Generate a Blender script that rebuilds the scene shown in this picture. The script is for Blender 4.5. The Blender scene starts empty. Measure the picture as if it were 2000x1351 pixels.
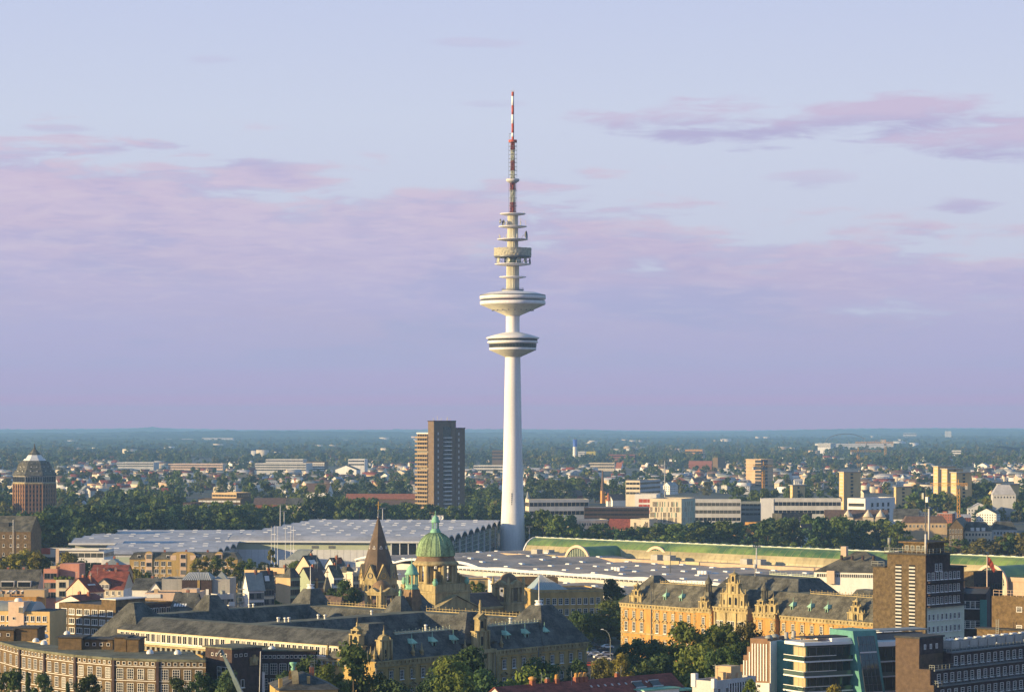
import bpy, math, random
import numpy as np
from mathutils import Vector, Matrix, noise
SC = bpy.context.scene
COL = SC.collection
PI = math.pi
F, H, YE = 5250.0, 77.0, 830.0           # focal length in photo pixels, eye height, eye-level row
def wx(px, Y): return (px - 1000.0) * Y / F
def wz(py, Y): return H - (py - YE) * Y / F
def yg(py, z=0.0): return F * (H - z) / (py - YE)
def lin(r, g, b):
    f = lambda c: (c / 12.92 if c <= .04045 else ((c + .055) / 1.055) ** 2.4)
    return (f(r / 255), f(g / 255), f(b / 255), 1.0)

# ---------------------------------------------------------------- camera
cam = bpy.data.cameras.new('camera')
cam.sensor_width = 36.0
cam.lens = F / 2000 * 36
cam.shift_y = (YE - 675.5) / 2000
cam.clip_start, cam.clip_end = 5.0, 90000.0
camo = bpy.data.objects.new('camera', cam)
camo.location = (0, 0, H)
camo.rotation_euler = (PI / 2, 0, 0)
COL.objects.link(camo)
SC.camera = camo

# ---------------------------------------------------------------- sun, sky, exposure
SUN_AZ, SUN_EL = math.radians(-109), math.radians(9.5)   # azimuth from +Y (the view axis), clockwise
sdir = Vector((math.sin(SUN_AZ) * math.cos(SUN_EL), math.cos(SUN_AZ) * math.cos(SUN_EL), math.sin(SUN_EL)))
sun = bpy.data.lights.new('sun', 'SUN')
sun.energy = 4.95
sun.angle = math.radians(0.5)
sun.color = (1.0, 0.74, 0.36)
suno = bpy.data.objects.new('sun', sun)
suno.rotation_euler = sdir.to_track_quat('Z', 'Y').to_euler()
COL.objects.link(suno)
vs = SC.view_settings
vs.view_transform = 'Standard'
try: vs.look = 'None'
except Exception: pass
vs.exposure, vs.gamma = 0.9, 1.0
vs.use_curve_mapping = False
SC.cycles.max_bounces = 5
SC.cycles.diffuse_bounces = 3
SC.cycles.volume_bounces = 3
SC.cycles.sample_clamp_indirect = 4.0
SC.cycles.use_denoising = True

world = bpy.data.worlds.new('World')
SC.world = world
world.use_nodes = True
class NT:
    def __init__(s, nt):
        s.nt = nt; s.n = nt.nodes; s.l = nt.links
    def new(s, t, **k):
        o = s.n.new(t)
        for a, v in k.items(): setattr(o, a, v)
        return o
    def put(s, sock, v):
        if isinstance(v, bpy.types.NodeSocket): s.l.new(v, sock)
        else: sock.default_value = v
    def m(s, op, a, b=0.0, c=None, clamp=False):
        o = s.new('ShaderNodeMath', operation=op); o.use_clamp = clamp
        s.put(o.inputs[0], a); s.put(o.inputs[1], b)
        if c is not None: s.put(o.inputs[2], c)
        return o.outputs[0]
    def sstep(s, x, lo, hi, a=0.0, b=1.0):
        o = s.new('ShaderNodeMapRange', interpolation_type='SMOOTHSTEP')
        s.put(o.inputs[0], x); s.put(o.inputs[1], lo); s.put(o.inputs[2], hi); s.put(o.inputs[3], a); s.put(o.inputs[4], b)
        return o.outputs[0]
    def mix(s, f, a, b, blend='MIX'):
        o = s.new('ShaderNodeMix', data_type='RGBA', blend_type=blend)
        s.put(o.inputs[0], f); s.put(o.inputs[6], a); s.put(o.inputs[7], b)
        return o.outputs[2]
    def noise(s, vec, scale, detail=4.0, rough=0.5, dist=0.0):
        o = s.new('ShaderNodeTexNoise')
        if vec is not None: s.put(o.inputs['Vector'], vec)
        o.inputs['Scale'].default_value = scale; o.inputs['Detail'].default_value = detail
        o.inputs['Roughness'].default_value = rough; o.inputs['Distortion'].default_value = dist
        return o.outputs[0]
    def comb(s, x, y, z=0.0):
        o = s.new('ShaderNodeCombineXYZ')
        s.put(o.inputs[0], x); s.put(o.inputs[1], y); s.put(o.inputs[2], z)
        return o.outputs[0]
    def ramp(s, fac, stops):
        o = s.new('ShaderNodeValToRGB'); e = o.color_ramp.elements
        while len(e) < len(stops): e.new(0.5)
        for q, (p, c) in zip(e, stops): q.position = p; q.color = c
        s.put(o.inputs[0], fac)
        return o.outputs[0]

HAZE = 6.5e-5
AIR = (.265, .44, .60)     # what the haze itself shows, so that the sky behind it can be set brighter
def behind_haze(c, e):
    T = math.exp(-HAZE * min(33000, 213 / math.tan(math.radians(max(e, .05)))))
    return tuple(max(.02, (q - a * (1 - T)) / T) for q, a in zip(c[:3], AIR)) + (1,)
def build_sky():
    g = NT(world.node_tree); g.n.clear()
    tc = g.new('ShaderNodeTexCoord').outputs['Generated']
    sp = g.new('ShaderNodeSeparateXYZ'); g.put(sp.inputs[0], tc)
    x, y, z = sp.outputs
    az = g.m('ARCTAN2', x, y)
    # sky bearings and heights in units of one degree
    u = g.m('MULTIPLY', az, 180 / PI)
    e = g.m('MULTIPLY', g.m('ARCSINE', z), 180 / PI)
    v1 = g.comb(g.m('MULTIPLY', u, .30), g.m('MULTIPLY', e, 1.5))
    n1 = g.noise(v1, 1.0, 6, .55, .3)
    v2 = g.comb(g.m('MULTIPLY', u, .55), g.m('MULTIPLY', e, 3.2), 3.7)
    n2 = g.noise(v2, 1.0, 7, .58, .4)
    v3 = g.comb(g.m('MULTIPLY', u, .09), g.m('MULTIPLY', e, .55), 9.1)
    n3 = g.noise(v3, 1.0, 3, .5, .2)
    v4 = g.comb(g.m('MULTIPLY', u, .22), g.m('MULTIPLY', e, .9), 21.3)
    n4 = g.noise(v4, 1.0, 5, .55, .3)
    k = 1.0 / 20.0
    clear = g.ramp(g.m('MULTIPLY', e, k, clamp=True), [
        (0.0, lin(205, 204, 226)), (4.0 * k, lin(208, 210, 229)), (6.5 * k, lin(208, 214, 234)), (9.0 * k, lin(199, 207, 235)), (.8, lin(160, 182, 226))])
    bank = g.ramp(g.m('MULTIPLY', e, k * 1.6, clamp=True), [
        (e_ * k * 1.6, behind_haze(lin(*c_), e_)) for e_, c_ in ((0.0, (164, 166, 200)), (.3, (165, 168, 201)), (.7, (167, 170, 204)), (1.3, (170, 174, 208)), (2.2, (176, 178, 212)), (3.4, (189, 185, 215)), (4.6, (202, 193, 217)), (6.0, (207, 195, 219)))])
    bank = g.mix(g.m('MULTIPLY', g.sstep(n3, .42, .66, 0, .75), g.sstep(e, .8, 2.4)), bank, g.mix(g.sstep(e, 0, 5), lin(182, 170, 205), lin(207, 188, 213)))
    bank = g.mix(g.m('MULTIPLY', g.sstep(n4, .46, .62, 0, .6), g.sstep(e, .8, 2.4)), bank, g.mix(g.sstep(e, 0, 5), lin(164, 168, 207), lin(181, 177, 216)))
    # top of the cloud bank falls from west to east
    top = g.m('SUBTRACT', 4.75, g.m('MULTIPLY', u, .115))
    wob = g.m('ADD', g.m('MULTIPLY', g.m('SUBTRACT', n1, .5), 4.6), g.m('MULTIPLY', g.m('SUBTRACT', n2, .5), 3.4))
    d = g.m('ADD', g.m('SUBTRACT', top, e), wob)
    mb = g.sstep(d, -.15, .75)
    edge = g.sstep(g.m('ABSOLUTE', g.m('SUBTRACT', d, .35)), .75, 0.0, 0, .55)
    v5 = g.comb(g.m('MULTIPLY', u, 1.1), g.m('MULTIPLY', e, 6.5), 31.7)
    n5 = g.noise(v5, 1.0, 8, .6, .5)
    upper = g.sstep(e, 1.2, 4.2)
    bank = g.mix(g.m('MULTIPLY', g.sstep(n5, .47, .66, 0, .40), upper), bank, lin(219, 204, 220))
    bank = g.mix(g.m('MULTIPLY', g.sstep(n5, .50, .33, 0, .28), upper), bank, lin(176, 171, 210))
    col = g.mix(mb, clear, bank)
    col = g.mix(edge, col, g.mix(g.sstep(n2, .42, .6), lin(188, 180, 214), lin(216, 198, 216)))
    # wisps in the clear part and separate clouds to the east
    def patch(cu, ce, ru, re, amt):
        a = g.m('POWER', g.m('DIVIDE', g.m('SUBTRACT', u, cu), ru), 2.0)
        b = g.m('POWER', g.m('DIVIDE', g.m('SUBTRACT', e, ce), re), 2.0)
        r = g.m('ADD', a, b)
        f = g.m('ADD', g.m('SUBTRACT', 1.0, r), g.m('MULTIPLY', g.m('SUBTRACT', n2, .5), 3.4))
        f = g.m('ADD', f, g.m('MULTIPLY', g.m('SUBTRACT', n1, .5), 2.2))
        return g.sstep(f, .1, 1.1, 0, amt)
    for cu, ce, ru, re, amt in ((3.9, 6.4, 3.2, .56, .95), (8.4, 6.5, 3.4, .58, 1.0), (10.4, 5.9, 2.8, .56, .95), (9.6, 4.65, .9, .22, .9), (6.2, 5.2, 1.1, .3, .55), (-9.6, 6.2, 1.2, .12, .5), (-6.3, 7.7, .9, .12, .25), (-1.0, 8.1, 1.3, .14, .3), (-.4, 6.8, .9, .12, .35)):
        mk = patch(cu, ce, ru, re, amt)
        pc = g.mix(g.sstep(g.m('ADD', g.m('SUBTRACT', e, ce), g.m('MULTIPLY', g.m('SUBTRACT', n2, .5), .8)), -.25, .22), lin(184, 178, 213), lin(206, 192, 218))
        col = g.mix(mk, col, pc)
    low = g.new('ShaderNodeBackground'); g.put(low.inputs[0], col); low.inputs[1].default_value = 2 ** -vs.exposure
    sky = g.new('ShaderNodeTexSky', sky_type='NISHITA')
    sky.sun_disc = False
    sky.sun_elevation = SUN_EL
    sky.sun_rotation = SUN_AZ
    sky.dust_density = 0.6
    sky.ozone_density = 4.0
    sky.air_density = 1.3
    hi = g.new('ShaderNodeBackground'); g.put(hi.inputs[0], sky.outputs[0]); hi.inputs[1].default_value = 0.15
    ms = g.new('ShaderNodeMixShader')
    g.put(ms.inputs[0], g.sstep(e, 11.0, 28.0)); g.put(ms.inputs[1], low.outputs[0]); g.put(ms.inputs[2], hi.outputs[0])
    out = g.new('ShaderNodeOutputWorld'); g.put(out.inputs[0], ms.outputs[0])
build_sky()

# ---------------------------------------------------------------- materials
MATS = {}
def mat(name, rgb, rough=.85, var=.18, scale=.35, metal=0.0, obj_var=0.0, alt=None, spec=.3, bump=0.0, streak=False, panel=None, ring=None):
    if name in MATS: return MATS[name]
    m = bpy.data.materials.new(name); m.use_nodes = True
    g = NT(m.node_tree); p = g.n['Principled BSDF']
    tc = g.new('ShaderNodeTexCoord').outputs['Object']
    if streak:
        mp = g.new('ShaderNodeMapping'); g.put(mp.inputs[0], tc); mp.inputs['Scale'].default_value = (1, 1, .22); vec = mp.outputs[0]
    else: vec = tc
    n = g.noise(vec, scale, 5, .62)
    n2 = g.noise(tc, scale * 7.3, 3, .6)
    f = g.m('ADD', g.m('MULTIPLY', n, .65), g.m('MULTIPLY', n2, .35))
    lo = tuple(c * (1 - var * 1.6) for c in rgb) + (1,)
    hi = tuple(min(1, c * (1 + var * 1.6)) for c in (alt or rgb)) + (1,)
    col = g.mix(g.sstep(f, .36, .64), lo, hi)
    if ring:
        sx = g.new('ShaderNodeSeparateXYZ'); g.put(sx.inputs[0], tc)
        fz = g.m('FRACT', g.m('DIVIDE', sx.outputs[2], ring[0]))
        jn = g.m('MULTIPLY', g.sstep(fz, .0, .012), g.sstep(fz, 1.0, .988))
        mp2 = g.new('ShaderNodeMapping'); g.put(mp2.inputs[0], tc); mp2.inputs['Scale'].default_value = (1, 1, .035)
        st = g.sstep(g.noise(mp2.outputs[0], .8, 5, .65), .38, .62, 1 - ring[1] * .8, 1.0)
        k_ = g.m('MULTIPLY', st, g.m('ADD', 1 - ring[1], g.m('MULTIPLY', jn, ring[1])))
        col = g.mix(1.0, col, g.comb(k_, k_, k_), 'MULTIPLY')
    if panel:
        bk = g.new('ShaderNodeTexBrick'); g.put(bk.inputs['Vector'], tc); bk.inputs['Scale'].default_value = 1.0
        bk.inputs['Brick Width'].default_value, bk.inputs['Row Height'].default_value = panel[0], panel[1]
        bk.inputs['Mortar Size'].default_value = panel[3]; s_ = panel[2]
        bk.inputs['Color1'].default_value = (1 - s_,) * 3 + (1,); bk.inputs['Color2'].default_value = (1 + s_ * .4,) * 3 + (1,); bk.inputs['Mortar'].default_value = (1 - 1.6 * s_,) * 3 + (1,)
        col = g.mix(1.0, col, bk.outputs[0], 'MULTIPLY')
    if obj_var:
        r = g.new('ShaderNodeObjectInfo').outputs['Random']
        hs = g.new('ShaderNodeHueSaturation')
        g.put(hs.inputs['Value'], g.m('ADD', 1 - obj_var, g.m('MULTIPLY', r, 2 * obj_var)))
        g.put(hs.inputs['Hue'], g.m('ADD', .5 - obj_var * .07, g.m('MULTIPLY', g.m('FRACT', g.m('MULTIPLY', r, 7.13)), obj_var * .14)))
        g.put(hs.inputs['Color'], col); col = hs.outputs[0]
    g.put(p.inputs['Base Color'], col)
    p.inputs['Roughness'].default_value = rough
    p.inputs['Metallic'].default_value = metal
    p.inputs['Specular IOR Level'].default_value = spec
    if bump:
        b = g.new('ShaderNodeBump'); b.inputs['Strength'].default_value = bump; b.inputs['Distance'].default_value = .2
        g.put(b.inputs['Height'], n2); g.put(p.inputs['Normal'], b.outputs[0])
    MATS[name] = m
    return m
def leafmat(name, rgb, alt):
    m = bpy.data.materials.new(name); m.use_nodes = True
    g = NT(m.node_tree); p = g.n['Principled BSDF']
    tc = g.new('ShaderNodeTexCoord').outputs['Object']
    n = g.noise(tc, .55, 4, .6)
    r = g.new('ShaderNodeObjectInfo').outputs['Random']
    col = g.mix(g.sstep(n, .35, .65), rgb + (1,), alt + (1,))
    hs = g.new('ShaderNodeHueSaturation')
    g.put(hs.inputs['Value'], g.m('ADD', .72, g.m('MULTIPLY', r, .56)))
    g.put(hs.inputs['Hue'], g.m('ADD', .485, g.m('MULTIPLY', g.m('FRACT', g.m('MULTIPLY', r, 9.7)), .03)))
    g.put(hs.inputs['Color'], col); col = hs.outputs[0]
    g.put(p.inputs['Base Color'], col); p.inputs['Roughness'].default_value = .7
    p.inputs['Specular IOR Level'].default_value = .2
    tr = g.new('ShaderNodeBsdfTranslucent'); g.put(tr.inputs[0], col)
    mx = g.new('ShaderNodeMixShader'); mx.inputs[0].default_value = .28
    g.put(mx.inputs[1], p.outputs[0]); g.put(mx.inputs[2], tr.outputs[0])
    g.put(g.n['Material Output'].inputs[0], mx.outputs[0])
    MATS[name] = m
    return m
def glassmat(name, rgb, blind, amt, rough=.12, spec=.6):
    m = bpy.data.materials.new(name); m.use_nodes = True
    g = NT(m.node_tree); p = g.n['Principled BSDF']
    r = g.new('ShaderNodeObjectInfo').outputs['Random']
    tc = g.new('ShaderNodeTexCoord').outputs['Object']
    n = g.noise(tc, .6, 2, .5)
    q = g.m('ADD', g.m('MULTIPLY', r, .8), g.m('MULTIPLY', n, .3))
    col = g.mix(g.sstep(q, 1 - amt, 1.02 - amt, 0, 1), tuple(rgb) + (1,), tuple(blind) + (1,))
    g.put(p.inputs['Base Color'], col); p.inputs['Roughness'].default_value = rough
    p.inputs['Specular IOR Level'].default_value = spec
    MATS[name] = m
    return m
M = dict(
 white=mat('white_render', (.70, .68, .66), .8, .06, .2, streak=True),
 tower=mat('white_tower_paint', (.76, .74, .735), .65, .05, .14, streak=True, ring=(7.5, .10)),
 towerc=mat('cream_concrete_and_bounce', (.53, .51, .40), .8, .09, .3, streak=True),  # fluted shaft's own cream; on the pod undersides painted reflected light
 cream=mat('cream_render', (.60, .52, .40), .85, .08, .2, streak=True),
 pale=mat('pale_grey_render', (.50, .49, .48), .85, .08, .2, streak=True),
 yellow=mat('yellow_render', (.62, .43, .19), .85, .07, .2, streak=True),
 tan=mat('tan_render', (.50, .36, .21), .85, .07, .15, streak=True),
 pink=mat('pink_render', (.50, .23, .17), .85, .1, .2, streak=True),
 peach=mat('peach_render', (.64, .47, .35), .85, .07, .2, streak=True),
 green=mat('sage_render', (.33, .38, .27), .85, .08, .2, streak=True),
 orange=mat('orange_brick', (.46, .25, .075), .9, .14, .5, streak=True),
 ochre=mat('ochre_brick', (.43, .295, .11), .9, .14, .5, streak=True),
 sand=mat('sandstone', (.35, .28, .145), .9, .22, .6, streak=True),
 brown=mat('brown_brick', (.11, .08, .045), .92, .25, .9, bump=.2),
 brown2=mat('umber_brick', (.135, .092, .046), .92, .22, .9, bump=.2),
 clinker=mat('clinker_brick', (.105, .072, .05), .92, .15, .9, bump=.2),
 dbrick=mat('dark_clinker_and_shade', (.062, .042, .04), .92, .2, .9, bump=.2),  # own dark brick; also painted shade on walls facing away from the sun
 rbrick=mat('red_brick', (.26, .095, .058), .92, .2, .9),
 slate=mat('slate_roof', (.108, .103, .082), .75, .34, .35, spec=.2, panel=(2.4, .7, .16, .03)),
 slateb=mat('blue_slate_roof', (.085, .086, .078), .75, .34, .3, spec=.2, panel=(2.4, .7, .16, .03)),
 olive=mat('felt_roof', (.145, .145, .10), .95, .25, .25, panel=(9, 1.1, .12, .05)),
 felt=mat('dark_felt_roof', (.06, .06, .06), .95, .2, .25),
 redroof=mat('red_tile_roof', (.22, .062, .042), .85, .25, .5, panel=(1.6, .5, .2, .03)),
 oredroof=mat('orange_tile_roof', (.34, .12, .06), .85, .18, .6),
 brownroof=mat('brown_tile_roof', (.13, .085, .065), .85, .18, .6),
 metalroof=mat('grey_metal_roof', (.42, .41, .425), .55, .13, .08, spec=.3, panel=(70, 1.4, .05, .14)),
 metalroof2=mat('grey_membrane_roof', (.39, .315, .25), .8, .18, .06, panel=(1.6, 60, .05, .12)),
 zinc=mat('zinc_roof', (.24, .26, .25), .55, .1, .2, spec=.4),
 concrete=mat('concrete', (.40, .38, .35), .9, .1, .3, streak=True),
 copper=mat('green_copper', (.20, .41, .29), .7, .18, .5, streak=True),
 domecop=mat('dome_copper', (.10, .175, .085), .65, .35, .22, alt=(.20, .29, .15), streak=True),
 rust=mat('rusty_copper', (.20, .13, .075), .8, .2, .5),
 trim=mat('white_window_frame', (.78, .76, .73), .6, .03, .5),
 steel=mat('white_steel', (.62, .62, .64), .45, .04, .5),
 dsteel=mat('grey_steel', (.16, .17, .18), .5, .1, .5, metal=.4),
 teal=mat('teal_cladding', (.10, .27, .235), .55, .12, .3),
 red=mat('red_paint', (.42, .075, .04), .6, .1, .4),
 rustred=mat('red_oxide_lattice', (.22, .055, .045), .75, .2, .8),
 lwhite=mat('lattice_white', (.42, .44, .36), .75, .2, .8),
 blue=mat('blue_paint', (.05, .12, .45), .6, .1, .4),
 crane=mat('crane_yellow', (.62, .32, .06), .55, .1, .3),
 cranegreen=mat('crane_grey_green', (.22, .28, .26), .5, .1, .3),
 bark=mat('bark', (.10, .075, .05), .95, .2, 1.0),
 asphalt=mat('asphalt', (.055, .055, .057), .9, .2, .1),
 vault=mat('green_vault_glazing', (.07, .17, .06), .45, .25, .03, alt=(.15, .21, .05), spec=.5),
 vaultcream=mat('cream_vault_glazing', (.36, .305, .17), .4, .15, .05, spec=.4),
 palef=mat('pale_green_render', (.62, .64, .52), .85, .06, .2),
 wtower=mat('water_tower_brick', (.25, .135, .072), .9, .16, .5, streak=True),
 hra=mat('lit_panel', (.31, .225, .135), .85, .08, .3),  # high-rise face towards the sun, its light put into the colour
 hrb=mat('shaded_panel', (.165, .118, .08), .85, .1, .3),  # the same high-rise, darkened in colour for its faces in shade
 terr=mat('terrace_render', (.47, .35, .25), .85, .08, .1, streak=True),
 dormc=mat('dormer_copper', (.30, .50, .38), .7, .12, .5),
 lime=mat('lime_cladding', (.42, .47, .36), .7, .05, .2),
 gold=mat('gilt', (.75, .48, .12), .35, .05, .5, metal=.8),
 glass=glassmat('window_glass', (.014, .017, .022), (.22, .21, .18), .12, .15, .35),
 dglass=glassmat('dark_glass', (.016, .019, .023), (.08, .08, .07), .2, .15, .4),
 pod=glassmat('pod_glass', (.035, .04, .035), (.05, .055, .045), .3, .08, .8),
 tglass=glassmat('teal_glass', (.025, .05, .05), (.08, .12, .11), .3, .08, .8),
 hglass=glassmat('hall_glass', (.05, .075, .068), (.09, .12, .10), .3, .2, .5),
 skyl=mat('skylight_dome', (.66, .66, .66), .3, .03, .5, spec=.5),
)
LEAF = dict(dark=leafmat('dark_leaves', (.038, .068, .022), (.078, .114, .032)),
            mid=leafmat('green_leaves', (.082, .125, .023), (.15, .19, .04)),
            yel=leafmat('yellow_green_leaves', (.17, .165, .026), (.25, .22, .04)),
            blue=leafmat('blue_green_leaves', (.046, .088, .036), (.08, .13, .046)),
            rus=leafmat('bronze_leaves', (.09, .086, .025), (.135, .12, .033)))

# ---------------------------------------------------------------- mesh accumulator
class MB:
    def __init__(s):
        s.v = []; s.f = []; s.mi = []; s.mats = []; s.sm = []
    def k(s, m):
        m = M[m] if isinstance(m, str) else m
        if m not in s.mats: s.mats.append(m)
        return s.mats.index(m)
    def face(s, pts, m, smooth=False):
        b = len(s.v); s.v += [tuple(p) for p in pts]; s.f.append(tuple(range(b, b + len(pts)))); s.mi.append(s.k(m)); s.sm.append(smooth)
    def box(s, x0, x1, y0, y1, z0, z1, m):
        return s.frus(x0, x1, y0, y1, z0, x0, x1, y0, y1, z1, m)
    def frus(s, x0, x1, y0, y1, z0, X0, X1, Y0, Y1, z1, m, top=None):
        b = len(s.v)
        s.v += [(x0, y0, z0), (x1, y0, z0), (x1, y1, z0), (x0, y1, z0), (X0, Y0, z1), (X1, Y0, z1), (X1, Y1, z1), (X0, Y1, z1)]
        k = s.k(m)
        for q, f in enumerate(((3, 2, 1, 0), (4, 5, 6, 7), (0, 1, 5, 4), (1, 2, 6, 5), (2, 3, 7, 6), (3, 0, 4, 7))):
            s.f.append(tuple(b + i for i in f)); s.mi.append(s.k(top) if (top and q == 1) else k); s.sm.append(False)
        return s
    def prism(s, poly, z0, z1, m, top=None):
        n = len(poly); b = len(s.v)
        s.v += [(x, y, z0) for x, y in poly] + [(x, y, z1) for x, y in poly]
        k = s.k(m); kt = s.k(top) if top else k
        for i in range(n):
            j = (i + 1) % n
            s.f.append((b + i, b + j, b + n + j, b + n + i)); s.mi.append(k); s.sm.append(False)
        s.f.append(tuple(b + n + i for i in range(n))); s.mi.append(kt); s.sm.append(False)
        s.f.append(tuple(b + i for i in reversed(range(n)))); s.mi.append(k); s.sm.append(False)
        return s
    def gable(s, x0, x1, y0, y1, z, rh, axis, roof, wall, o=.35, t=.18):
        # two roof slabs with gable triangles under them; axis = ridge direction
        if axis == 'x':
            ym = (y0 + y1) / 2; sl = rh / (ym - y0)
            for sg, ya in ((1, y0), (-1, y1)):
                ye = ya - sg * o; ze = z - o * sl
                A = [(x0 - o, ye, ze), (x1 + o, ye, ze), (x1 + o, ym, z + rh), (x0 - o, ym, z + rh)]
                s.slab(A, t, roof)
            for x in (x0, x1): s.face([(x, y0, z), (x, y1, z), (x, ym, z + rh - .02)], wall)
        else:
            xm = (x0 + x1) / 2; sl = rh / (xm - x0)
            for sg, xa in ((1, x0), (-1, x1)):
                xe = xa - sg * o; ze = z - o * sl
                A = [(xe, y0 - o, ze), (xe, y1 + o, ze), (xm, y1 + o, z + rh), (xm, y0 - o, z + rh)]
                s.slab(A, t, roof)
            for y in (y0, y1): s.face([(x0, y, z), (x1, y, z), (xm, y, z + rh - .02)], wall)
        return s
    def slab(s, A, t, m):
        B = [(p[0], p[1], p[2] + t) for p in A]
        n = len(A); b = len(s.v); s.v += A + B; k = s.k(m)
        s.f.append(tuple(b + n + i for i in range(n))); s.f.append(tuple(b + i for i in reversed(range(n)))); s.mi += [k, k]; s.sm += [False, False]
        for i in range(n):
            j = (i + 1) % n; s.f.append((b + i, b + j, b + n + j, b + n + i)); s.mi.append(k); s.sm.append(False)
    def lathe(s, prof, m, seg=32, cx=0, cy=0, a0=0.0, a1=2 * PI, smooth=True, star=0.0):
        # prof: (r, z[, material]); material of the step that starts there
        full = abs(a1 - a0 - 2 * PI) < 1e-6
        n = seg if full else seg + 1
        b = len(s.v)
        for p in prof:
            for i in range(n):
                a = a0 + (a1 - a0) * i / seg
                r = p[0] * (1 - (star if i % 2 else 0))
                s.v.append((cx + r * math.cos(a), cy + r * math.sin(a), p[1]))
        for q in range(len(prof) - 1):
            k = s.k(prof[q][2] if len(prof[q]) > 2 else m)
            for i in range(seg):
                j = (i + 1) % n
                s.f.append((b + q * n + i, b + q * n + j, b + (q + 1) * n + j, b + (q + 1) * n + i)); s.mi.append(k); s.sm.append(smooth)
        return s
    def tube(s, p, q, r, m, n=6, r2=None):
        p = Vector(p); q = Vector(q); d = (q - p)
        if d.length < 1e-6: return s
        a = d.orthogonal().normalized(); c = d.normalized().cross(a); r2 = r if r2 is None else r2
        b = len(s.v)
        for o, rr in ((p, r), (q, r2)):
            for i in range(n):
                t = 2 * PI * i / n
                s.v.append(tuple(o + (a * math.cos(t) + c * math.sin(t)) * rr))
        k = s.k(m)
        for i in range(n):
            j = (i + 1) % n; s.f.append((b + i, b + j, b + n + j, b + n + i)); s.mi.append(k); s.sm.append(n > 6)
        s.f.append(tuple(b + i for i in reversed(range(n)))); s.f.append(tuple(b + n + i for i in range(n))); s.mi += [k, k]; s.sm += [False, False]
        return s
    def vault(s, x0, x1, y0, y1, z, rise, m, seg=12, ends=None, t=0.0):
        # a shallow arc across y, running along x
        w = (y1 - y0) / 2; R = (w * w + rise * rise) / (2 * rise); cz = z + rise - R; ang = math.asin(min(1, w / R))
        if rise > w: ang = PI - ang
        P = [((y0 + y1) / 2 + R * math.sin(-ang + 2 * ang * i / seg), cz + R * math.cos(-ang + 2 * ang * i / seg)) for i in range(seg + 1)]
        for i in range(seg):
            (ya, za), (yb, zb) = P[i], P[i + 1]
            mm = m(i / (seg - 1)) if callable(m) else m
            s.face([(x0, ya, za), (x1, ya, za), (x1, yb, zb), (x0, yb, zb)], mm, True)
        if ends:
            for x in (x0, x1): s.face([(x, a, b) for a, b in P], ends)
        return s
    def arch(s, x, w, z0, z1, y, m, n=10):
        # flat round-headed panel facing -y
        r = w / 2
        s.face([(x - r, y, z0), (x + r, y, z0)] + [(x + r * math.cos(PI * i / n), y, z1 + r * math.sin(PI * i / n)) for i in range(n + 1)], m)
        return s
    def mesh(s, name, weld=False):
        me = bpy.data.meshes.new(name)
        me.from_pydata(s.v, [], s.f)
        for m in s.mats: me.materials.append(m)
        me.polygons.foreach_set('material_index', s.mi)
        me.polygons.foreach_set('use_smooth', s.sm)
        me.update()
        return me
    def build(s, name, parent=None, loc=(0, 0, 0), rz=0.0):
        return put(name, s.mesh(name), parent, loc, rz)
def put(name, me, parent=None, loc=(0, 0, 0), rz=0.0):
    o = bpy.data.objects.new(name, me); COL.objects.link(o)
    o.location = loc; o.rotation_euler = (0, 0, rz)
    if parent is not None: o.parent = parent
    return o
LABELS = {}
def tag(o, label, cat, group=None, kind=None):
    if label: o['label'] = label
    if cat: o['category'] = cat
    if group: o['group'] = group
    if kind: o['kind'] = kind
    if label: LABELS.setdefault(label, []).append(o)
    return o
def thing(name, label, cat, loc, rz=0.0, group=None):
    o = bpy.data.objects.new(name, None); o.empty_display_size = 1.0
    COL.objects.link(o); o.location = loc; o.rotation_euler = (0, 0, rz)
    return tag(o, label, cat, group)
def struct(name, mb, label=None):
    o = mb.build(name); o['kind'] = 'structure'
    return o

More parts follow.
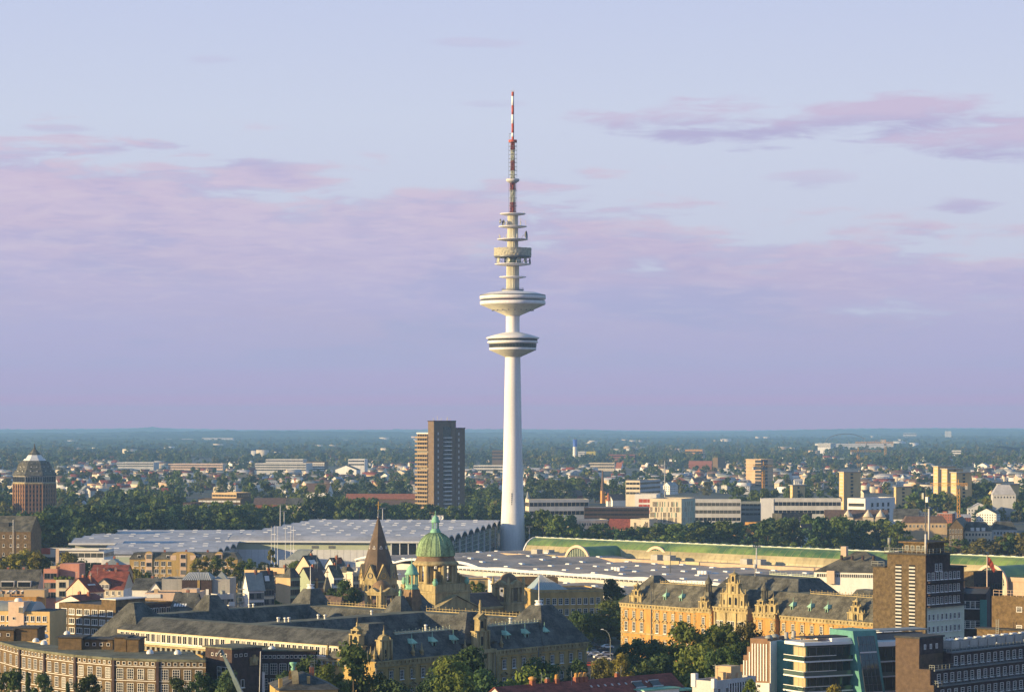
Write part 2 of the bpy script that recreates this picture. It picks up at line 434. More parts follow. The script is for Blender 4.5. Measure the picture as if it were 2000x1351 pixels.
# ---------------------------------------------------------------- windows
WPROTO = {}
def wproto(w, h, style):
    key = (round(w, 2), round(h, 2), style)
    if key in WPROTO: return WPROTO[key]
    b = MB(); st = style.split('-')[0]; fr = 'trim'
    gl = 'glass'
    nx, ny, t = {'cross': (2, 2, .10), 'cross3': (2, 3, .10), 'plain': (1, 1, .09), 'three': (3, 1, .16), 'two': (2, 1, .12), 'grid': (3, 4, .095), 'grid2': (2, 4, .10), 'bars': (1, 4, .1), 'dark': (2, 1, .06), 'big': (4, 1, .10), 'tri': (3, 3, .1)}[st]
    if style.endswith('-d'): fr = 'dsteel'
    if style.endswith('-b'): gl = 'dglass'
    p = .10
    x0, x1 = -w / 2, w / 2
    b.face([(x0, -.03, 0), (x1, -.03, 0), (x1, -.03, h), (x0, -.03, h)], gl)
    for x in (x0, x1 - t): b.box(x, x + t, -p, -.004, 0, h, fr)
    for z in (0, h - t): b.box(x0 + t, x1 - t, -p, -.004, z, z + t, fr)
    for i in range(1, nx):
        x = x0 + w * i / nx; b.box(x - t * .35, x + t * .35, -p * .8, -.004, t, h - t, fr)
    for i in range(1, ny):
        z = h * i / ny; b.box(x0 + t, x1 - t, -p * .75, -.004, z - t * .3, z + t * .3, fr)
    hh = h + .35
    if '-h' in style or '-p' in style:
        for s in (-1, 1): b.box(s * (w / 2 + .17) - .12, s * (w / 2 + .17) + .12, -.14, -.004, -.1, hh, 'sand')
        b.box(x0 - .42, x1 + .42, -.42, -.004, hh, hh + .26, 'sand')
    if '-p' in style:
        z = hh + .27
        b.slab([(x0 - .6, -.5, z), (x0 - .6, -.004, z), (0, -.004, z + .8), (0, -.5, z + .8)], .16, 'sand')
        b.slab([(0, -.5, z + .8), (0, -.004, z + .8), (x1 + .6, -.004, z), (x1 + .6, -.5, z)], .16, 'sand')
        b.face([(x0 - .5, -.1, z), (x1 + .5, -.1, z), (0, -.1, z + .75)], 'sand')
    if h > 1.3 and st not in ('grid', 'dark'): b.box(x0 - .15, x1 + .15, -.28, -.004, -.16, -.004, fr if 'sand' not in style else 'sand')
    WPROTO[key] = b.mesh('window')
    return WPROTO[key]
NWIN = {}
def win(parent, me, x, y, z, rz=0.0, name='window'):
    k = (parent.name, name); NWIN[k] = NWIN.get(k, 0) + 1
    return put(name, me, parent, (x, y, z), rz)
def row(parent, me, xa, xb, n, z, face, L, D, name='window', skip=()):
    for i in range(n):
        if i in skip: continue
        t = xa + (xb - xa) * ((i + .5) / n)
        if face == 'f': win(parent, me, t, -.002, z, 0, name)
        elif face == 'r': win(parent, me, L + .002, t, z, PI / 2, name)
        elif face == 'l': win(parent, me, -.002, t, z, -PI / 2, name)
def corner(pc, Y, a, pl, pr):
    # near corner at (pc, Y); left face runs off to photo column pl, right face to pr
    a = math.radians(a); xc = wx(pc, Y); kl = (pl - 1000) / F; kr = (pr - 1000) / F
    ca, sa = math.cos(a), math.sin(a)
    Lf = (xc - kl * Y) / (ca + kl * sa)
    den = sa - kr * ca
    Ls = (kr * Y - xc) / den if abs(den) > .02 else 12.0
    Ls = max(4.0, min(Ls, 90.0))
    return (xc - ca * Lf, Y + sa * Lf, 0.0), -a, Lf, Ls

def B(name, label, cat, pc, Y, a, pl, pr, ytop, wall, roof='flat', rm='felt', rh=3.0, axis='x', wf=(0, 0), ws=(0, 0), wl=(0, 0), wd=(1.1, 1.5, 'cross'), fh=3.3, top=1.1, bands=0, bm='dglass', D=None, side=None, par=.5, group=None, chim=0, z1=None, cornice=None):
    loc, rz, L, S = corner(pc, Y, a, pl, pr)
    if D: S = D
    if z1 is None: z1 = wz(ytop, Y)
    t = thing(name, label, cat, loc, rz, group)
    b = MB().box(0, L, 0, S, -1, z1, wall)
    if side:      # other colour on the right-hand end wall, on some blocks painted shade
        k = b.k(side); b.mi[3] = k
    if roof == 'flat' and par:
        for q in ((0, L, 0, .3), (0, L, S - .3, S), (0, .3, .3, S - .3), (L - .3, L, .3, S - .3)): b.box(*q, z1, z1 + par, wall)
    b.build('wall', t)
    if roof == 'flat':
        MB().box(.3, L - .3, .3, S - .3, z1 - .2, z1 + .06, rm).build('roof', t)
    elif roof == 'gable':
        MB().gable(0, L, 0, S, z1, rh, axis, rm, wall).build('roof', t)
    elif roof == 'hip':
        i = min(L, S) / 2 - .1
        MB().frus(-.4, L + .4, -.4, S + .4, z1, i, L - i, i, S - i, z1 + rh, rm).build('roof', t)
    elif roof == 'mansard':
        i = min(min(L, S) * .3, rh * .55)
        MB().frus(-.3, L + .3, -.3, S + .3, z1, i, L - i, i, S - i, z1 + rh, rm, top='felt' if rm != 'slate' else None).build('roof', t)
    if cornice: MB().box(-.35, L + .35, -.35, S + .35, z1 - .45, z1 - .01, cornice).build('cornice', t)
    if bands:
        for i in range(bands):
            z = z1 - top - fh * i - fh * .5
            c = MB().box(.4, L - .4, -.06, .02, z, z + fh * .45, bm)
            n = max(2, int(L / 3.0))
            for q in range(1, n): c.box(.4 + (L - .8) * q / n - .09, .4 + (L - .8) * q / n + .09, -.10, -.055, z, z + fh * .45, wall)
            c.build('window_band', t)
            if S > 6 and pr > pc + 8:
                c = MB().box(L - .02, L + .06, .4, S - .4, z, z + fh * .45, bm)
                n = max(2, int(S / 3.0))
                for q in range(1, n): c.box(L + .055, L + .10, .4 + (S - .8) * q / n - .09, .4 + (S - .8) * q / n + .09, z, z + fh * .45, wall)
                c.build('window_band', t)
    if wf[0] or ws[0] or wl[0]:
        me = wproto(*wd)
        for (n, r), fc, ln in ((wf, 'f', L), (ws, 'r', S), (wl, 'l', S)):
            for i in range(r):
                row(t, me, ln * .03, ln * .97, n, z1 - top - fh * i - wd[1], fc, L, S)
    if Y < 1350 and cat in ('house', 'apartment house', 'warehouse', 'factory'):
        cr = random.Random(int(pc * 7 + Y))
        if roof != 'flat': chim = max(chim, 1 + int(L > 12) + int(L > 30))
        for i in range(2 + int(L > 20)):
            x = L * cr.uniform(.15, .85); y = S * cr.uniform(.35, .65); zt = z1 + (rh * .75 if roof != 'flat' else 0)
            MB().tube((x, y, zt - .6), (x, y, zt + 3.4), .05, 'zinc', 4).tube((x - .7, y, zt + 3.0), (x + .7, y, zt + 3.0), .04, 'zinc', 4).tube((x - .5, y, zt + 2.5), (x + .5, y, zt + 2.5), .04, 'zinc', 4).build('roof_aerial', t)
        if roof == 'flat':
            for i in range(2):
                x = L * cr.uniform(.1, .75); y = S * cr.uniform(.3, .6); w_ = cr.uniform(1.0, 2.6)
                MB().box(x, x + w_, y, y + w_ * .8, z1 - .1, z1 + cr.uniform(.8, 1.9), cr.choice(('pale', 'tan', 'zinc'))).build('roof_unit', t)
    for i in range(chim):
        x = L * (.2 + .6 * (i + .5) / chim); c = MB()
        zt = z1 + (rh if roof in ('gable', 'hip', 'mansard') else 0)
        y = S * .5 + .8
        c.box(x - .45, x + .45, y - .4, y + .4, zt - 1.6, zt + .9, 'rbrick').box(x - .3, x + .3, y - .25, y + .25, zt + .9, zt + 1.2, 'dsteel')
        c.build('chimney', t)
    return t, L, S, z1
# ================================================================ television tower
TY = 1650.0; TS = TY / F
def build_tower():
    t = thing('television_tower', 'tall white television tower with two bowl shaped pods and a red and white mast', 'tower', (wx(1001.5, TY), TY, 0))
    Z = lambda py: wz(py, TY)
    def L(name, prof, m, seg=64, parent=t, star=0.0, smooth=True):
        return MB().lathe([(r * TS, Z(y)) + tuple(x) for r, y, *x in prof], m, seg, star=star, smooth=smooth).build(name, parent)
    L('shaft', [(26.5, 1080), (25.2, 1066), (23.6, 1030), (22.2, 1000), (20.3, 950), (18.4, 880), (17.2, 820), (16.1, 765), (15.2, 715), (14.7, 690)], 'tower', 64)
    b = MB()
    for i in range(6):
        y = 985 - i * 4
        b.box(-21.2 * TS * .1 - .25, -21.2 * TS * .1 + .25, -21.6 * TS, -21.1 * TS, Z(y), Z(y - 3), 'dsteel')
    b.build('inspection_ladder', t)
    # lower pod
    lp = L('lower_pod', [(14.7, 697.5, 'towerc'), (15.5, 697, 'towerc'), (45.5, 683.5), (46.2, 682.5), (46.2, 679.5), (44.6, 679), (44.6, 670.5), (49.6, 669.5), (49.6, 667.5), (47.5, 666), (46.5, 662), (52, 661), (52, 659.2), (36, 654), (15, 648.8), (13.3, 648.5)], 'tower', 96)  # cream underside cone paints in warm light reflected from below
    for y0, y1, r in ((678.9, 671.3, 45.3), (665.8, 661.6, 47.3)):
        wb = MB().lathe([(r * TS, Z(y0)), ((r + .8) * TS, Z(y1))], 'pod', 96)
        wb = wb.build('window_band', lp)
        mu = MB()
        for i in range(48):
            a = 2 * PI * i / 48
            c, s = math.cos(a), math.sin(a)
            mu.tube(((r + .4) * TS * c, (r + .4) * TS * s, Z(y0)), ((r + 1.2) * TS * c, (r + 1.2) * TS * s, Z(y1)), .10, 'dsteel', 4)
        mu.lathe([((r + .45) * TS, (Z(y0) + Z(y1)) / 2 - .05), ((r + .45) * TS, (Z(y0) + Z(y1)) / 2 + .05)], 'dsteel', 48).build('mullion', lp)
    # upper pod
    L('neck', [(13.4, 649), (13.3, 617)], 'tower', 48)
    up = L('upper_pod', [(14.5, 617, 'towerc'), (15.2, 616, 'towerc'), (63, 595.2), (64, 594), (64, 588.6), (63, 588.4), (63, 584.6), (64.4, 584.4), (64.7, 578.6), (63.5, 578), (63.5, 576.2), (62, 575.6), (44, 571), (21, 568.6), (20, 567), (12.6, 567)], 'tower', 96)  # underside again coloured cream for the reflected warm light
    L('window_band', [(63.2, 588.3), (63.3, 584.7)], 'pod', 96, up)
    L('rim', [(63.9, 578), (64.1, 577.9), (64.1, 576), (63.4, 575.9)], 'dsteel', 96, up)
    hm = MB().box(-.4, .4, -.4, .4, -.35, .2, 'dsteel').mesh('floodlight_hatch')
    for i in range(20):
        a = 2 * PI * i / 20 + .1; rr = 40 * TS
        put('floodlight_hatch', hm, up, (rr * math.cos(a), rr * math.sin(a), Z(606.0)))
    L('gallery', [(13, 567.3), (21.5, 567.2), (21.5, 565.6), (13, 565.4)], 'dsteel', 48)
    g = MB()
    for y in (564.2, 562.8):
        for i in range(24):
            a, c = 2 * PI * i / 24, 2 * PI * (i + 1) / 24; q = 21.2 * TS
            g.tube((q * math.cos(a), q * math.sin(a), Z(y)), (q * math.cos(c), q * math.sin(c), Z(y)), .06, 'dsteel', 4)
            if y < 563: g.tube((q * math.cos(a), q * math.sin(a), Z(565.5)), (q * math.cos(a), q * math.sin(a), Z(562.8)), .06, 'dsteel', 4)
    g.build('railing', t)
    # fluted shaft and platforms
    L('fluted_shaft', [(12.9, 567), (12.6, 543), (12.3, 522), (12.2, 515)], 'towerc', 56, star=.09, smooth=False)
    L('fluted_shaft', [(10.9, 487), (10.6, 468), (10.4, 445), (10.2, 418)], 'towerc', 48, star=.09, smooth=False)
    def disc(y, r, th=2.6):
        return L('platform', [(11.5, y + th), (r * .62, y + th * .9), (r * .97, y + .4), (r, y - .2), (r, y - .9), (r * .98, y - 1.2), (10, y - 1.4)], 'tower', 72)
    for y, r in ((541.4, 26.5), (516.5, 35.6), (468, 30.2), (443, 27.9), (418.4, 25.2)): disc(y, r)
    L('cabin', [(17, 516), (17, 503)], 'hglass', 32)
    L('equipment_ring', [(17, 503.5), (35.6, 503), (36, 502), (36, 499.5), (35.5, 499), (17, 498.8)], 'dsteel', 64)
    rng = random.Random(4)
    wr = MB(); n = 64
    P = []
    for y, r in ((500, 36.3), (495, 36.7), (490, 36.2), (484.8, 36.9)):
        P.append([((r + rng.uniform(-.5, .5)) * TS, 2 * PI * i / n, Z(y + rng.uniform(-.4, .4))) for i in range(n)])
    for a, c in zip(P, P[1:]):
        for i in range(n):
            j = (i + 1) % n
            q = [(r * math.cos(t_), r * math.sin(t_), z) for r, t_, z in (a[i], a[j], c[j], c[i])]
            wr.face(q, M.setdefault('sheet', mat('scaffold_sheet', (.38, .36, .28), .9, .2, .8)))
    wr.face([(r * .97 * math.cos(q), r * .97 * math.sin(q), Z(487)) for r, q, z in P[-1]], 'dsteel')
    wr.build('scaffold_sheeting', t)
    pm = MB().tube((0, 0, Z(515)), (0, 0, Z(503)), .09, 'dsteel', 4).mesh('support_post')
    for i in range(20):
        a = 2 * PI * i / 20; q = 33.5 * TS
        put('support_post', pm, t, (q * math.cos(a), q * math.sin(a), 0))
    # dishes and rods
    def dish(a, r, py, rad, m='lwhite', tilt=.1):
        b = MB(); b.lathe([(.05, -.35 * rad), (.5 * rad, -.26 * rad), (.85 * rad, -.06 * rad), (rad, .12 * rad)], m, 20)
        b.tube((0, 0, -.35 * rad), (0, 0, -.9 * rad), .15, 'dsteel')
        b.tube((0, 0, -.9 * rad), (.0, -.6 * rad, -1.1 * rad), .12, 'dsteel')
        o = b.build('dish', t, (r * TS * math.cos(a), r * TS * math.sin(a), Z(py)))
        dv = Vector((math.cos(a), math.sin(a), tilt))
        o.rotation_euler = dv.to_track_quat('Z', 'Y').to_euler()
    for a, r, py, rad, m in ((-2.75, 30, 509, 2.0, 'lwhite'), (-.45, 27, 509.5, 1.9, 'towerc'), (-.05, 34, 509.5, 2.0, 'dsteel'), (-.25, 27, 459.5, 2.6, 'dsteel'), (-2.9, 25, 433, 1.6, 'dsteel'), (-2.6, 21, 436, 1.8, 'dsteel'), (3.0, 27, 462, .9, 'dsteel'), (-1.9, 30, 510, 1.5, 'lwhite'), (-1.2, 31, 509, 1.4, 'lwhite')):
        dish(a, r, py, rad, m)
    for py, r, k in ((443.5, 26.5, 11), (469, 27.5, 9), (419.5, 23, 6), (517, 33, 10)):
        for i in range(k):
            a = rng.uniform(0, 2 * PI); h = rng.uniform(2.2, 5.0) * (.55 if py > 500 else 1)
            if py < 430: h *= .4
            w = rng.choice((.12, .2, .3))
            c, s = math.cos(a) * r * TS, math.sin(a) * r * TS
            MB().tube((c, s, Z(py)), (c, s, Z(py) + h), w * .5, 'lwhite', 5).tube((c, s, Z(py) + h * .35), (c, s, Z(py) + h * .95), w, 'pale', 6).build('antenna_rod', t)
    # lattice mast
    def lattice(y0, y1, hw, n, name):
        b = MB(); r = hw * TS
        for i in range(8):
            a = 2 * PI * i / 8 + PI / 8
            b.tube((r * math.cos(a), r * math.sin(a), Z(y0)), (r * math.cos(a), r * math.sin(a), Z(y1)), .11, 'dsteel', 4)
        for q in range(n + 1):
            z = Z(y0 + (y1 - y0) * q / n)
            for i in range(8):
                a, c = 2 * PI * i / 8 + PI / 8, 2 * PI * (i + 1) / 8 + PI / 8
                b.tube((r * math.cos(a), r * math.sin(a), z), (r * math.cos(c), r * math.sin(c), z), .12, 'dsteel', 4)
        return b.build(name, t)
    lattice(417, 357, 8.4, 4, 'lattice_cage'); lattice(349.5, 278, 8.6, 9, 'lattice_cage')
    def core(y0, y1, hw, m):
        b = MB(); z0, z1 = Z(y0), Z(y1); r = hw * TS
        b.lathe([(r * .55, z0), (r * .55, z1)], m, 8, smooth=False)
        k = max(2, int((z1 - z0) / 1.4))
        for q in range(k):
            z = z0 + (z1 - z0) * (q + .5) / k
            for i in range(4):
                a = PI / 2 * i + .4 * q
                c, s = math.cos(a), math.sin(a)
                b.box(r * .75 * c - .45, r * .75 * c + .45, r * .75 * s - .45, r * .75 * s + .45, z - .5, z + .5, m)
        for i in range(4):
            a = PI / 2 * i + .6
            b.tube((r * math.cos(a), r * math.sin(a), z0), (r * math.cos(a), r * math.sin(a), z1), .16, m, 5)
        b.build('mast_section', t)
    for y0, y1, hw, m in ((416, 395, 6.4, 'rustred'), (395, 371, 5.8, 'lwhite'), (371, 357, 6.2, 'rustred'), (349.5, 333.5, 4.4, 'lwhite'), (333.5, 314, 4.6, 'rustred'), (314, 293, 4.2, 'lwhite'), (293, 279, 4.6, 'rustred')): core(y0, y1, hw, m)
    L('mast_platform', [(7, 356.8), (10.5, 355.6), (12.9, 353.5), (12.9, 349.8), (7, 349.5)], 'pale', 40)
    L('mast_head', [(3, 279), (8.3, 278.6), (8.3, 273.6), (3, 273.4)], 'red', 32)
    for y0, y1, hw, m in ((273.4, 267.6, 2.2, 'red'), (267.6, 259.8, 2.5, 'tower'), (259.8, 241.8, 2.5, 'red'), (241.8, 224, 2.5, 'tower'), (224, 206.4, 2.5, 'red'), (206.4, 188, 2.45, 'tower'), (188, 180, 2.45, 'red')):
        L('mast_tube', [(0.1, y0), (hw, y0), (hw, y1), (0.1, y1)], m, 24)
    b = MB(); a = 7 * TS
    b.tube((-a, 0, Z(273)), (-a, 0, Z(261.5)), .12, 'dsteel', 5).tube((-a, 0, Z(261.5)), (-.4, 0, Z(261.5)), .12, 'dsteel', 5); b.build('hoist_frame', t)
    b = MB()
    for i in range(6):
        a = 2 * PI * i / 6
        b.tube((.5 * math.cos(a), .5 * math.sin(a), Z(180)), (1.4 * math.cos(a), 1.4 * math.sin(a), Z(177)), .09, 'pale', 4)
    b.tube((0, 0, Z(180)), (0, 0, Z(174.2)), .1, 'pale', 4); b.build('lightning_rod', t)
build_tower()
# ================================================================ court buildings
def u_of(px, x0, y0, ux, uy):
    k = (px - 1000) / F
    return (k * y0 - x0) / (ux - k * uy)
def cornice(t, xa, xb, y, z, m='sand', n=None, out=.7):
    b = MB().box(xa, xb, y - out, y - .003, z - .35, z, m).box(xa, xb, y - out * .45, y - .003, z - 1.5, z - .36, m)
    n = n or int((xb - xa) / 1.4)
    for i in range(n):
        x = xa + (xb - xa) * (i + .5) / n
        b.box(x - .25, x + .25, y - out * .85, y - out * .46, z - .95, z - .36, m)
    return b.build('cornice', t)
def dormer(t, x, y, z, w=1.7, m='dormc'):
    d = MB().box(x - w * .36, x + w * .36, y - 1.0, y + 2.0, z - 1.3, z + .7, m)
    d.frus(x - w * .62, x + w * .62, y - 1.4, y + 2.6, z + .7, x - w * .12, x + w * .12, y - .5, y + 2.0, z + 1.75, m)
    d.tube((x, y - .3, z + 1.7), (x, y - .3, z + 3.1), .14, m, 5, .04)
    d.box(x - w * .22, x + w * .22, y - 1.06, y - 1.005, z - .8, z + .45, 'dglass')
    d.box(x - w * .5, x + w * .5, y - 1.15, y - 1.01, z - 1.3, z - 1.05, m)
    return d.build('dormer', t)
def crest(t, p, q, z, h=.9, m='lime'):
    # ornamental ridge railing: posts, two rails and small finials
    b = MB(); p = Vector(p); q = Vector(q); L = (q - p).length; n = max(3, int(L / 1.2))
    b.tube((p.x, p.y, z + .15), (q.x, q.y, z + .15), .16, m, 4).tube((p.x, p.y, z + h * .7), (q.x, q.y, z + h * .7), .07, m, 4)
    for i in range(n + 1):
        c = p + (q - p) * i / n
        b.tube((c.x, c.y, z), (c.x, c.y, z + h), .10, m, 4, .05)
        if i % 2 == 0: b.lathe([(0, z + h), (.2, z + h + .15), (0, z + h + .35)], m, 6, c.x, c.y)
    return b.build('ridge_cresting', t)
def stepped_gable(t, x, y, z0, w, h, m='sand', stages=((1.0, .42), (.5, .31), (.25, .27)), thick=1.2, name='gable', rz=0.0, top='urn', curls=True):
    # ornate gable: pilastered stages that narrow upward, curved shoulders, pinnacles, round-headed windows
    b = MB(); z = z0; T = thick / 2
    b.box(-w * .62, w * .62, -T - .05, T, z0 - .2, z0 + h * .07, m)
    for i, (wr, hr) in enumerate(stages):
        ww, hh = w * wr, h * hr
        b.box(-ww / 2, ww / 2, -T, T, z, z + hh, m)
        b.box(-ww / 2 - .22, ww / 2 + .22, -T - .3, T + .2, z + hh - .32, z + hh, m)
        k = 4 if ww > 8 else (3 if ww > 3.6 else 1)
        for q in range(k + 1):
            xx = -ww / 2 + ww * q / k; s = .2 if ww > 3 else .14
            b.box(max(xx - s, -ww / 2), min(xx + s, ww / 2), -T - .24, -T - .003, z, z + hh - .33, m)
        for q in range(k):
            if k == 3 and q != 1: continue
            xx = -ww / 2 + ww * (q + .5) / k; r = min(ww / k * .5, 1.1) * (1 if 0 < q < k - 1 or k == 1 else .6)
            b.arch(xx, r, z + hh * .18, z + hh * (.6 if r > .7 else .45), -T - .01, 'dglass')
        nw = (stages[i + 1][0] if i + 1 < len(stages) else 0) * w
        prev = (stages[i - 1][0] * w if i else w * 1.24)
        for sg in (-1, 1):
            if not curls:
                b.tube((sg * (ww / 2 - .25), -T - .35, z), (sg * (ww / 2 - .25), -T - .35, z + hh - .35), .22, m, 8); continue
            # concave shoulder beside this stage
            a0, a1 = sg * ww / 2, sg * (ww / 2 + (prev - ww) * .46)
            P = [(a0, z)] + [(a1 + (a0 - a1) * f, z + hh * .72 * f ** 2.2) for f in (0, .3, .55, .8, 1.0)]
            for yy in (-T * .5, T * .5):
                pts = [(p[0], yy, p[1]) for p in P]
                b.face(pts if (sg * yy > 0) else pts[::-1], m)
            for (xa, za), (xb, zb) in zip(P[1:], P[2:]): b.face([(xa, -T * .5, za), (xb, -T * .5, zb), (xb, T * .5, zb), (xa, T * .5, za)], m)
            b.lathe([(.2, z), (.2, z + hh * .28), (.28, z + hh * .32), (.12, z + hh * .4), (.02, z + hh * .55)], m, 6, a1, 0)
        z += hh
    ww = stages[-1][0] * w
    if top == 'round':
        b.face([(ww * .34 * math.cos(PI * i / 12), -T - .1, z + ww * .24 * math.sin(PI * i / 12)) for i in range(13)], m)
        for i in range(12):
            p, q = PI * i / 12, PI * (i + 1) / 12; r1, r2 = ww * .38, ww * .28
            b.face([(r1 * math.cos(p), -T - .2, z + r2 * math.sin(p)), (r1 * math.cos(p), T, z + r2 * math.sin(p)), (r1 * math.cos(q), T, z + r2 * math.sin(q)), (r1 * math.cos(q), -T - .2, z + r2 * math.sin(q))], m)
        b.lathe([(.35, z + ww * .26), (.22, z + ww * .26 + .5), (.3, z + ww * .26 + .8), (.08, z + ww * .26 + 1.2), (.02, z + ww * .26 + 2.4)], m, 8)
    elif top == 'pediment':
        b.face([(-ww * .6, -T - .2, z), (ww * .6, -T - .2, z), (0, -T - .2, z + ww * .34)], m)
        b.slab([(-ww * .65, -T - .4, z), (-ww * .65, T, z), (0, T, z + ww * .36), (0, -T - .4, z + ww * .36)], .15, m); b.slab([(0, -T - .4, z + ww * .36), (0, T, z + ww * .36), (ww * .65, T, z), (ww * .65, -T - .4, z)], .15, m)
    else:
        b.lathe([(ww * .5, z), (ww * .36, z + .3), (.16, z + .6), (.1, z + 1.0), (.02, z + 1.9)], m, 8)
    return b.build(name, t, (x, y, 0), rz)

def build_left_court():
    x0, y0, ux, uy = -32.6, 638.0, .661, .75
    L, DD = 78.6, 103.0
    t = thing('courthouse', 'large yellow brick courthouse with blue slate roofs round courtyards and steep corner roofs', 'courthouse', (x0, y0, 0), math.atan2(uy, ux))
    uo = lambda px, off=0.0: u_of(px, x0 - uy * off, y0 + ux * off, ux, uy)
    MB().box(0, L, 0, 14, -2, 21, 'ochre').build('wall', t)
    b = MB().box(0, 14, 14.01, DD, -2, 20.6, 'ochre'); b.build('wall', t)
    MB().box(14.01, 64.5, DD - 13, DD, -2, 21, 'ochre').box(64.51, L, 14.01, DD, -2, 21, 'ochre').box(14.01, 64.5, 46, 58, -2, 21, 'sand').build('wall', t)
    # attic storey of the long lit side
    MB().box(.4, 13.6, 9, DD - 9, 20.61, 24, 'cream').build('attic', t)
    for q in (0, 1):
        n = 20
        for i in range(n):
            v = 10.5 + q * 42 + 40.5 * (i + .5) / n
            win(t, wproto(1.55, 2.2, 'two'), .398, v, 21.3, -PI / 2, 'attic_window')
    b = MB()
    for i in range(44): b.box(-.7, -.002, 9 + i * 1.95, 9.7 + i * 1.95, 19.3, 20.2, 'zinc')
    b.box(-.8, -.002, 9, DD - 9, 20.21, 20.62, 'sand').build('bracket_cornice', t)
    # mansard roofs with near-flat felt tops
    R = lambda *a: MB().frus(*a, 'slateb', top='olive').build('roof', t)
    R(-.6, L + .6, -.6, 14, 21.01, 5, L - 5, 4.6, 10.5, 26.4)
    R(-.2, 14.2, 9, DD - 9, 24.01, 5.4, 9.4, 12, DD - 12, 27.0)
    R(10, L, DD - 13.5, DD + .5, 21.01, 14, L - 5, DD - 9.5, DD - 4, 27.0)
    R(64, L + .6, 8, DD - 4, 21.02, 68.6, 74.5, 10, DD - 8, 26.6)
    R(9, 66, 45.4, 58.6, 21.03, 9, 69, 49, 55.5, 26.8)
    # steep pavilion roofs
    def pav(a, c, d, e, z0, X0, X1, Y0, Y1, z1, m='slateb', top='olive'): return MB().frus(a, c, d, e, z0, X0, X1, Y0, Y1, z1, m, top=top).build('roof', t)
    pav(60.3, L + .75, -.75, 18, 21.04, 68.2, 73.0, 6.8, 10.6, 30.5)
    pav(31.5, 45, .2, 13, 23.2, 37.2, 40.4, 4.2, 6.6, 30.5)
    pav(-.75, 14.6, 1.5, 15.5, 21.05, 4.6, 10.4, 6.5, 10.2, 29.3)
    pav(-1.0, 16.5, DD - 19, DD + .8, 21.06, 6.0, 9.2, DD - 9, DD - 7, 30.5)
    pav(28.5, 42.5, DD - 13, DD + .8, 21.05, 34.5, 37.5, DD - 7, DD - 5, 31.0)
    pav(66.5, L + 2, DD - 12.5, DD + 1.5, 21.06, 72.6, 76.2, DD - 7, DD - 4, 31.0)
    pav(65.5, 74.5, 54, 67, 21.06, 71.2, 72.6, 59.6, 61.4, 30.6, top=None)
    pav(75, 86, 54, 67, 21.07, 78.2, 79.6, 59.6, 61.4, 30.6, top=None)
    # roof-top masts on two pavilions
    for x, y, z, h in ((69.6, 8.6, 30.5, 7.0), (74.0, DD - 5.5, 31.0, 6.4)):
        b = MB().lathe([(1.1, z), (1.1, z + .35), (.8, z + .36), (.8, z + .9), (1.1, z + .95), (1.1, z + 1.2), (.3, z + 1.25)], 'trim', 10, x, y)
        b.tube((x, y, z + 1), (x, y, z + h), .14, 'trim', 6, .09).build('roof_mast', t)
        c = MB(); c.tube((x - 2.4, y - 3, z - 4.4), (x - .8, y - .8, z - .1), .35, 'sand', 5); c.build('roof_ladder', t)
    # green copper lantern turret
    tx, ty = 76.0, 60.0
    b = MB()
    b.frus(tx - 2.4, tx + 2.4, ty - 2.4, ty + 2.4, 24, tx - 1.5, tx + 1.5, ty - 1.5, ty + 1.5, 32.2, 'rust')
    b.build('turret_base', t)
    T = MB(); z = 32.2
    T.lathe([(1.9, z), (2.0, z + .3), (1.7, z + .35), (1.7, z + 1.0), (1.9, z + 1.05), (1.9, z + 1.3), (.4, z + 1.31)], 'copper', 8, tx, ty, smooth=False)
    for i in range(8):
        a = PI / 4 * i
        T.tube((tx + 1.5 * math.cos(a), ty + 1.5 * math.sin(a), z + 1.3), (tx + 1.5 * math.cos(a), ty + 1.5 * math.sin(a), z + 3.9), .22, 'copper', 6)
    T.lathe([(1.5, z + 3.9), (1.95, z + 4.0), (1.95, z + 4.3), (1.6, z + 4.8), (1.35, z + 5.7), (.7, z + 6.5), (.15, z + 7.0), (.12, z + 8.4), (.02, z + 8.8)], 'copper', 8, tx, ty)
    T.build('copper_turret', t)
    for x, y in ((71.9, 60.5), (78.9, 60.5)):
        MB().lathe([(.5, 30.4), (.3, 31.2), (.45, 31.6), (.1, 32.2), (.03, 33.2)], 'copper', 8, x, y).build('finial', t)
    # ridge railings
    crest(t, (46, 4.8, 0), (66, 4.8, 0), 26.4); crest(t, (12, 4.8, 0), (31.5, 4.8, 0), 26.4)
    crest(t, (74.4, 17, 0), (74.4, 53, 0), 26.6, 1.2, 'sand'); crest(t, (74.4, 68, 0), (74.4, 91, 0), 26.6, 1.2, 'sand')
    # front: cornice, windows, pilaster strips
    cornice(t, -.3, L + .3, -.004, 21.0)
    cornice(t, 14, 64, 45.996, 21.0)
    MB().box(0, L, -.35, -.003, 10.1, 10.6, 'sand').build('string_course', t)
    q = MB()
    for u in (0, 13, 33.4, 43.5, 59.4, L - 1.2):
        for i in range(22): q.box(u, u + (1.2 if i % 2 else .8), -.14, -.003, i * .9 - .1, i * .9 + .72, 'sand')
    q.build('quoin', t)
    me = wproto(1.25, 2.3, 'cross3-h'); me2 = wproto(1.3, 2.7, 'cross3-p')
    us = [1.9 + 3.7 * i for i in range(21) if not (34 < 1.9 + 3.7 * i < 42.8)]
    for u in us + [36.6, 40.4]:
        win(t, me, u, -.002, 16.1); win(t, me2, u, -.002, 11.3); win(t, me, u, -.002, 6.2)
    for v in (17, 21, 25): win(t, me, -.002, v, 15.5, -PI / 2)
    for v in (3.5, 7.3, 11): win(t, me, L + .002, v, 16.1, PI / 2); win(t, me2, L + .002, v, 11.3, PI / 2)
    for x in (0.2, 59.2, 42.7): MB().tube((x, -.25, 0), (x, -.25, 20.3), .14, 'dsteel', 6).build('drainpipe', t)
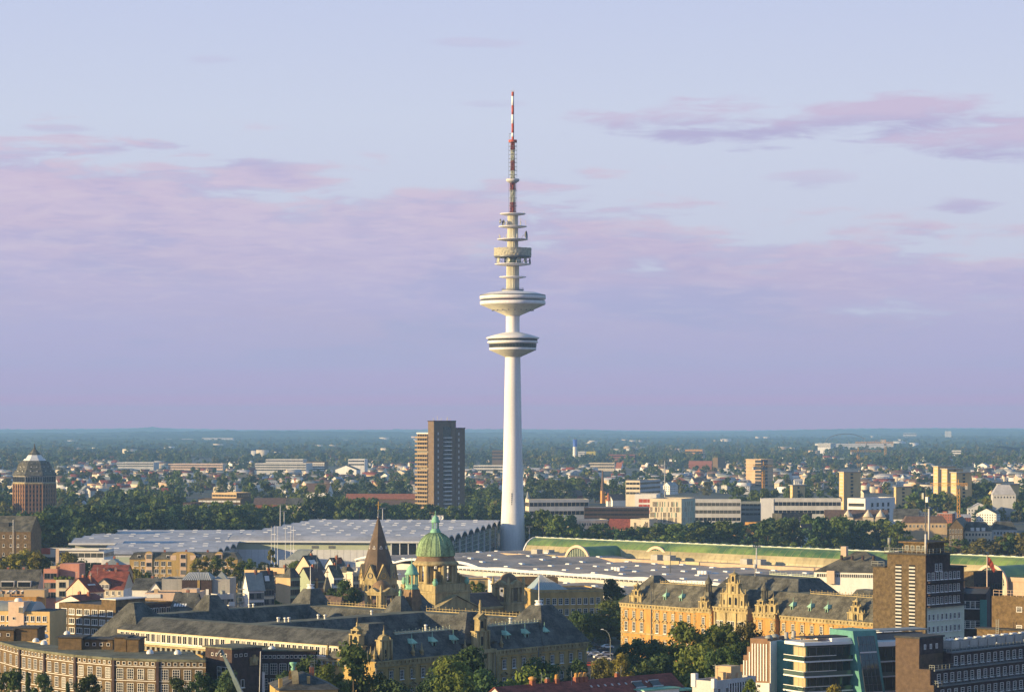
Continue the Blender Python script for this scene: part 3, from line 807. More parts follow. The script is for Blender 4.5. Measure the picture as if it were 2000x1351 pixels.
    # projecting centre and gables
    c = uo(942, -1)
    MB().box(c - 4.4, c + 4.4, -.9, -.004, -2, 21.6, 'sand').build('wall', t)
    for q in (-4.2, -2.2, 2.2, 4.2): MB().box(c + q - .3, c + q + .3, -1.25, -.904, 0, 20.6, 'sand').build('pilaster', t)
    MB().box(c - 4.8, c + 4.8, -1.5, -.905, 20.61, 21.5, 'sand').build('cornice', t)
    for z in (16.1, 11.3): win(t, me, c, -.904, z)
    stepped_gable(t, c, -.3, 21.6, 5.2, 8.6, stages=((1.0, .54), (.56, .36)), top='pediment', curls=False)
    b = MB(); b.lathe([(.4, 30.2), (.45, 30.8), (.25, 31.0), (.38, 31.8), (.42, 32.6), (.26, 33.1), (.18, 33.2), (.24, 33.6), (.02, 33.9)], 'sand', 8, c, -.3); b.build('statue', t)
    stepped_gable(t, uo(752), .4, 21.0, 4.0, 5.0, stages=((1.0, 1.0),), top='round', curls=False)
    stepped_gable(t, .4, 6.2, 20.8, 4.8, 8.0, rz=-PI / 2, stages=((1.0, .46), (.74, .34), (.46, .14)), top='round', curls=False)
    pm = MB().lathe([(.45, 0), (.45, 1.4), (.6, 1.5), (.3, 2.0), (.03, 3.6)], 'sand', 6).mesh('pinnacle')
    for x, v in ((.3, .2), (3.2, .2), (5.6, .2), (13.4, .2), (16.5, .2), (32, .2), (45.5, .2), (.2, 1.5), (.2, 11.5), (.2, 16)): put('pinnacle', pm, t, (x, v, 20.9))
    for px in (803, 843, 884, 986, 1024, 1062):
        dormer(t, uo(px, 2.5), 2.6, 23.6)
    # small things on the roofs
    rng = random.Random(8)
    for i in range(14):
        u, v = rng.uniform(15, 62), rng.choice((51, 53, DD - 7, 7.5)); b = MB()
        b.lathe([(.3, 26.5), (.3, 27.6), (.42, 27.65), (.42, 27.9), (.02, 28.0)], 'trim', 8, u, v); b.build('roof_vent', t)
build_left_court()

def build_right_court():
    x0, y0, ux, uy = 35.4, 872.0, .617, -.788
    L = 122.0
    t = thing('courthouse', 'long orange brick courthouse with sandstone gables and small copper dormers', 'courthouse', (x0, y0, 0), math.atan2(uy, ux))
    uo = lambda px, off=0.0: u_of(px, x0 - uy * off, y0 + ux * off, ux, uy)
    z1 = 19.6
    MB().box(0, L, 0, 17, -2, z1, 'orange').build('wall', t)
    ca, cb = uo(1362), uo(1522)
    MB().frus(0, L + .6, -.6, 17.6, z1 + .01, 6, L, 5.2, 11, 26.2, 'slate', top='olive').build('roof', t)
    MB().frus(-.7, uo(1293, 3), -.7, 18, z1 + .02, 7, uo(1288, 6) - 4, 7, 10, 28.4, 'slate').build('roof', t)
    MB().frus(ca - 6, cb + 6, 2, 30, z1 + .03, ca + 4, cb - 3, 11, 20, 30.0, 'slateb', top='slate').build('roof', t)
    MB().box(ca + 2, cb - 2, 17.01, 30, -2, z1, 'orange').build('wall', t)
    MB().frus(cb + 6, L, 17.7, 32, z1, cb + 10, L, 23, 27, 27, 'slateb').build('roof', t)
    cornice(t, -.4, ca, -.004, z1); cornice(t, cb, L, -.004, z1)
    crest(t, (uo(1288, 5), 5.4, 0), (ca - 1, 5.4, 0), 26.2, 1.0, 'sand'); crest(t, (cb + 8, 5.4, 0), (L - 2, 5.4, 0), 26.2, 1.0, 'sand')
    crest(t, (ca + 12, 19.8, 0), (cb - 4, 19.8, 0), 30, .9, 'lime')
    # centre and corner projections
    MB().box(ca, ca + 8.5, -1.6, -.004, -2, z1 + .4, 'orange').box(cb - 9.5, cb, -1.6, -.004, -2, z1 + .4, 'orange').build('wall', t)
    ma, mb_ = uo(1398, -2), uo(1463, -2)
    MB().box(ma, mb_, -2.6, -.005, -2, z1 + 1.4, 'sand').build('wall', t)
    cornice(t, ca - .2, ca + 8.6, -1.604, z1 + .4); cornice(t, cb - 9.6, cb + .2, -1.604, z1 + .4); cornice(t, ma - .3, mb_ + .3, -2.604, z1 + 1.4)
    for i in range(4):
        x = ma + .5 + (mb_ - ma - 1) * i / 3; MB().box(x - .35, x + .35, -3.0, -2.604, 0, z1 - .3, 'sand').build('pilaster', t)
    wb = wproto(1.5, 4.6, 'cross3')
    for k in range(3):
        for d in (-.85, .85): win(t, wb, ma + (mb_ - ma) * (k + .5) / 3 + d, -2.604, 12.2, 0, 'hall_window')
    MB().box(0, ca, -.4, -.003, 9.9, 10.4, 'sand').box(cb, L, -.4, -.003, 9.9, 10.4, 'sand').build('string_course', t)
    q = MB()
    for u, y in ((0, 0), (14.8, 0), (ca, -1.6), (ca + 7.3, -1.6), (cb - 9.5, -1.6), (cb - 1.2, -1.6)):
        for i in range(21): q.box(u, u + (1.2 if i % 2 else .8), y - .14, y - .004, i * .9, i * .9 + .72, 'sand')
    q.build('quoin', t)
    me = wproto(1.2, 2.2, 'cross3-h'); me2 = wproto(1.35, 3.0, 'cross3-p')
    us = [2.6 + 3.82 * i for i in range(4)][:3] + [uo(p) for p in (1283.7, 1299, 1314.5, 1330, 1345.5)]
    p0 = uo(1549); us += [p0 + 4.05 * i for i in range(16) if p0 + 4.05 * i < L - 1]
    spots = [(u, 0) for u in us] + [(uo(1374, -1.6), -1.6), (uo(1485, -1.6), -1.6), (uo(1509, -1.6), -1.6)] + [(uo(1531), 0)]
    for u, y in spots:
        win(t, me, u, y - .004, 15.0); win(t, me2, u, y - .004, 10.7); win(t, me, u, y - .004, 6.0)
    for x, hh in ((15.2, 24.0), (ca - .4, 19.0)): MB().tube((x, -.3, 0), (x, -.3, hh), .16, 'dsteel', 6).build('drainpipe', t)
    stepped_gable(t, uo(1243), .4, z1, 5.8, 6.0)
    stepped_gable(t, uo(1432.5, -2), -1.6, z1 + 1.4, 10.6, 10.2)
    stepped_gable(t, uo(1374, -1.6), -1.0, z1 + .4, 3.8, 3.6, stages=((1, .6), (.55, .34)))
    stepped_gable(t, uo(1486, -1.6), -1.0, z1 + .4, 4.4, 4.0, stages=((1, .6), (.55, .34)))
    stepped_gable(t, uo(1508, -1.6), -1.0, z1 + .4, 3.6, 4.6, stages=((1, .6), (.55, .34)))
    stepped_gable(t, uo(1672.5), .4, z1, 6.4, 6.0)
    def spirelet(px, off, z0, m='slate'):
        u = uo(px, off); s = MB()
        s.frus(u - 1.7, u + 1.7, off - 1.7, off + 1.7, z0, u - .8, u + .8, off - .8, off + .8, z0 + 4.6, m)
        z = z0 + 4.6
        for i in range(6):
            a = PI / 3 * i; s.tube((u + .8 * math.cos(a), off + .8 * math.sin(a), z), (u + .8 * math.cos(a), off + .8 * math.sin(a), z + 2.4), .2, m, 5)
        s.lathe([(.45, z), (.45, z + 2.4)], 'dsteel', 6, u, off)
        s.lathe([(1.2, z + 2.4), (1.25, z + 2.7), (1.1, z + 3.2), (.6, z + 4.0), (.25, z + 4.4), (.12, z + 5.2), (.02, z + 6.4)], m, 8, u, off)
        s.build('spirelet', t)
    spirelet(1384.5, 1.5, 20.4); spirelet(1494, 1.5, 19.6, 'slate')
    for px in (1304, 1335, 1552, 1587, 1620): dormer(t, uo(px, 2.2), 2.0, 21.9, 1.5)
    MB().lathe([(.02, 29.5), (.12, 29.6), (.12, 36), (.03, 36.5)], 'dsteel', 6, 15, 8).build('roof_mast', t)
    MB().lathe([(.02, 30.0), (.12, 30.1), (.12, 32.4), (.5, 32.6), (.7, 33.2), (.5, 33.8), (.02, 33.9)], 'pale', 10, uo(1475, 9), 9).build('weather_globe', t)
build_right_court()

def build_domed_court():
    x0, y0, ux, uy = -42.4, 880.0, .692, .722
    t = thing('domed_courthouse', 'sandstone courthouse with a ribbed green copper dome and two small domed pavilions', 'courthouse', (x0, y0, 0), math.atan2(uy, ux))
    L = 66.0
    MB().box(0, L, 2, 46, -2, 15, 'ochre').box(L * .5 - 11, L * .5 + 11, -1.0, 1.99, -2, 15.5, 'sand').build('wall', t)
    for a in ((-.5, 27, 2, 20, 15, 5, 22, 8, 13, 19.2), (40, L + .5, 2, 20, 15, 44, 61, 8, 13, 19.2), (-.5, 16, 20.1, 46, 15, 5, 9, 25, 41, 19.5), (50, L + .5, 20.1, 46, 15, 56, 60, 25, 41, 19.5), (17, 49, 30, 46.5, 15, 22, 44, 36, 40, 20)):
        MB().frus(*a, 'brownroof').build('roof', t)
    cx, cy = 33.6, 9.4
    # attic block, drum, dome, lantern
    MB().box(cx - 8.3, cx + 8.3, cy - 8.3, cy + 8.3, 14, 20.6, 'sand').box(cx - 8.7, cx + 8.7, cy - 8.7, cy + 8.7, 20.61, 21.3, 'sand').box(cx - 7.6, cx + 7.6, cy - 7.6, cy + 7.6, 21.31, 23.6, 'sand').build('attic', t)
    b = MB().lathe([(7.4, 23.6), (7.6, 23.9), (7.2, 24.3), (6.4, 24.35)], 'sand', 8, cx, cy, a0=PI / 8, a1=2 * PI + PI / 8, smooth=False)
    for i in range(8):
        a = PI / 4 * i + PI / 8; c, s = math.cos(a), math.sin(a)
        for d in (-.13, .13):
            ca_, sa_ = math.cos(a + d), math.sin(a + d)
            b.box(cx + 6.4 * ca_ - .5, cx + 6.4 * ca_ + .5, cy + 6.4 * sa_ - .5, cy + 6.4 * sa_ + .5, 24.3, 29.6, 'sand')
        b.tube((cx + 7.2 * c, cy + 7.2 * s, 21.3), (cx + 7.2 * c, cy + 7.2 * s, 29.8), .75, 'sand', 8)
        for d in (.26, .53):
            ca_, sa_ = math.cos(a + d), math.sin(a + d)
            b.tube((cx + 5.9 * ca_, cy + 5.9 * sa_, 24.3), (cx + 5.9 * ca_, cy + 5.9 * sa_, 29.6), .32, 'sand', 8)
    b.lathe([(6.0, 29.6), (7.6, 29.62), (7.9, 30.2), (7.7, 30.6), (7.2, 30.9), (6.9, 31.2)], 'sand', 32, cx, cy)
    b.build('drum', t)
    for i in range(4):
        a = PI / 2 * i + PI / 4; r = 10.6; c, s = math.cos(a), math.sin(a)
        v = MB().box(cx + r * c - .8, cx + r * c + .8, cy + r * s - .8, cy + r * s + .8, 20.6, 23.2, 'sand')
        v.lathe([(.5, 23.2), (.9, 23.8), (.95, 24.6), (.5, 25.0), (.7, 25.4), (.1, 25.7)], 'copper', 8, cx + r * c, cy + r * s)
        v.build('urn', t)
        w = MB()
        for q in range(5): w.box(cx + (6.9 + .75 * q) * c - .4, cx + (6.9 + .75 * q) * c + .4, cy + (6.9 + .75 * q) * s - .4, cy + (6.9 + .75 * q) * s + .4, 23.6 - .1 * q, 28 - q * 1.05 + .12 * q * q, 'sand')
        w.build('scroll_buttress', t)
    MB().lathe([(6.9, 30.9), (6.7, 31.6), (6.25, 32.3), (6.3, 32.8)], 'rust', 48, cx, cy).build('dome_base', t)
    prof = [(6.55 * math.cos(q), 33.0 + 7.9 * math.sin(q)) for q in [i * PI / 2 / 14 * .93 for i in range(15)]]
    MB().lathe([(6.3, 32.75), (6.62, 32.8)] + prof, 'domecop', 64, cx, cy).build('dome', t)
    b = MB()
    for i in range(24):
        a = 2 * PI * i / 24
        for p, q in zip(prof, prof[1:]): b.tube((cx + (p[0] + .02) * math.cos(a), cy + (p[0] + .02) * math.sin(a), p[1]), (cx + (q[0] + .02) * math.cos(a), cy + (q[0] + .02) * math.sin(a), q[1]), .11, 'domecop', 4)
    b.build('dome_rib', t)
    z = 40.6
    b = MB().lathe([(1.9, z), (1.75, z + .6), (1.3, z + 1.3), (1.2, z + 1.4)], 'copper', 16, cx, cy)
    for i in range(8):
        a = PI / 4 * i; b.tube((cx + 1.05 * math.cos(a), cy + 1.05 * math.sin(a), z + 1.3), (cx + 1.05 * math.cos(a), cy + 1.05 * math.sin(a), z + 3.4), .17, 'copper', 6)
    b.lathe([(1.1, z + 3.4), (1.55, z + 3.5), (1.55, z + 3.75), (1.3, z + 4.2), (1.05, z + 5.0), (.5, z + 5.7), (.12, z + 6.0), (.1, z + 6.8), (.22, z + 7.0), (.02, z + 7.5)], 'copper', 16, cx, cy)
    b.build('lantern', t)
    # domed corner pavilions
    for px_u in (3.0, 63.2):
        p = thing('pavilion', None, None, (0, 0, 0)); p.parent = t
        cx2, cy2 = px_u, 3.6
        MB().box(-4, 4, -4, 4, 13, 16.0, 'sand').box(-4.3, 4.3, -4.3, 4.3, 15.4, 16.1, 'sand').build('pedestal', p, (cx2, cy2, 0))
        c = MB()
        for sx in (-1, 1):
            for sy in (-1, 1):
                c.box(sx * 3.3 - .65, sx * 3.3 + .65, sy * 3.3 - .65, sy * 3.3 + .65, 16.1, 21.2, 'sand')
            for dx in (-1.5, 1.5):
                c.tube((dx, sx * 3.3, 16.1), (dx, sx * 3.3, 21.2), .38, 'sand', 8).tube((sx * 3.3, dx, 16.1), (sx * 3.3, dx, 21.2), .38, 'sand', 8)
        c.build('column', p, (cx2, cy2, 0))
        e = MB().box(-4.1, 4.1, -4.1, 4.1, 21.2, 22.1, 'sand').box(-4.4, 4.4, -4.4, 4.4, 22.11, 22.5, 'sand')
        for q in range(4):
            a = q * PI / 2; cc, ss = math.cos(a), math.sin(a)
            tri = [(-2.4, -4.3, 22.5), (2.4, -4.3, 22.5), (0, -4.3, 23.8)]
            f0 = [(x * cc - y * ss, x * ss + y * cc, z_) for x, y, z_ in tri]; e.face(f0, 'sand')
            f1 = [(x * cc - (y + 2.5) * ss, x * ss + (y + 2.5) * cc, z_) for x, y, z_ in tri]
            e.face([f0[0], f0[2], f1[2], f1[0]], 'sand'); e.face([f0[2], f0[1], f1[1], f1[2]], 'sand')
            e.lathe([(.5, 22.5), (.5, 23.8), (.25, 24.4), (.1, 24.9)], 'sand', 6, 3.7 * (1 if q in (0, 1) else -1), 3.7 * (1 if q in (0, 3) else -1))
        e.build('entablature', p, (cx2, cy2, 0))
        MB().lathe([(3.1, 22.5), (3.1, 23.3)] + [(3.0 * math.cos(q), 23.4 + 2.6 * math.sin(q)) for q in [i * PI / 2 / 8 for i in range(8)]] + [(.1, 26.1)], 'rust', 24).build('cupola', p, (cx2, cy2, 0))
    me = wproto(1.3, 2.6, 'cross3')
    row(t, me, 8, 22, 4, 9.5, 'f', L, 46); row(t, me, 44, 58, 4, 9.5, 'f', L, 46)
    for o in t.children:
        if o.name.startswith('window'): o.location.y += 2.0
    b = MB(); cxx = L * .5
    b.face([(cxx - 10, -1.3, 15.5), (cxx + 10, -1.3, 15.5), (cxx, -1.3, 19.6)], 'sand')
    b.slab([(cxx - 10.6, -1.8, 15.4), (cxx - 10.6, 2.4, 15.4), (cxx, 2.4, 19.8), (cxx, -1.8, 19.8)], .3, 'sand')
    b.slab([(cxx, -1.8, 19.8), (cxx, 2.4, 19.8), (cxx + 10.6, 2.4, 15.4), (cxx + 10.6, -1.8, 15.4)], .3, 'sand')
    b.build('pediment', t)
    MB().box(-.4, 27, 1.4, 1.996, 14.3, 15, 'sand').box(40, L + .4, 1.4, 1.996, 14.3, 15, 'sand').build('cornice', t)
build_domed_court()

def build_church():
    Y = 960.0
    t = thing('church', 'sandstone church with an octagonal tower under a steep dark brown spire', 'church', (wx(739, Y), Y, 0), math.radians(20))
    r = 6.7
    A = [PI / 4 * i + PI / 8 for i in range(9)]
    MB().lathe([(r, -1), (r, 15.4), (r + .35, 15.5), (r + .35, 16.0), (r - .05, 16.05), (r - .05, 22.2)], 'sand', 8, a0=PI / 8, a1=2 * PI + PI / 8, smooth=False).build('wall', t)
    ar = r * math.cos(PI / 8); hw = r * math.sin(PI / 8)
    for i in range(8):
        a = PI / 4 * (i + 1); rz = a + PI / 2
        loc = (ar * math.cos(a), ar * math.sin(a), 0)
        g = MB()
        g.face([(-hw, -.12, 21.9), (hw, -.12, 21.9), (0, -.12, 27.2)], 'sand')
        g.slab([(-hw - .2, -.4, 21.8), (-hw - .2, 2.6, 21.8), (0, 2.6, 27.4), (0, -.4, 27.4)], .2, 'sand')
        g.slab([(0, -.4, 27.4), (0, 2.6, 27.4), (hw + .2, 2.6, 21.8), (hw + .2, -.4, 21.8)], .2, 'sand')
        g.build('gable', t, loc, rz)
        c = MB().lathe([(1.0, 0), (1.0, .15), (.82, .16), (.82, .05)], 'gold' if i % 2 else 'dsteel', 20)
        o = c.build('rose_window' if i % 2 == 0 else 'clock', t, (loc[0] + .2 * math.cos(a), loc[1] + .2 * math.sin(a), 23.6))
        o.rotation_euler = Vector((math.cos(a), math.sin(a), 0)).to_track_quat('Z', 'Y').to_euler()
        w = MB()
        for x in (-1.55, 0, 1.55):
            w.arch(x, 1.0, 17.0, 19.7, -.03, 'dglass')
            w.box(x - .78, x - .54, -.25, -.003, 16.6, 20.4, 'sand').box(x + .54, x + .78, -.25, -.003, 16.6, 20.4, 'sand')
        w.build('belfry_window', t, loc, rz)
    MB().lathe([(r - .2, 23.2), (r - 1.35, 27.0), (.15, 44.5)], M.setdefault('spire', mat('spire_slate', (.115, .082, .058), .75, .14, .4)), 8, a0=PI / 8, a1=2 * PI + PI / 8, smooth=False).build('spire', t)
    for i in range(8):
        b = MB()
        a = PI / 4 * (i + 1); rr = 3.55 * math.cos(PI / 8); c, s = math.cos(a), math.sin(a); z = 33.0
        px_, py_ = -s, c
        for k in (-1, 1):
            b.tube((rr * c + k * .5 * px_, rr * s + k * .5 * py_, z), ((rr - .05) * c * .95, (rr - .05) * s * .95, z + 1.1), .10, 'trim', 4)
        b.tube((rr * c - .5 * px_, rr * s - .5 * py_, z), (rr * c + .5 * px_, rr * s + .5 * py_, z), .10, 'trim', 4)
        b.build('spire_light', t)
    b = MB().lathe([(.5, 44.0), (.55, 44.3), (.25, 44.6), (.2, 46.2), (.4, 46.6), (.12, 47.0)], 'dsteel', 8)
    b.build('finial', t)
    b = MB().tube((0, 0, 46.8), (0, 0, 49.8), .17, 'gold', 6); b.tube((-.95, 0, 48.6), (.95, 0, 48.6), .17, 'gold', 6)
    b.build('cross', t, (0, 0, 0), -math.radians(20))
    for i in range(8):
        a = A[i]; c, s = math.cos(a) * (r + .25), math.sin(a) * (r + .25)
        MB().lathe([(.55, 15.6), (.55, 17.2), (.65, 17.3), (.3, 17.8), (.05, 18.6)], 'sand', 6).build('pinnacle', t, (c, s, 0))
    # nave
    MB().box(-24, -5.2, -6, 6, -1, 13, 'sand').build('nave_wall', t)
    MB().gable(-24, -5, -6, 6, 13, 6.0, 'x', 'brownroof', 'sand').build('nave_roof', t)
    b = MB().frus(-20.5, -17.5, -1.5, 1.5, 18.2, -19.3, -18.7, -.3, .3, 23.2, 'slate').tube((-19, 0, 23), (-19, 0, 25.6), .12, 'gold', 6).tube((-19.6, 0, 24.9), (-18.4, 0, 24.9), .12, 'gold', 6)
    b.build('ridge_turret', t)
build_church()
# ================================================================ exhibition halls
def build_halls():
    # rear wave-roofed halls: bays of shallow arcs one behind the other
    def wave_hall(label, x, y, rz, W, bay, n, z, rise, walls, front):
        t = thing('exhibition_hall', label, 'hall', (x, y, 0), rz)
        walls(t, W, bay * n, z)
        for i in range(n):
            b = MB()
            b.vault(-2.5, W + 2.5, i * bay, (i + 1) * bay, z, rise, 'metalroof', 14)
            b.vault(-2.5, W + 2.5, i * bay, (i + 1) * bay, z - .5, rise, 'dsteel', 14)
            for xx in (-2.6, W + 2.6):
                w = bay / 2; R = (w * w + rise * rise) / (2 * rise); ang = math.asin(w / R)
                P = [((i + .5) * bay + R * math.sin(-ang + 2 * ang * q / 14), z + rise - R + R * math.cos(-ang + 2 * ang * q / 14)) for q in range(15)]
                for (ya, za), (yb, zb) in zip(P, P[1:]):
                    b.face([(xx, ya, za - .55), (xx, yb, zb - .55), (xx, yb, zb + .12), (xx, ya, za + .12)], 'steel')
            b.build('roof', t)
            k = max(4, int(W / 14))
            for q in range(k):
                xx = W * (q + .5 + .25 * (i % 2)) / (k + .4)
                yy = (i + .42) * bay; w = bay / 2; R = (w * w + rise * rise) / (2 * rise)
                zz = z + rise - R + math.sqrt(R * R - (.08 * bay) ** 2)
                MB().frus(xx - 1.5, xx + 1.5, yy - .7, yy + .7, zz - .1, xx - 1.2, xx + 1.2, yy - .4, yy + .4, zz + .3, 'skyl').build('skylight', t)
        if front:
            MB().box(-3, W + 3, -3.5, -.2, z - .5, z + .5, 'steel').build('eaves', t)
        return t
    def wallsB(t, W, D, z):
        MB().box(0, W, 0, .6, 0, z - 4.4, 'steel').box(.2, W - .2, .61, D, 0, z - .7, 'pale').build('wall', t)
        MB().box(0, W * .76, .02, .6, z - 4.38, z - .6, 'lime').build('clerestory', t)
        b = MB()
        for i in range(32): b.box(W * i / 32 - .06, W * i / 32 + .06, -.05, -.003, 0, z - 4.4, 'metalroof')
        b.build('panel_joint', t)
        MB().box(W * .76, W - .8, -.35, .0, 0, z - 1.2, 'dglass').build('entrance_glazing', t)
        for i in range(6): MB().box(W * (.76 + .04 * i) - .25, W * (.76 + .04 * i) + .25, -2.5, -2.0, 0, z - .5, 'steel').build('canopy_post', t)
        for px in (.38, .46):
            v = MB().box(W * px, W * px + 3.4, -.2, -.004, z - 3.7, z - 2.3, 'dsteel'); v.build('louvre', t)
        # glazed east side with white columns
        MB().box(W - .19, W + .02, 2, D - 1, 0, z - .1, 'hglass').build('side_glazing', t)
        n = 9
        for i in range(n + 1):
            MB().box(W + 1.2, W + 2.0, D * i / n - .4, D * i / n + .4, 0, z - .2, 'steel').build('column', t)
        g = MB()
        for k in range(1, 6): g.box(W + .03, W + .2, 2, D - 1, z * k / 6 - .12, z * k / 6 + .12, 'lime')
        for i in range(n * 4): g.box(W + .03, W + .18, 2 + (D - 3) * i / (n * 4) - .12, 2 + (D - 3) * i / (n * 4) + .12, 0, z - .3, 'lime')
        g.build('mullion', t)
    wave_hall('huge pale grey exhibition hall whose wave roof carries rows of white skylights before the tower', -150, 1440, -.11, 114, 28.3, 9, 15, 3.2, wallsB, True)
    def wallsA(t, W, D, z):
        MB().box(0, W, 0, D, 0, z - .6, 'pale').build('wall', t)
        MB().box(2, W - 2, -.06, .02, z - 4, z - 1.4, 'lime').build('window_band', t)
    wave_hall('smaller grey wave roofed exhibition hall lying in front of the dark wood', -236, 1452, -.02, 88, 28, 5, 13, 2.6, wallsA, True)
    wave_hall('low grey wave roofed exhibition hall behind the ochre brick factory', -206, 1345, -.02, 56, 26, 4, 12.5, 2.6, wallsA, False)
    # south halls: broad membrane roofs
    rz = math.atan2(-.78, .62)
    t = thing('exhibition_hall', 'broad flat exhibition hall with grey roof and bright white edge behind the dome', 'hall', (-15.8, 1205.7, 0), rz)
    MB().box(-95, 165, .5, 92, 0, 12.6, 'pale').build('wall', t)
    b = MB(); n = 8
    for i in range(n):
        a = -95 + 260 * i / n; c = -95 + 260 * (i + 1) / n
        P = [(a + (c - a) * q / 12, 13.2 + (2.2 if i < 3 else .6) * math.sin(PI * q / 12)) for q in range(13)]
        for (xa, za), (xb, zb) in zip(P, P[1:]):
            b.face([(xa, 0, za), (xb, 0, zb), (xb, 92, zb), (xa, 92, za)], 'metalroof2', True)
            b.face([(xa, -.1, za - .9), (xb, -.1, zb - .9), (xb, -.1, zb + .15), (xa, -.1, za + .15)], 'steel')
            b.face([(xa, -.1, za + .15), (xb, -.1, zb + .15), (xb, .5, zb + .15), (xa, .5, za + .15)], 'steel')
            b.face([(xa, -1.6, za - .9), (xb, -1.6, zb - .9), (xb, -.1, zb - .9), (xa, -.1, za - .9)], 'steel')
    b.build('roof', t)
    MB().box(-30, 165, -1.5, .45, 12.4, 13.6, 'steel').build('eaves', t)
    b = MB()
    for i in range(64): b.box(-30 + i * 3, -29.6 + i * 3, -1.3, .4, 11.6, 12.38, 'steel')
    b.build('eaves_bracket', t)
    rng = random.Random(3)
    for i in range(13):
        for j in range(5):
            x = -86 + 19.5 * i + (j % 2) * 8 + rng.uniform(-1, 1); y = 9 + 17.5 * j
            k = int((x + 95) / 32.5); ph = ((x + 95) % 32.5) / 32.5
            z = 13.2 + (2.2 if k < 3 else .6) * math.sin(PI * ph)
            MB().frus(x - 1.5, x + 1.5, y - 1.0, y + 1.0, z - .2, x - 1.2, x + 1.2, y - .7, y + .7, z + .5, 'skyl').build('skylight', t)
    for x, y in ((60, 30), (62, 30), (64, 30), (105, 40), (107, 40), (109, 40)): MB().box(x - .8, x + .8, y - 1.5, y + 1.5, 13, 15, 'steel').build('air_handling_unit', t)
    t = thing('exhibition_hall', 'lower grey membrane roofed hall below the bright white roof edge', 'hall', (-15.8, 1205.7, 0), rz)
    MB().box(-95, 165, -44, -2, 0, 9.2, 'pale').build('wall', t)
    b = MB()
    for i in range(n):
        a = -95 + 260 * i / n; c = -95 + 260 * (i + 1) / n
        P = [(a + (c - a) * q / 10, 9.4 + .9 * math.sin(PI * q / 10)) for q in range(11)]
        for (xa, za), (xb, zb) in zip(P, P[1:]): b.face([(xa, -44.5, za), (xb, -44.5, zb), (xb, -1.9, zb), (xa, -1.9, za)], 'metalroof2', True)
    b.build('roof', t)
    for i in range(14):
        for j in range(3):
            x = -88 + 18.4 * i + (j % 2) * 7; y = -38 + 13 * j; ph = ((x + 95) % 32.5) / 32.5; z = 9.4 + .9 * math.sin(PI * ph)
            MB().frus(x - 1.5, x + 1.5, y - 1.0, y + 1.0, z - .2, x - 1.2, x + 1.2, y - .7, y + .7, z + .5, 'skyl').build('skylight', t)
    # barrel-vaulted green hall
    rz = math.atan2(-.705, .709)
    t = thing('vaulted_hall', 'long glazed hall under a green barrel vault with arched cross wings', 'hall', (12.0, 1331.0, 0), rz)
    L = 330; R = 9.4; zc = 11.6
    def ribbed(x0, x1, along, r, name, seg=18):
        g = MB()
        for i in range(seg):
            a, c = PI * i / seg, PI * (i + 1) / seg
            low = i < 4 or i >= seg - 4
            m = 'vaultcream' if (low and along == 'x') else 'vault'
            p = lambda q, ang: ((q, -r * math.cos(ang), zc + r * math.sin(ang) * 1.05) if along == 'x' else (r * math.cos(ang), q, zc + r * math.sin(ang) * 1.05))
            g.face([p(x0, a), p(x1, a), p(x1, c), p(x0, c)] if along == 'x' else [p(x0, c), p(x1, c), p(x1, a), p(x0, a)], m, True)
        return g
    ribbed(0, L, 'x', R, 'vault').build('vault', t)
    b = MB()
    for q in range(0, 84):
        x = L * q / 83
        for i in range(12):
            a, c = PI * i / 12, PI * (i + 1) / 12; r = R + .04
            b.tube((x, -r * math.cos(a), zc + 1.05 * r * math.sin(a)), (x, -r * math.cos(c), zc + 1.05 * r * math.sin(c)), .5 if q in (0, 83) else .07, 'steel' if q in (0, 83) else 'vaultcream', 4)
    b.build('vault_rib', t)
    b = MB().box(0, L, -.8, .8, zc + R * 1.05 - .1, zc + R * 1.05 + .35, 'lime')
    for q in range(60): b.box(L * q / 60, L * q / 60 + 2.2, -.9, .9, zc + R * 1.05 + .351, zc + R * 1.05 + .5, 'skyl')
    b.build('ridge_vent', t)
    MB().box(0, L, -R - .2, R + .2, 0, zc, 'peach').build('wall', t)
    def cross(u, half, y0):
        c = thing('cross_wing', None, None, (u, 0, 0)); c.parent = t
        ribbed(y0, R * .9, 'y', half, 'vault').build('cross_vault', c)
        ring = MB()
        for i in range(20):
            a, d = PI * i / 20, PI * (i + 1) / 20
            for (ra, rb, ya, yb) in ((half - .3, half + .9, y0 - .6, y0 + .4),):
                q = [((ra * math.cos(a)), zc + ra * 1.05 * math.sin(a)), (rb * math.cos(a), zc + rb * 1.05 * math.sin(a)), (rb * math.cos(d), zc + rb * 1.05 * math.sin(d)), (ra * math.cos(d), zc + ra * 1.05 * math.sin(d))]
                ring.face([(x, ya, z) for x, z in q], 'peach'); ring.face([(q[1][0], ya, q[1][1]), (q[1][0], yb, q[1][1]), (q[2][0], yb, q[2][1]), (q[2][0], ya, q[2][1])], 'peach')
        for s in (-1, 1): ring.box(s * (half + .3) - .6, s * (half + .3) + .6, y0 - .6, y0 + .4, 0, zc, 'peach')
        ring.build('arch', c)
        g = MB(); g.face([((half - .3) * math.cos(PI * i / 20), y0, zc + (half - .3) * 1.05 * math.sin(PI * i / 20)) for i in range(21)][::-1], 'hglass')
        g.box(-half + .3, half - .3, y0 - .01, y0 + .3, 0, zc, 'peach' if u < 200 else 'lime'); g.build('arch_glazing', c)
        mu = MB()
        for i in range(-4, 5):
            x = half * i / 5; mu.box(x - .12, x + .12, y0 - .2, y0 - .01, zc - 1, zc + (half - .4) * math.sqrt(max(0, 1 - (x / half) ** 2)), 'lime')
        mu.box(-half + .3, half - .3, y0 - .2, y0 - .011, zc + .8, zc + 1.0, 'lime').build('mullion', c)
    cross(58, 7.6, -31.5); cross(86, 7.2, -7); cross(292, 7.2, -32)
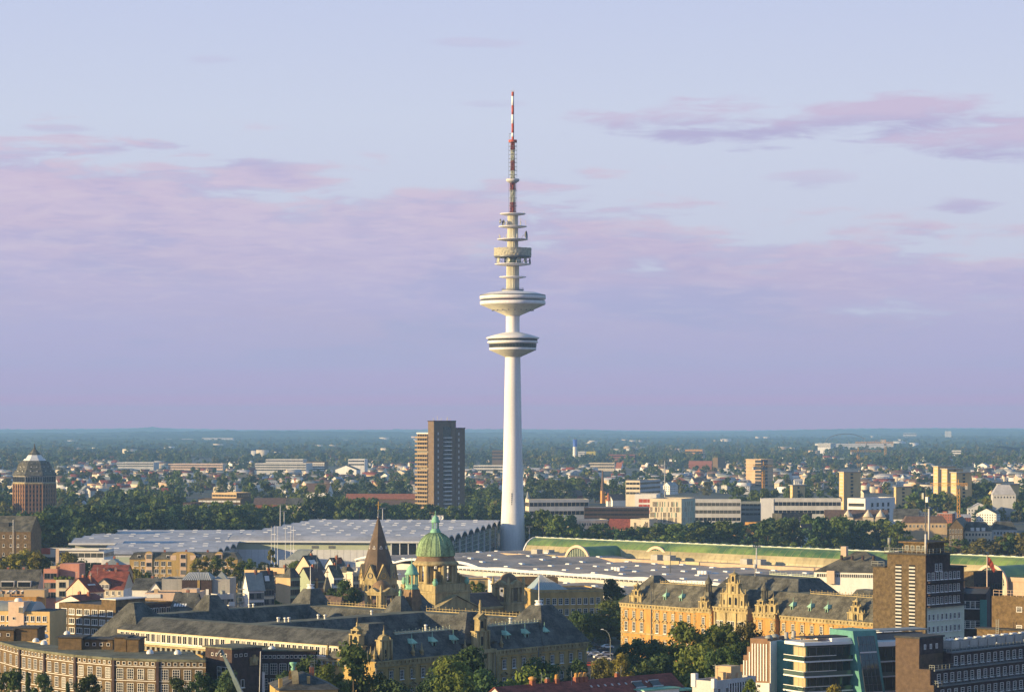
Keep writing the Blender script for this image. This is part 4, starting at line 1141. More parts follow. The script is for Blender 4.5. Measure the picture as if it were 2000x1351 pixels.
    # terrace in front of the vault
    b = MB().box(-4, L, -30, -R - .3, 0, 14.0, 'terr').box(-34, -4.01, -28, 10, 0, 13.4, 'pale').box(-4, L, -30.5, -30.01, 13.2, 15.0, 'terr')
    b.build('terrace', t)
    for x in (18, 26, 96, 104, 150, 158, 214): MB().box(x - 2, x + 2, -20, -16, 14.0, 16.8, 'concrete').build('plant_room', t)
    for x in (34, 48, 112, 124): MB().box(x, x + 9, -30.9, -30.52, 9, 15.2, 'vaultcream').build('stair_glazing', t)
    return t
build_halls()

# ================================================================ curved clinker office, bottom of the picture
def build_curved():
    pts = [(-45, 1245), (-8, 1250), (40, 1263), (88, 1270.5), (148, 1278), (222, 1284), (308, 1287), (402, 1288)]
    ze = 22.0
    P = [Vector((wx(px, yg(py, ze)), yg(py, ze))) for px, py in pts]
    o = P[3].copy()
    t = thing('curved_office', 'long curved brown brick office with rows of white gridded windows and a flat green roof', 'office building', (o.x, o.y, 0))
    Q = [p - o for p in P]
    back = [q + Vector((-.25, .97)) * (26 + 0 * i) for i, q in enumerate(Q)]
    w = MB(); w.prism([tuple(q) for q in Q] + [tuple(q) for q in reversed(back)], -1, ze - .55, 'brown2', top='olive'); w.build('wall', t)
    inner = [q + Vector((.02, .35)) for q in Q]
    MB().prism([tuple(q) for q in inner] + [tuple(q) for q in reversed(back)], ze - .5, ze - .1, 'olive').build('roof', t)
    cop = MB()
    for a, b in zip(Q, Q[1:]):
        d = (b - a).normalized(); n = Vector((d.y, -d.x))
        quad = [a + n * .45, b + n * .45, b - n * .3, a - n * .3]
        cop.prism([tuple(q) for q in quad], ze - .5, ze + .08, 'olive')
    cop.build('coping', t)
    big = wproto(1.75, 2.5, 'grid'); small = wproto(.85, .8, 'plain'); row3 = wproto(1.75, 2.5, 'grid')
    bandm = MB()
    nsm = 6
    for a, b in zip(Q, Q[1:]):
        d = b - a; L = d.length; rz = math.atan2(d.y, d.x); dn = d.normalized(); n = Vector((dn.y, -dn.x))
        pc = a + n * .02
        MB().prism([tuple(a - dn * .35 + n * .42), tuple(a + dn * .35 + n * .42), tuple(a + dn * .35 - n * .3), tuple(a - dn * .35 - n * .3)], 0, ze - .52, 'dbrick').build('pilaster', t)
        for z in (20.15, 16.75, 13.3):
            bandm.prism([tuple(a + n * .12), tuple(b + n * .12), tuple(b + n * .003), tuple(a + n * .003)], z, z + .12, 'trim')
        k = 4
        for i in range(k):
            c = a + d * ((i + .62) / (k + .24)) + n * .002
            win(t, big, c.x, c.y, 17.15, rz); win(t, row3, c.x, c.y, 13.75, rz); win(t, row3, c.x, c.y, 10.3, rz)
        ns = 7 if L > 8 else 6
        for i in range(ns):
            c = a + d * ((i + .8) / (ns + .6)) + n * .002
            win(t, small, c.x, c.y, 20.5, rz, 'attic_window')
    bandm.build('string_course', t)
    def pent(px0, px1, py, D, h, win_n=0, hot=None):
        Y = yg(py, ze); x0, x1 = wx(px0, Y) - o.x, wx(px1, Y) - o.x
        p = thing('penthouse', None, None, (x0, Y - o.y, ze - .2), math.radians(-6)); p.parent = t
        L = x1 - x0
        MB().box(0, L, 0, D, 0, h, 'brown2').build('penthouse_wall', p); MB().box(-.5, L + .5, -.5, D + .5, h, h + .3, 'felt').build('penthouse_roof', p)
        for i in range(win_n): win(p, small, L * (i + .6) / (win_n + .2), -.002, h - 1.6)
    pent(-30, 28, 1250, 9, 2.9, 3); pent(30, 74, 1250, 7, 3.3); pent(114, 160, 1267, 6, 3.0); pent(162, 221, 1266, 5, 2.5, 4); pent(223, 247, 1271, 6, 3.5); pent(248, 271, 1272, 6, 3.2)
    for px, py in ((70, 1252), (86, 1257), (293, 1275), (347, 1276), (88, 1244), (131, 1238), (198, 1238)):
        Y = yg(py, ze); MB().lathe([(.9, ze - .1), (.9, ze + .3), (.65, ze + .7), (.3, ze + .9), (.02, ze + .95)], 'skyl', 12, wx(px, Y) - o.x, Y - o.y).build('roof_dome', t)
    # square tower block and straight wing
    def blk():
        cx, cy = wx(453, 636), 636.0
        t2 = thing('brick_tower', 'square dark clinker stair tower with a carved coat of arms beside the curved office', 'tower', (cx, cy, 0), math.radians(45))
        z = 24.0
        MB().box(0, 9.2, 0, 10, -1, z, 'dbrick').build('wall', t2)
        MB().box(-.6, 9.8, -.6, 10.6, z, z + .35, 'olive').build('roof', t2)
        for i in range(3): win(t2, wproto(.8, .75, 'plain'), 1.2 + 1.5 * i, -.002, z - 1.9)
        for i in range(4): win(t2, wproto(.8, .75, 'plain'), -.002, 2.2 + 1.7 * i, z - 1.9, -PI / 2)
        for zz in (z - 9.2, z - 12.9):
            for x in (1.3, 3.2): win(t2, wproto(1.0, 1.9, 'plain'), x, -.002, zz)
        for zz in (z - 7.4, z - 10.8): win(t2, wproto(4.6, 3.1, 'tri'), -.002, 3.2, zz, -PI / 2, 'stair_window')
        e = MB().box(-1.1, 1.1, -.3, -.003, 0, 2.0, 'sand')
        e.lathe([(.02, 0), (.5, .35), (.75, .9), (.6, 1.5), (.02, 1.9)], 'sand', 10, 0, -.3); e.box(-1.3, -.6, -.4, -.05, 1.1, 1.9, 'sand').box(.6, 1.3, -.4, -.05, 1.1, 1.9, 'sand').box(-.35, .35, -.6, -.1, 1.6, 2.5, 'sand')
        e.build('coat_of_arms', t2, (6.5, -.004, z - 4.1))
        v = MB().box(9.21, 9.9, -.2, .4, 0, z - 6, 'steel').box(9.21, 9.9, .5, .9, 0, z - 7, 'brown'); v.build('service_shaft', t2)
        Y = 650.0; x0, x1 = wx(506, Y), wx(616, Y)
        t3 = thing('office_wing', 'dark clinker wing with a band of small square windows beside the stair tower', 'office building', (x0, Y, 0), math.radians(4))
        L = x1 - x0; z = 22.4
        MB().box(0, L, 0, 20, -1, z, 'dbrick').build('wall', t3); MB().box(-.2, L + .4, -.5, 20, z, z + .25, 'olive').build('roof', t3)
        for i in range(13): win(t3, wproto(.8, .8, 'plain'), L * (i + .6) / 13.2, -.002, z - 1.75, 0, 'attic_window')
        for zz in (z - 5.6, z - 9.2, z - 12.8):
            for i in range(6): win(t3, wproto(1.7, 2.6, 'grid'), L * (i + .6) / 6.2, -.002, zz)
        MB().lathe([(.9, z + .2), (.9, z + .5), (.4, z + .95), (.02, z + 1)], 'skyl', 12, 3, 4).build('roof_dome', t3)
    blk()
build_curved()

# ================================================================ right foreground
def build_brick_tower():
    loc, rz, L, S = corner(1807.5, 690, 45, 1705, 1855)
    t = thing('brick_tower', 'tall brown clinker office tower with two ladder-like window strips and a rooftop cabin', 'tower', loc, rz)
    z1, z2 = wz(1084, 690), wz(1107, 700)
    L2 = (corner(1807.5, 690, 45, 1733, 1855))[2]
    dx = L - L2
    S2 = corner(1807.5, 690, 45, 1705, 1883)[3]
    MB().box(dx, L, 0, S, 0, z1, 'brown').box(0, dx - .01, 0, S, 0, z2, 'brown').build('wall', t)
    MB().box(1, L - .02, S + .01, S2, 30.4, z2, 'dbrick').box(L + .003, L + .12, .02, S - .001, 30.4, z1 - .02, 'dbrick').build('side_wall', t)  # darker brick skin paints the shade on the tower's right face
    MB().box(1, L + .05, S + .01, S2, 0, 30.39, 'palef').box(L + .003, L + .10, .6, S, 0, 30.38, 'palef').build('pale_lower_floors', t)
    MB().box(dx - .6, L + .7, -.6, S + .6, z1, z1 + .4, 'felt').box(-.4, dx - .61, -.4, S, z2, z2 + .3, 'felt').box(2, L + .5, S + .61, S2 + .5, z2, z2 + .35, 'felt').build('roof', t)
    for i, xx in enumerate((dx + L2 * .30, dx + L2 * .655)):
        b = MB(); n = 27
        b.box(xx - .95, xx + .95, -.05, .02, z1 - 27.5, z1 - 2.6, 'dglass')
        for q in range(n): b.box(xx - .95, xx + .95, -.13, -.053, z1 - 27.4 + q * .92, z1 - 27.4 + q * .92 + .42, 'pale')
        b.build('window_strip', t)
    me = wproto(1.15, 1.9, 'bars')
    for fz in (37.2, 34.0, 30.95):
        for i in range(8): win(t, me, L + .122 if .5 + i * 1.55 < S else L + .002, 1.2 + i * (S2 - 2) / 8, fz, PI / 2)
        MB().box(L + .13, L + 1.0, .6, S2 - .4, fz - .75, fz - .45, 'dbrick').build('ledge', t)
    for y in (4.5, 6.3): win(t, me, L + .122, y, z1 - 4.2, PI / 2)
    me2 = wproto(1.0, 1.6, 'bars')
    for fz in (26.8, 23.7, 20.6, 17.5):
        for i in range(8): win(t, me2, L + .11, 1.4 + i * (S2 - 2) / 8, fz, PI / 2)
    # rooftop cabin, railings, masts
    a, c = dx + L2 * .28, L - 1.2
    MB().box(a, c, 2.5, S - .8, z1 + .4, z1 + 2.9, 'brown').build('cabin', t)
    for k in range(4): win(t, wproto(1.2, 1.3, 'three-d'), a + (c - a) * (k + .6) / 4.2, 2.498, z1 + 1.0, 0, 'cabin_window')
    MB().box(a - 1, c + 1, 1.5, S + .2, z1 + 2.9, z1 + 3.3, 'brown2').frus(a - .5, c + .5, 2, S - .3, z1 + 3.3, a + 3, c - 3, 5, S - 3.5, z1 + 3.8, 'felt').build('cabin_roof', t)
    def rail(x0, x1, y0, y1, z, h=1.2, m='zinc'):
        b = MB(); d = Vector((x1 - x0, y1 - y0)); n = max(2, int(d.length / 1.4))
        for q in range(n + 1): b.tube((x0 + d.x * q / n, y0 + d.y * q / n, z), (x0 + d.x * q / n, y0 + d.y * q / n, z + h), .05, m, 4)
        for hh in (h, h * .55): b.tube((x0, y0, z + hh), (x1, y1, z + hh), .05, m, 4)
        return b
    rail(dx - .5, L + .5, -.5, -.5, z1 + .4).build('railing', t); rail(L + .5, L + .5, -.5, S, z1 + .4).build('railing', t); rail(-.3, dx - .8, -.3, -.3, z2 + .3).build('railing', t)
    b = MB(); xx = L2 * .62 + dx
    b.tube((xx, S * .6, z1 + 3.4), (xx, S * .6, z1 + 17.0), .16, 'dsteel', 6, .07).tube((xx + 1.1, S * .6, z1 + 3.4), (xx + 1.1, S * .6, z1 + 11.8), .26, 'pale', 8)
    b.box(xx - .9, xx - .3, S * .6 - .4, S * .6 + .4, z1 + 14.2, z1 + 15.8, 'dsteel').box(xx + .2, xx + .9, S * .6 - .3, S * .6 + .3, z1 + 13.4, z1 + 14.8, 'steel')
    b.build('radio_mast', t)
    MB().tube((L - .8, 1.2, z1 + .4), (L - .8, 1.2, z1 + 5.4), .28, 'pale', 8).build('flue', t)
    MB().tube((dx + .8, -.2, z1 + .4), (dx + .8, -.2, z1 + 4.2), .12, 'zinc', 6).tube((dx + .8, -.2, z1 + 2.4), (dx + .8, -.2, z1 + 4.2), .45, 'zinc', 8).build('siren', t)
    # dark recessed wing to the right
    t2, L3, S3, zz = B('office_wing', 'dark glazed wing with pale lower floors set back beside the clinker tower', 'office building', 1926, 712, 12, 1874, 1934, 1163, 'dbrick', wf=(5, 2), wd=(1.5, 2.0, 'bars'), fh=5.2, top=1.4)
    MB().box(0, L3, -.5, -.01, zz - 14, zz - 13.2, 'felt').box(0, L3, -.25, -.003, 0, zz - 14.1, 'palef').build('pale_lower_floors', t2)
    for i in range(5): win(t2, wproto(1.1, 2.2, 'bars'), L3 * (i + .6) / 5.2, -.252, zz - 17.4)
    MB().box(L3 - 1.6, L3 + .2, -.8, -.26, 0, zz - 1, 'teal').build('teal_panel', t2)
    # tan clinker block at the edge
    t3, L3, S3, zz = B('clinker_block', 'tan clinker block with a roof railing and few windows at the picture edge', 'office building', 2030, 628, 38, 1937, 2040, 1171, 'brown2')
    for x, dz in ((.42, 3.1), (.42, 8.2)): win(t3, wproto(1.5, 1.3 if dz < 4 else 2.1, 'bars'), L3 * x + 2, -.002, zz - dz)
    rail(.3, L3, .3, .3, zz + .4, 1.5, 'peach').build('railing', t3)
    MB().box(-2.2, L3 * .9, -3.2, -.01, 0, zz - 7.2, 'brown2').box(-2.6, L3 * .9, -3.6, -.01, zz - 7.19, zz - 6.9, 'felt').build('lower_step', t3)
    for x in (1.2, 4.6): win(t3, wproto(1.2, 1.1, 'bars'), x, -3.202, zz - 9.4)
    b = MB()
    for i in range(4): b.lathe([(.02, 0), (.22, .01), (.22, .25), (.02, .26)], 'dsteel', 8)
    b = MB()
    for q in (0, .7): b.tube((3.2 + q, -3.9, zz - 10), (3.2 + q, -3.9, zz - 4.6), .06, 'zinc', 4)
    for q in range(12): b.tube((3.2, -3.9, zz - 10 + q * .45), (3.9, -3.9, zz - 10 + q * .45), .05, 'zinc', 4)
    b.build('ladder', t3)
    return rail
rail = build_brick_tower()

def build_glass_office():
    Y = 605.0
    loc, rz, L, S = corner(1573.5, Y, 62, 1545, 1682)
    t = thing('glass_office', 'teal clad glass office with white balcony slabs and a leaning glazed shaft', 'office building', loc, rz)
    z1 = wz(1254, Y); fh = 3.42
    MB().box(0, L, .4, S - .5, 0, z1 - .8, 'tglass').build('glazing', t)
    MB().box(-1.2, L + .9, -1.0, S * .82, z1 - .7, z1, 'trim').box(-.5, L + .4, S * .45, S, z1 + .003, z1 + .7, 'trim').build('roof', t)
    MB().box(0, L - 1, .8, S - 1, z1 + .71, z1 + 1.0, 'felt').build('roof_deck', t)
    for k in range(7):
        z = z1 - .8 - fh * (k + 1)
        e = .45 * (k + 1) * .5
        MB().box(-1.4, L + 1.0 + e * .3, -1.1 - e * .2, S * (.86 + .03 * k), z - .22, z + .12, 'trim').build('balcony_slab', t)
        MB().box(L + .95 + e * .3, L + 1.0 + e * .3, -1.0, S * .8, z + .13, z + 1.1, 'tglass').box(-1.3, L + .9, -1.06 - e * .2, -1.02 - e * .2, z + .13, z + 1.1, 'tglass').build('glass_balustrade', t)
        b = MB(); b.tube((L + .98 + e * .3, -1.0, z + 1.15), (L + .98 + e * .3, S * .5, z + 1.15), .09, 'trim', 4); b.tube((-1.3, -1.05 - e * .2, z + 1.15), (L + .95, -1.05 - e * .2, z + 1.15), .09, 'trim', 4); b.build('handrail', t)
        b = MB().box(L - .02, L + .08, 1, S - .6, z + fh - .42, z + fh - .3, 'dsteel')
        for q in range(int(S / 1.8)): b.box(L - .02, L + .08, 1 + q * 1.8, 1.12 + q * 1.8, z + .13, z + fh - .43, 'dsteel')
        b.build('mullion', t)
        b = MB().box(.6, L - .5, .30, .41, z + fh - .42, z + fh - .3, 'zinc')
        for q in range(int(L / 1.8)): b.box(.6 + q * 1.8, .72 + q * 1.8, .30, .41, z + .13, z + fh - .43, 'zinc')
        b.build('mullion', t)
        MB().box(.5, L - .6, .34, .396, z + .2, z + fh - .5, 'tan').build('panel', t)  # tan sheet paints the reflection in the glass of this face
    # leaning teal wall and glazed shaft behind
    s = S * .80
    w = MB()
    w.prism([(L - 8, s), (L + 1.6, s), (L + 1.6, s + 6.2), (L - 8, s + 6.2)], -1, -.5, 'teal')
    w.frus(L - 8, L + 9.0, s, s + 6.4, -1, L - 8, L + 1.0, s, s + 6.4, z1 + 2.2, 'teal')
    w.build('leaning_wall', t)
    h = z1 + 2.2
    def lean(f, y): return (L + 9.0 - 8.0 * f + .12, y, -1 + (h + 1) * f)
    g = MB()
    g.face([lean(.05, s + 1.0), lean(.05, s + 5.6), lean(.96, s + 5.6), lean(.96, s + 1.0)], 'tglass')
    g.build('shaft_glazing', t)
    g = MB()
    for k in range(17):
        f = .05 + .91 * k / 16; a = lean(f, s + 1.0); b_ = lean(f, s + 5.6)
        g.tube(a, b_, .22 if k % 5 == 4 else .07, 'trim' if k % 5 == 4 else 'dsteel', 4)
    for q in range(5):
        y = s + 1.0 + 4.6 * q / 4; g.tube(lean(.05, y), lean(.96, y), .08, 'dsteel', 4)
    g.build('shaft_mullion', t)
    # rear glazed wing with its white roof edge
    y0 = s + 6.5; D = 18
    MB().box(L - 14, L + .2, y0, y0 + D, 0, z1 - 1.6, 'tglass').build('glazing', t)
    MB().box(L - 15, L + 1.2, y0, y0 + D, z1 - 1.6, z1 - .5, 'trim').build('roof', t)
    for k in range(6):
        z = z1 - 1.8 - fh * (k + 1) + .2
        MB().box(L - 14, L + 1.1, y0, y0 + D, z - .2, z + .12, 'pale').build('balcony_slab', t)
        b = MB().box(L + .21, L + .3, y0 + .8, y0 + D - .4, z + 3.0, z + 3.12, 'dsteel')
        for q in range(8): b.box(L + .21, L + .3, y0 + .8 + q * 2.1, y0 + .95 + q * 2.1, z + .13, z + 2.99, 'dsteel')
        b.build('mullion', t); MB().box(L + 1.02, L + 1.06, y0, y0 + D, z + .13, z + 1.0, 'tglass').build('glass_balustrade', t)
    b = MB()
    for q in range(5): b.tube((L - 6, y0 + 4 + q * 3, z1 - .5), (L - 6, y0 + 4 + q * 3, z1 + 1.6), .1, 'zinc', 4)
    b.box(L - 7.6, L - 2, y0 + 3, y0 + 17, z1 + 1.5, z1 + 1.8, 'zinc').box(L - 6.5, L - 3, y0 + 4, y0 + 16, z1 - .49, z1 + .9, 'dsteel').box(L - 10, L - 7.7, y0 + 8, y0 + 14, z1 - .49, z1 + .8, 'steel')
    b.build('roof_plant', t)
    # white wall, teal stair and fluted brown gable to the left
    loc2, rz2, L2, S2 = corner(1503.5, 622, 30, 1440, 1526)
    t2 = thing('stepped_gable_office', 'brown fluted gable wall stepping up beside a plain white end wall', 'office building', loc2, rz2)
    zt = wz(1247, 622)
    st = [(0, .10, 9.5), (.10, .19, 6.2), (.19, .30, 4.0), (.30, .40, 2.0), (.40, .93, 0), (.93, 1.0, .45)]
    b = MB()
    for a, c, d in st: b.box(L2 * a, L2 * c - .002, 0, 11, 0, zt - d, M.setdefault('fluted', mat('fluted_brown_panel', (.24, .145, .085), .85, .1, .3)))
    b.build('gable_wall', t2)
    b = MB()
    for i in range(9):
        f = .19 + .78 * i / 9; d = [q[2] for q in st if q[0] <= f < q[1]][0]
        b.box(L2 * f, L2 * f + .26, -.12, -.003, zt - 9.8, zt - d - 1.2, 'trim')
    b.build('flute', t2)
    MB().box(L2 * .3, L2 + .02, -.3, -.004, -1, zt - 10.2, 'white').box(L2 + .003, L2 + .2, 0, S2, -1, zt - .6, 'white').build('white_wall', t2)
    MB().box(L2 + .21, L2 + 3.0, S2 * .55, S2 + 4, -1, zt - .7, 'teal').build('teal_stair', t2)
    for y in (2.5, 6.0): MB().lathe([(.9, zt - .6), (.95, zt + .2), (.6, zt + .6), (.02, zt + .7)], 'zinc', 12, L2 - 1.4, y).build('roof_cowl', t2)
    for y in (4.3, 8.5): MB().lathe([(.5, zt - .6), (.5, zt + 1.1), (.02, zt + 1.15)], 'concrete', 10, L2 + .9, y + 3).build('roof_cowl', t2)
build_glass_office()

def build_corner_block():
    Y = 585.0
    loc, rz, L, S = corner(1795, Y, 44, 1749, 2040)
    t = thing('clinker_office', 'brown clinker office with long rows of white windows stepping back under roof fans', 'office building', loc, rz)
    z1 = wz(1247, Y); zs = wz(1278, Y)
    MB().box(0, L, 0, 9, 0, z1, 'clinker').build('stair_tower', t)
    MB().box(-.2, L + .3, -.2, 9.3, z1, z1 + .4, 'felt').build('roof', t)
    MB().box(L + .003, L + .1, .01, 8.99, zs, z1 - .01, 'dbrick').build('side_wall', t)  # thin dark skin, shade painted onto the stair tower's right face
    for i in range(3): win(t, wproto(.75, 1.1, 'two'), L + .102, 2.0 + i * 2.2, z1 - 2.4, PI / 2)
    S = 74.0
    steps = 5
    for k in range(steps):
        zt = zs - 3.35 * k; x1 = L + 2.0 + .95 * k
        MB().box(.2, x1, 9.3 if k == 0 else .06 + .01 * k, S, zt - 3.35, zt, 'dbrick').build('storey_wall', t)
    for k in range(steps):
        zt = zs - 3.35 * k; x1 = L + 2.0 + .95 * k
        y0 = 9.3 if k == 0 else 1.5
        MB().box(x1 - .9, x1 + .55, y0 - .6, S, zt - .12, zt + .18, 'dsteel').build('ledge', t)
        rail(x1 + .45, x1 + .45, y0 - .5, S, zt + .18, 1.0, 'zinc').build('railing', t)
        rail(x1 - .9, x1 + .45, y0 - .55, y0 - .55, zt + .18, 1.0, 'zinc').build('railing', t)
        n = 24 if k < 3 else 14
        for i in range(n): win(t, wproto(1.25, 1.95, 'bars'), x1 + .002, y0 + 1.6 + i * 2.55, zt - 2.75, PI / 2)
    # the lower-left spreading base of the gable
    b = MB()
    for k in range(1, 4):
        b.box(L, L + 1.9 + .95 * k, -.0 + .02 * k, 1.6 + .02 * k, -1, zs - 3.35 * k + .3, 'clinker')
    b.build('gable_step', t)
    # chillers and plant
    rng = random.Random(5)
    for i in range(14):
        y = 14 + i * 3.6
        b = MB().box(L - 4.2, L - 1.2, y, y + 3.0, zs + .35, zs + 2.0, 'concrete').box(L - 4.0, L - 1.4, y + .2, y + 2.8, zs + 2.0, zs + 2.15, 'zinc')
        for q in (0.9, 2.1): b.lathe([(.5, zs + 2.15), (.55, zs + 2.45), (.1, zs + 2.4)], 'steel', 10, L - 2.7, y + q)
        b.build('cooling_unit', t)
    MB().box(.3, L + 1.0, 9.4, S, zs, zs + .3, 'felt').build('roof', t)
    for i in range(5):
        y = 16 + i * 11
        MB().lathe([(.02, zs + .9), (.2, zs + 1.05), (.2, zs + 1.2), (.02, zs + 1.35)], M['skyl'], 8, L + 2.0, y).build('roof_lamp', t)
    # rail on the far-left lower roof
    rail(-2.6, -.2, -.3, -.3, z1 - 17.5, 1.2).build('railing', t)
    MB().box(-3, -.01, -.6, 6, 0, z1 - 17.6, 'dbrick').build('low_annex', t)
build_corner_block()
# ================================================================ lower left: streets beyond the courthouse
def skylights(t, pts, w=.8, h=1.3, m='skyl'):
    for x, y, z, sl in pts:
        o = MB().box(-w / 2, w / 2, -h / 2, h / 2, -.05, .1, m).build('skylight', t, (x, y, z)); o.rotation_euler = (math.atan(sl), 0, 0)
def left_streets():
    t, L, S, z = B('warehouse', 'old brown brick warehouse with a tall dark roof below the water tower', 'warehouse', 60, 1400, 10, -60, 73, 1037, 'brown2', 'gable', 'slate', 7.5, 'x', wf=(8, 4), wd=(1.0, 1.7, 'plain-b'), fh=4.6, top=2.0, D=16)
    MB().tube((L * .72, -.5, 4), (L * .72, -.5, z + 6), .15, 'trim', 6).build('flagpole', t)
    MB().box(L * .3, L * .62, 2.0, 6, z + 1.2, z + 4.4, 'felt').build('dormer', t)
    t, L, S, z = B('pavilion', 'low white pavilion with a framed glass front and an open roof terrace', 'office building', 203, 1300, 4, 115, 219, 1076, 'white', bands=2, fh=4.6, top=.7, D=22)
    MB().box(-1.2, .4, -1.4, .2, 0, z + 1.2, 'peach').box(.4, L * .9, -1.4, .2, z + .4, z + 1.2, 'trim').build('frame', t)
    MB().box(L * .95, L + 6, -1, 6, 0, z - 4, 'white').build('annex', t)
    t, L, S, z = B('shop_hall', 'flat grey hall with a bright red fascia next to the warehouse', 'hall', 112, 1430, 6, 72, 118, 1075, 'pale', D=25)
    MB().box(0, L * .66, -.3, -.004, z - 1.8, z + 1.4, 'red').build('fascia', t); MB().box(1, L - 1, -.1, -.004, z - 6, z - 3.4, 'dglass').build('window_band', t)
    t, L, S, z = B('factory', 'ochre brick factory with a slate mansard and three curved gables', 'factory', 464, 1240, 3, 253, 482, 1092, 'ochre', 'mansard', 'slate', 3.0, wf=(15, 3), wd=(2.0, 2.1, 'cross3'), fh=3.5, top=1.0, D=13, side='sand')
    for a, c, h, w in ((.145, .215, 3.6, 1), (.39, .605, 3.4, 3), (.79, .865, 3.4, 1)):
        b = MB().box(L * a, L * c, -.35, 1.5, 0, z + h * .55, 'ochre')
        n = 10; x0, x1 = L * a, L * c; cx = (x0 + x1) / 2; r = (x1 - x0) / 2
        P = [(cx + r * math.cos(PI * i / n), z + h * .55 + (h * .5) * math.sin(PI * i / n) ** .7) for i in range(n + 1)]
        b.face([(x, -.35, zz) for x, zz in P], 'ochre')
        for (xa, za), (xb, zb) in zip(P, P[1:]): b.face([(xa, -.45, za), (xa, 1.5, za), (xb, 1.5, zb), (xb, -.45, zb)], 'peach')
        b.build('gable', t)
        b = MB(); b.box(cx - 1.5, cx + 1.5, -.5, -.36, 0, z + h * .75, 'peach'); b.build('pale_panel', t)
        for k in range(4): win(t, wproto(2.2, 1.7, 'three-d'), cx, -.502, z + .3 - 3.5 * k if k else z + .5, 0, 'gable_window')
        if w == 3:
            for d in (-4.6, 4.6): MB().box(cx + d - 1.3, cx + d + 1.3, -.42, -.352, z - .4, z + 1.9, 'peach').build('pale_panel', t)
    b = MB()
    for i in range(14):
        x = L * (i + .5) / 14; b.box(x - .5, x + .5, -.2, -.003, z - 4.3, z - 3.6, 'peach').box(x - .5, x + .5, -.2, -.003, z - 7.8, z - 7.1, 'peach')
    b.build('spandrel', t)
    for i in (1, 2, 5, 7, 9, 10, 12):
        x = L * (i + .3) / 15; MB().frus(x - .8, x + .8, .2, 3, z + .4, x - .8, x + .8, .5, 3, z + 1.9, 'pale').box(x - .5, x + .5, .15, .26, z + .7, z + 1.6, 'dglass').build('dormer', t)
    t, L, S, z = B('townhouse', 'cream house under a broad dark roof with two planted dormer terraces at the picture edge', 'house', 72, 1080, 4, -30, 84, 1149, 'peach', 'gable', 'slate', 7.2, 'x', wf=(10, 2), wd=(1.1, 1.5, 'cross-d'), fh=3.2, top=.9, D=15)
    for f in (.30, .62): MB().box(L * f, L * f + 5.5, .4, 4.6, z + .2, z + 3.0, 'pale').box(L * f + .3, L * f + 5.2, .32, .399, z + .7, z + 2.6, 'dglass').build('dormer', t)
    t, L, S, z = B('apartment_house', 'pink and cream apartment house with dark loggias and roof planting', 'apartment house', 112, 1055, 6, 85, 150, 1113, 'pink', wf=(2, 3), wd=(2.4, 2.2, 'two-d'), fh=3.7, top=1.2, D=14)
    MB().box(L, L + 5.2, -2.2, 8, 0, z - 3.6, 'cream').box(L + .2, L + 8, 3, 12, z - 3.59, z + 2.4, 'pink').build('bay', t)
    for k in range(3): win(t, wproto(2.6, 2.1, 'two-d'), L + 2.6, -2.204, z - 6.6 - 3.5 * k)
    b = MB(); rng = random.Random(2)
    for k in range(60): x, y, zz = L + rng.uniform(-1, 6), rng.uniform(-2, 2), z - 3.5 + rng.uniform(0, .9); b.box(x - .3, x + .3, y - .3, y + .3, zz - .3, zz + .3, LEAF['mid'])
    b.build('roof_planting', t)
    t, L, S, z = B('gabled_house', 'peach gable end house with a wine red roof and small skylights', 'house', 176, 960, 38, 130, 203, 1155, 'peach', 'gable', 'redroof', 4.6, 'y', ws=(4, 2), wd=(1.0, 1.5, 'two'), fh=3.0, top=.8)
    for i in range(5): o = MB().box(-.35, .35, -.5, .5, 0, .12, 'skyl').build('skylight', t, (L * .78, S * (.3 + .09 * i), z + 2.25)); o.rotation_euler = (0, math.atan(4.6 / (L / 2)), 0)
    t, L, S, z = B('gabled_house', 'white gable end house with a wide red tile roof and a central dormer', 'house', 241, 1010, 8, 165, 262, 1150, 'cream', 'gable', 'redroof', 6.2, 'x', wf=(6, 2), wd=(.9, 1.6, 'two'), fh=3.0, top=.7, side='white', chim=1)
    MB().box(L * .34, L * .64, -.4, 4, z - .2, z + 2.0, 'cream').gable(L * .34, L * .64, -.4, 5, z + 2.0, 1.8, 'y', 'brownroof', 'cream').build('dormer', t)
    for i in range(3): win(t, wproto(1.2, 1.5, 'cross'), L * (.40 + .09 * i), -.404, z + .2, 0, 'dormer_window')
    t, L, S, z = B('gabled_house', 'house with a low russet roof and one pale eyebrow gable behind the wide red roof', 'house', 246, 1085, 5, 177, 258, 1121, 'tan', 'gable', 'redroof', 3.4, 'x', D=12)
    MB().gable(L * .4, L * .62, -.5, 5, z + .6, 1.6, 'y', 'brownroof', 'white').build('dormer', t)
    t, L, S, z = B('barn_roof_house', 'house with a dark green roof half hidden by trees beyond the red roofs', 'house', 240, 1150, 5, 190, 256, 1110, 'tan', 'hip', 'zinc', 4.0, D=14)
    t, L, S, z = B('yellow_apartment_house', 'bright yellow apartment house with a barrel metal roof and a white stair block', 'apartment house', 97, 820, 12, -40, 118, 1194, 'yellow', wf=(11, 4), wd=(1.3, 1.8, 'two'), fh=2.75, top=1.3, D=14, roof='flat', par=0)
    b = MB().vault(0, L * .72, .8, 13, z + .02, 2.6, 'zinc', 12, ends='pale'); b.build('barrel_roof', t)
    MB().box(L * .42, L * .64, -.5, 5, -1, z + 2.9, 'peach').box(L * .585, L * .645, -1.2, -.51, z - .4, z + 1.6, 'white').build('stair_block', t)
    for q in (0.3, 1.7): win(t, wproto(.9, .9, 'plain'), L * .50, -.504, z - 2 - q * 2)
    win(t, wproto(1.5, 1.5, 'three-d'), L * .615, -1.204, z - .2)
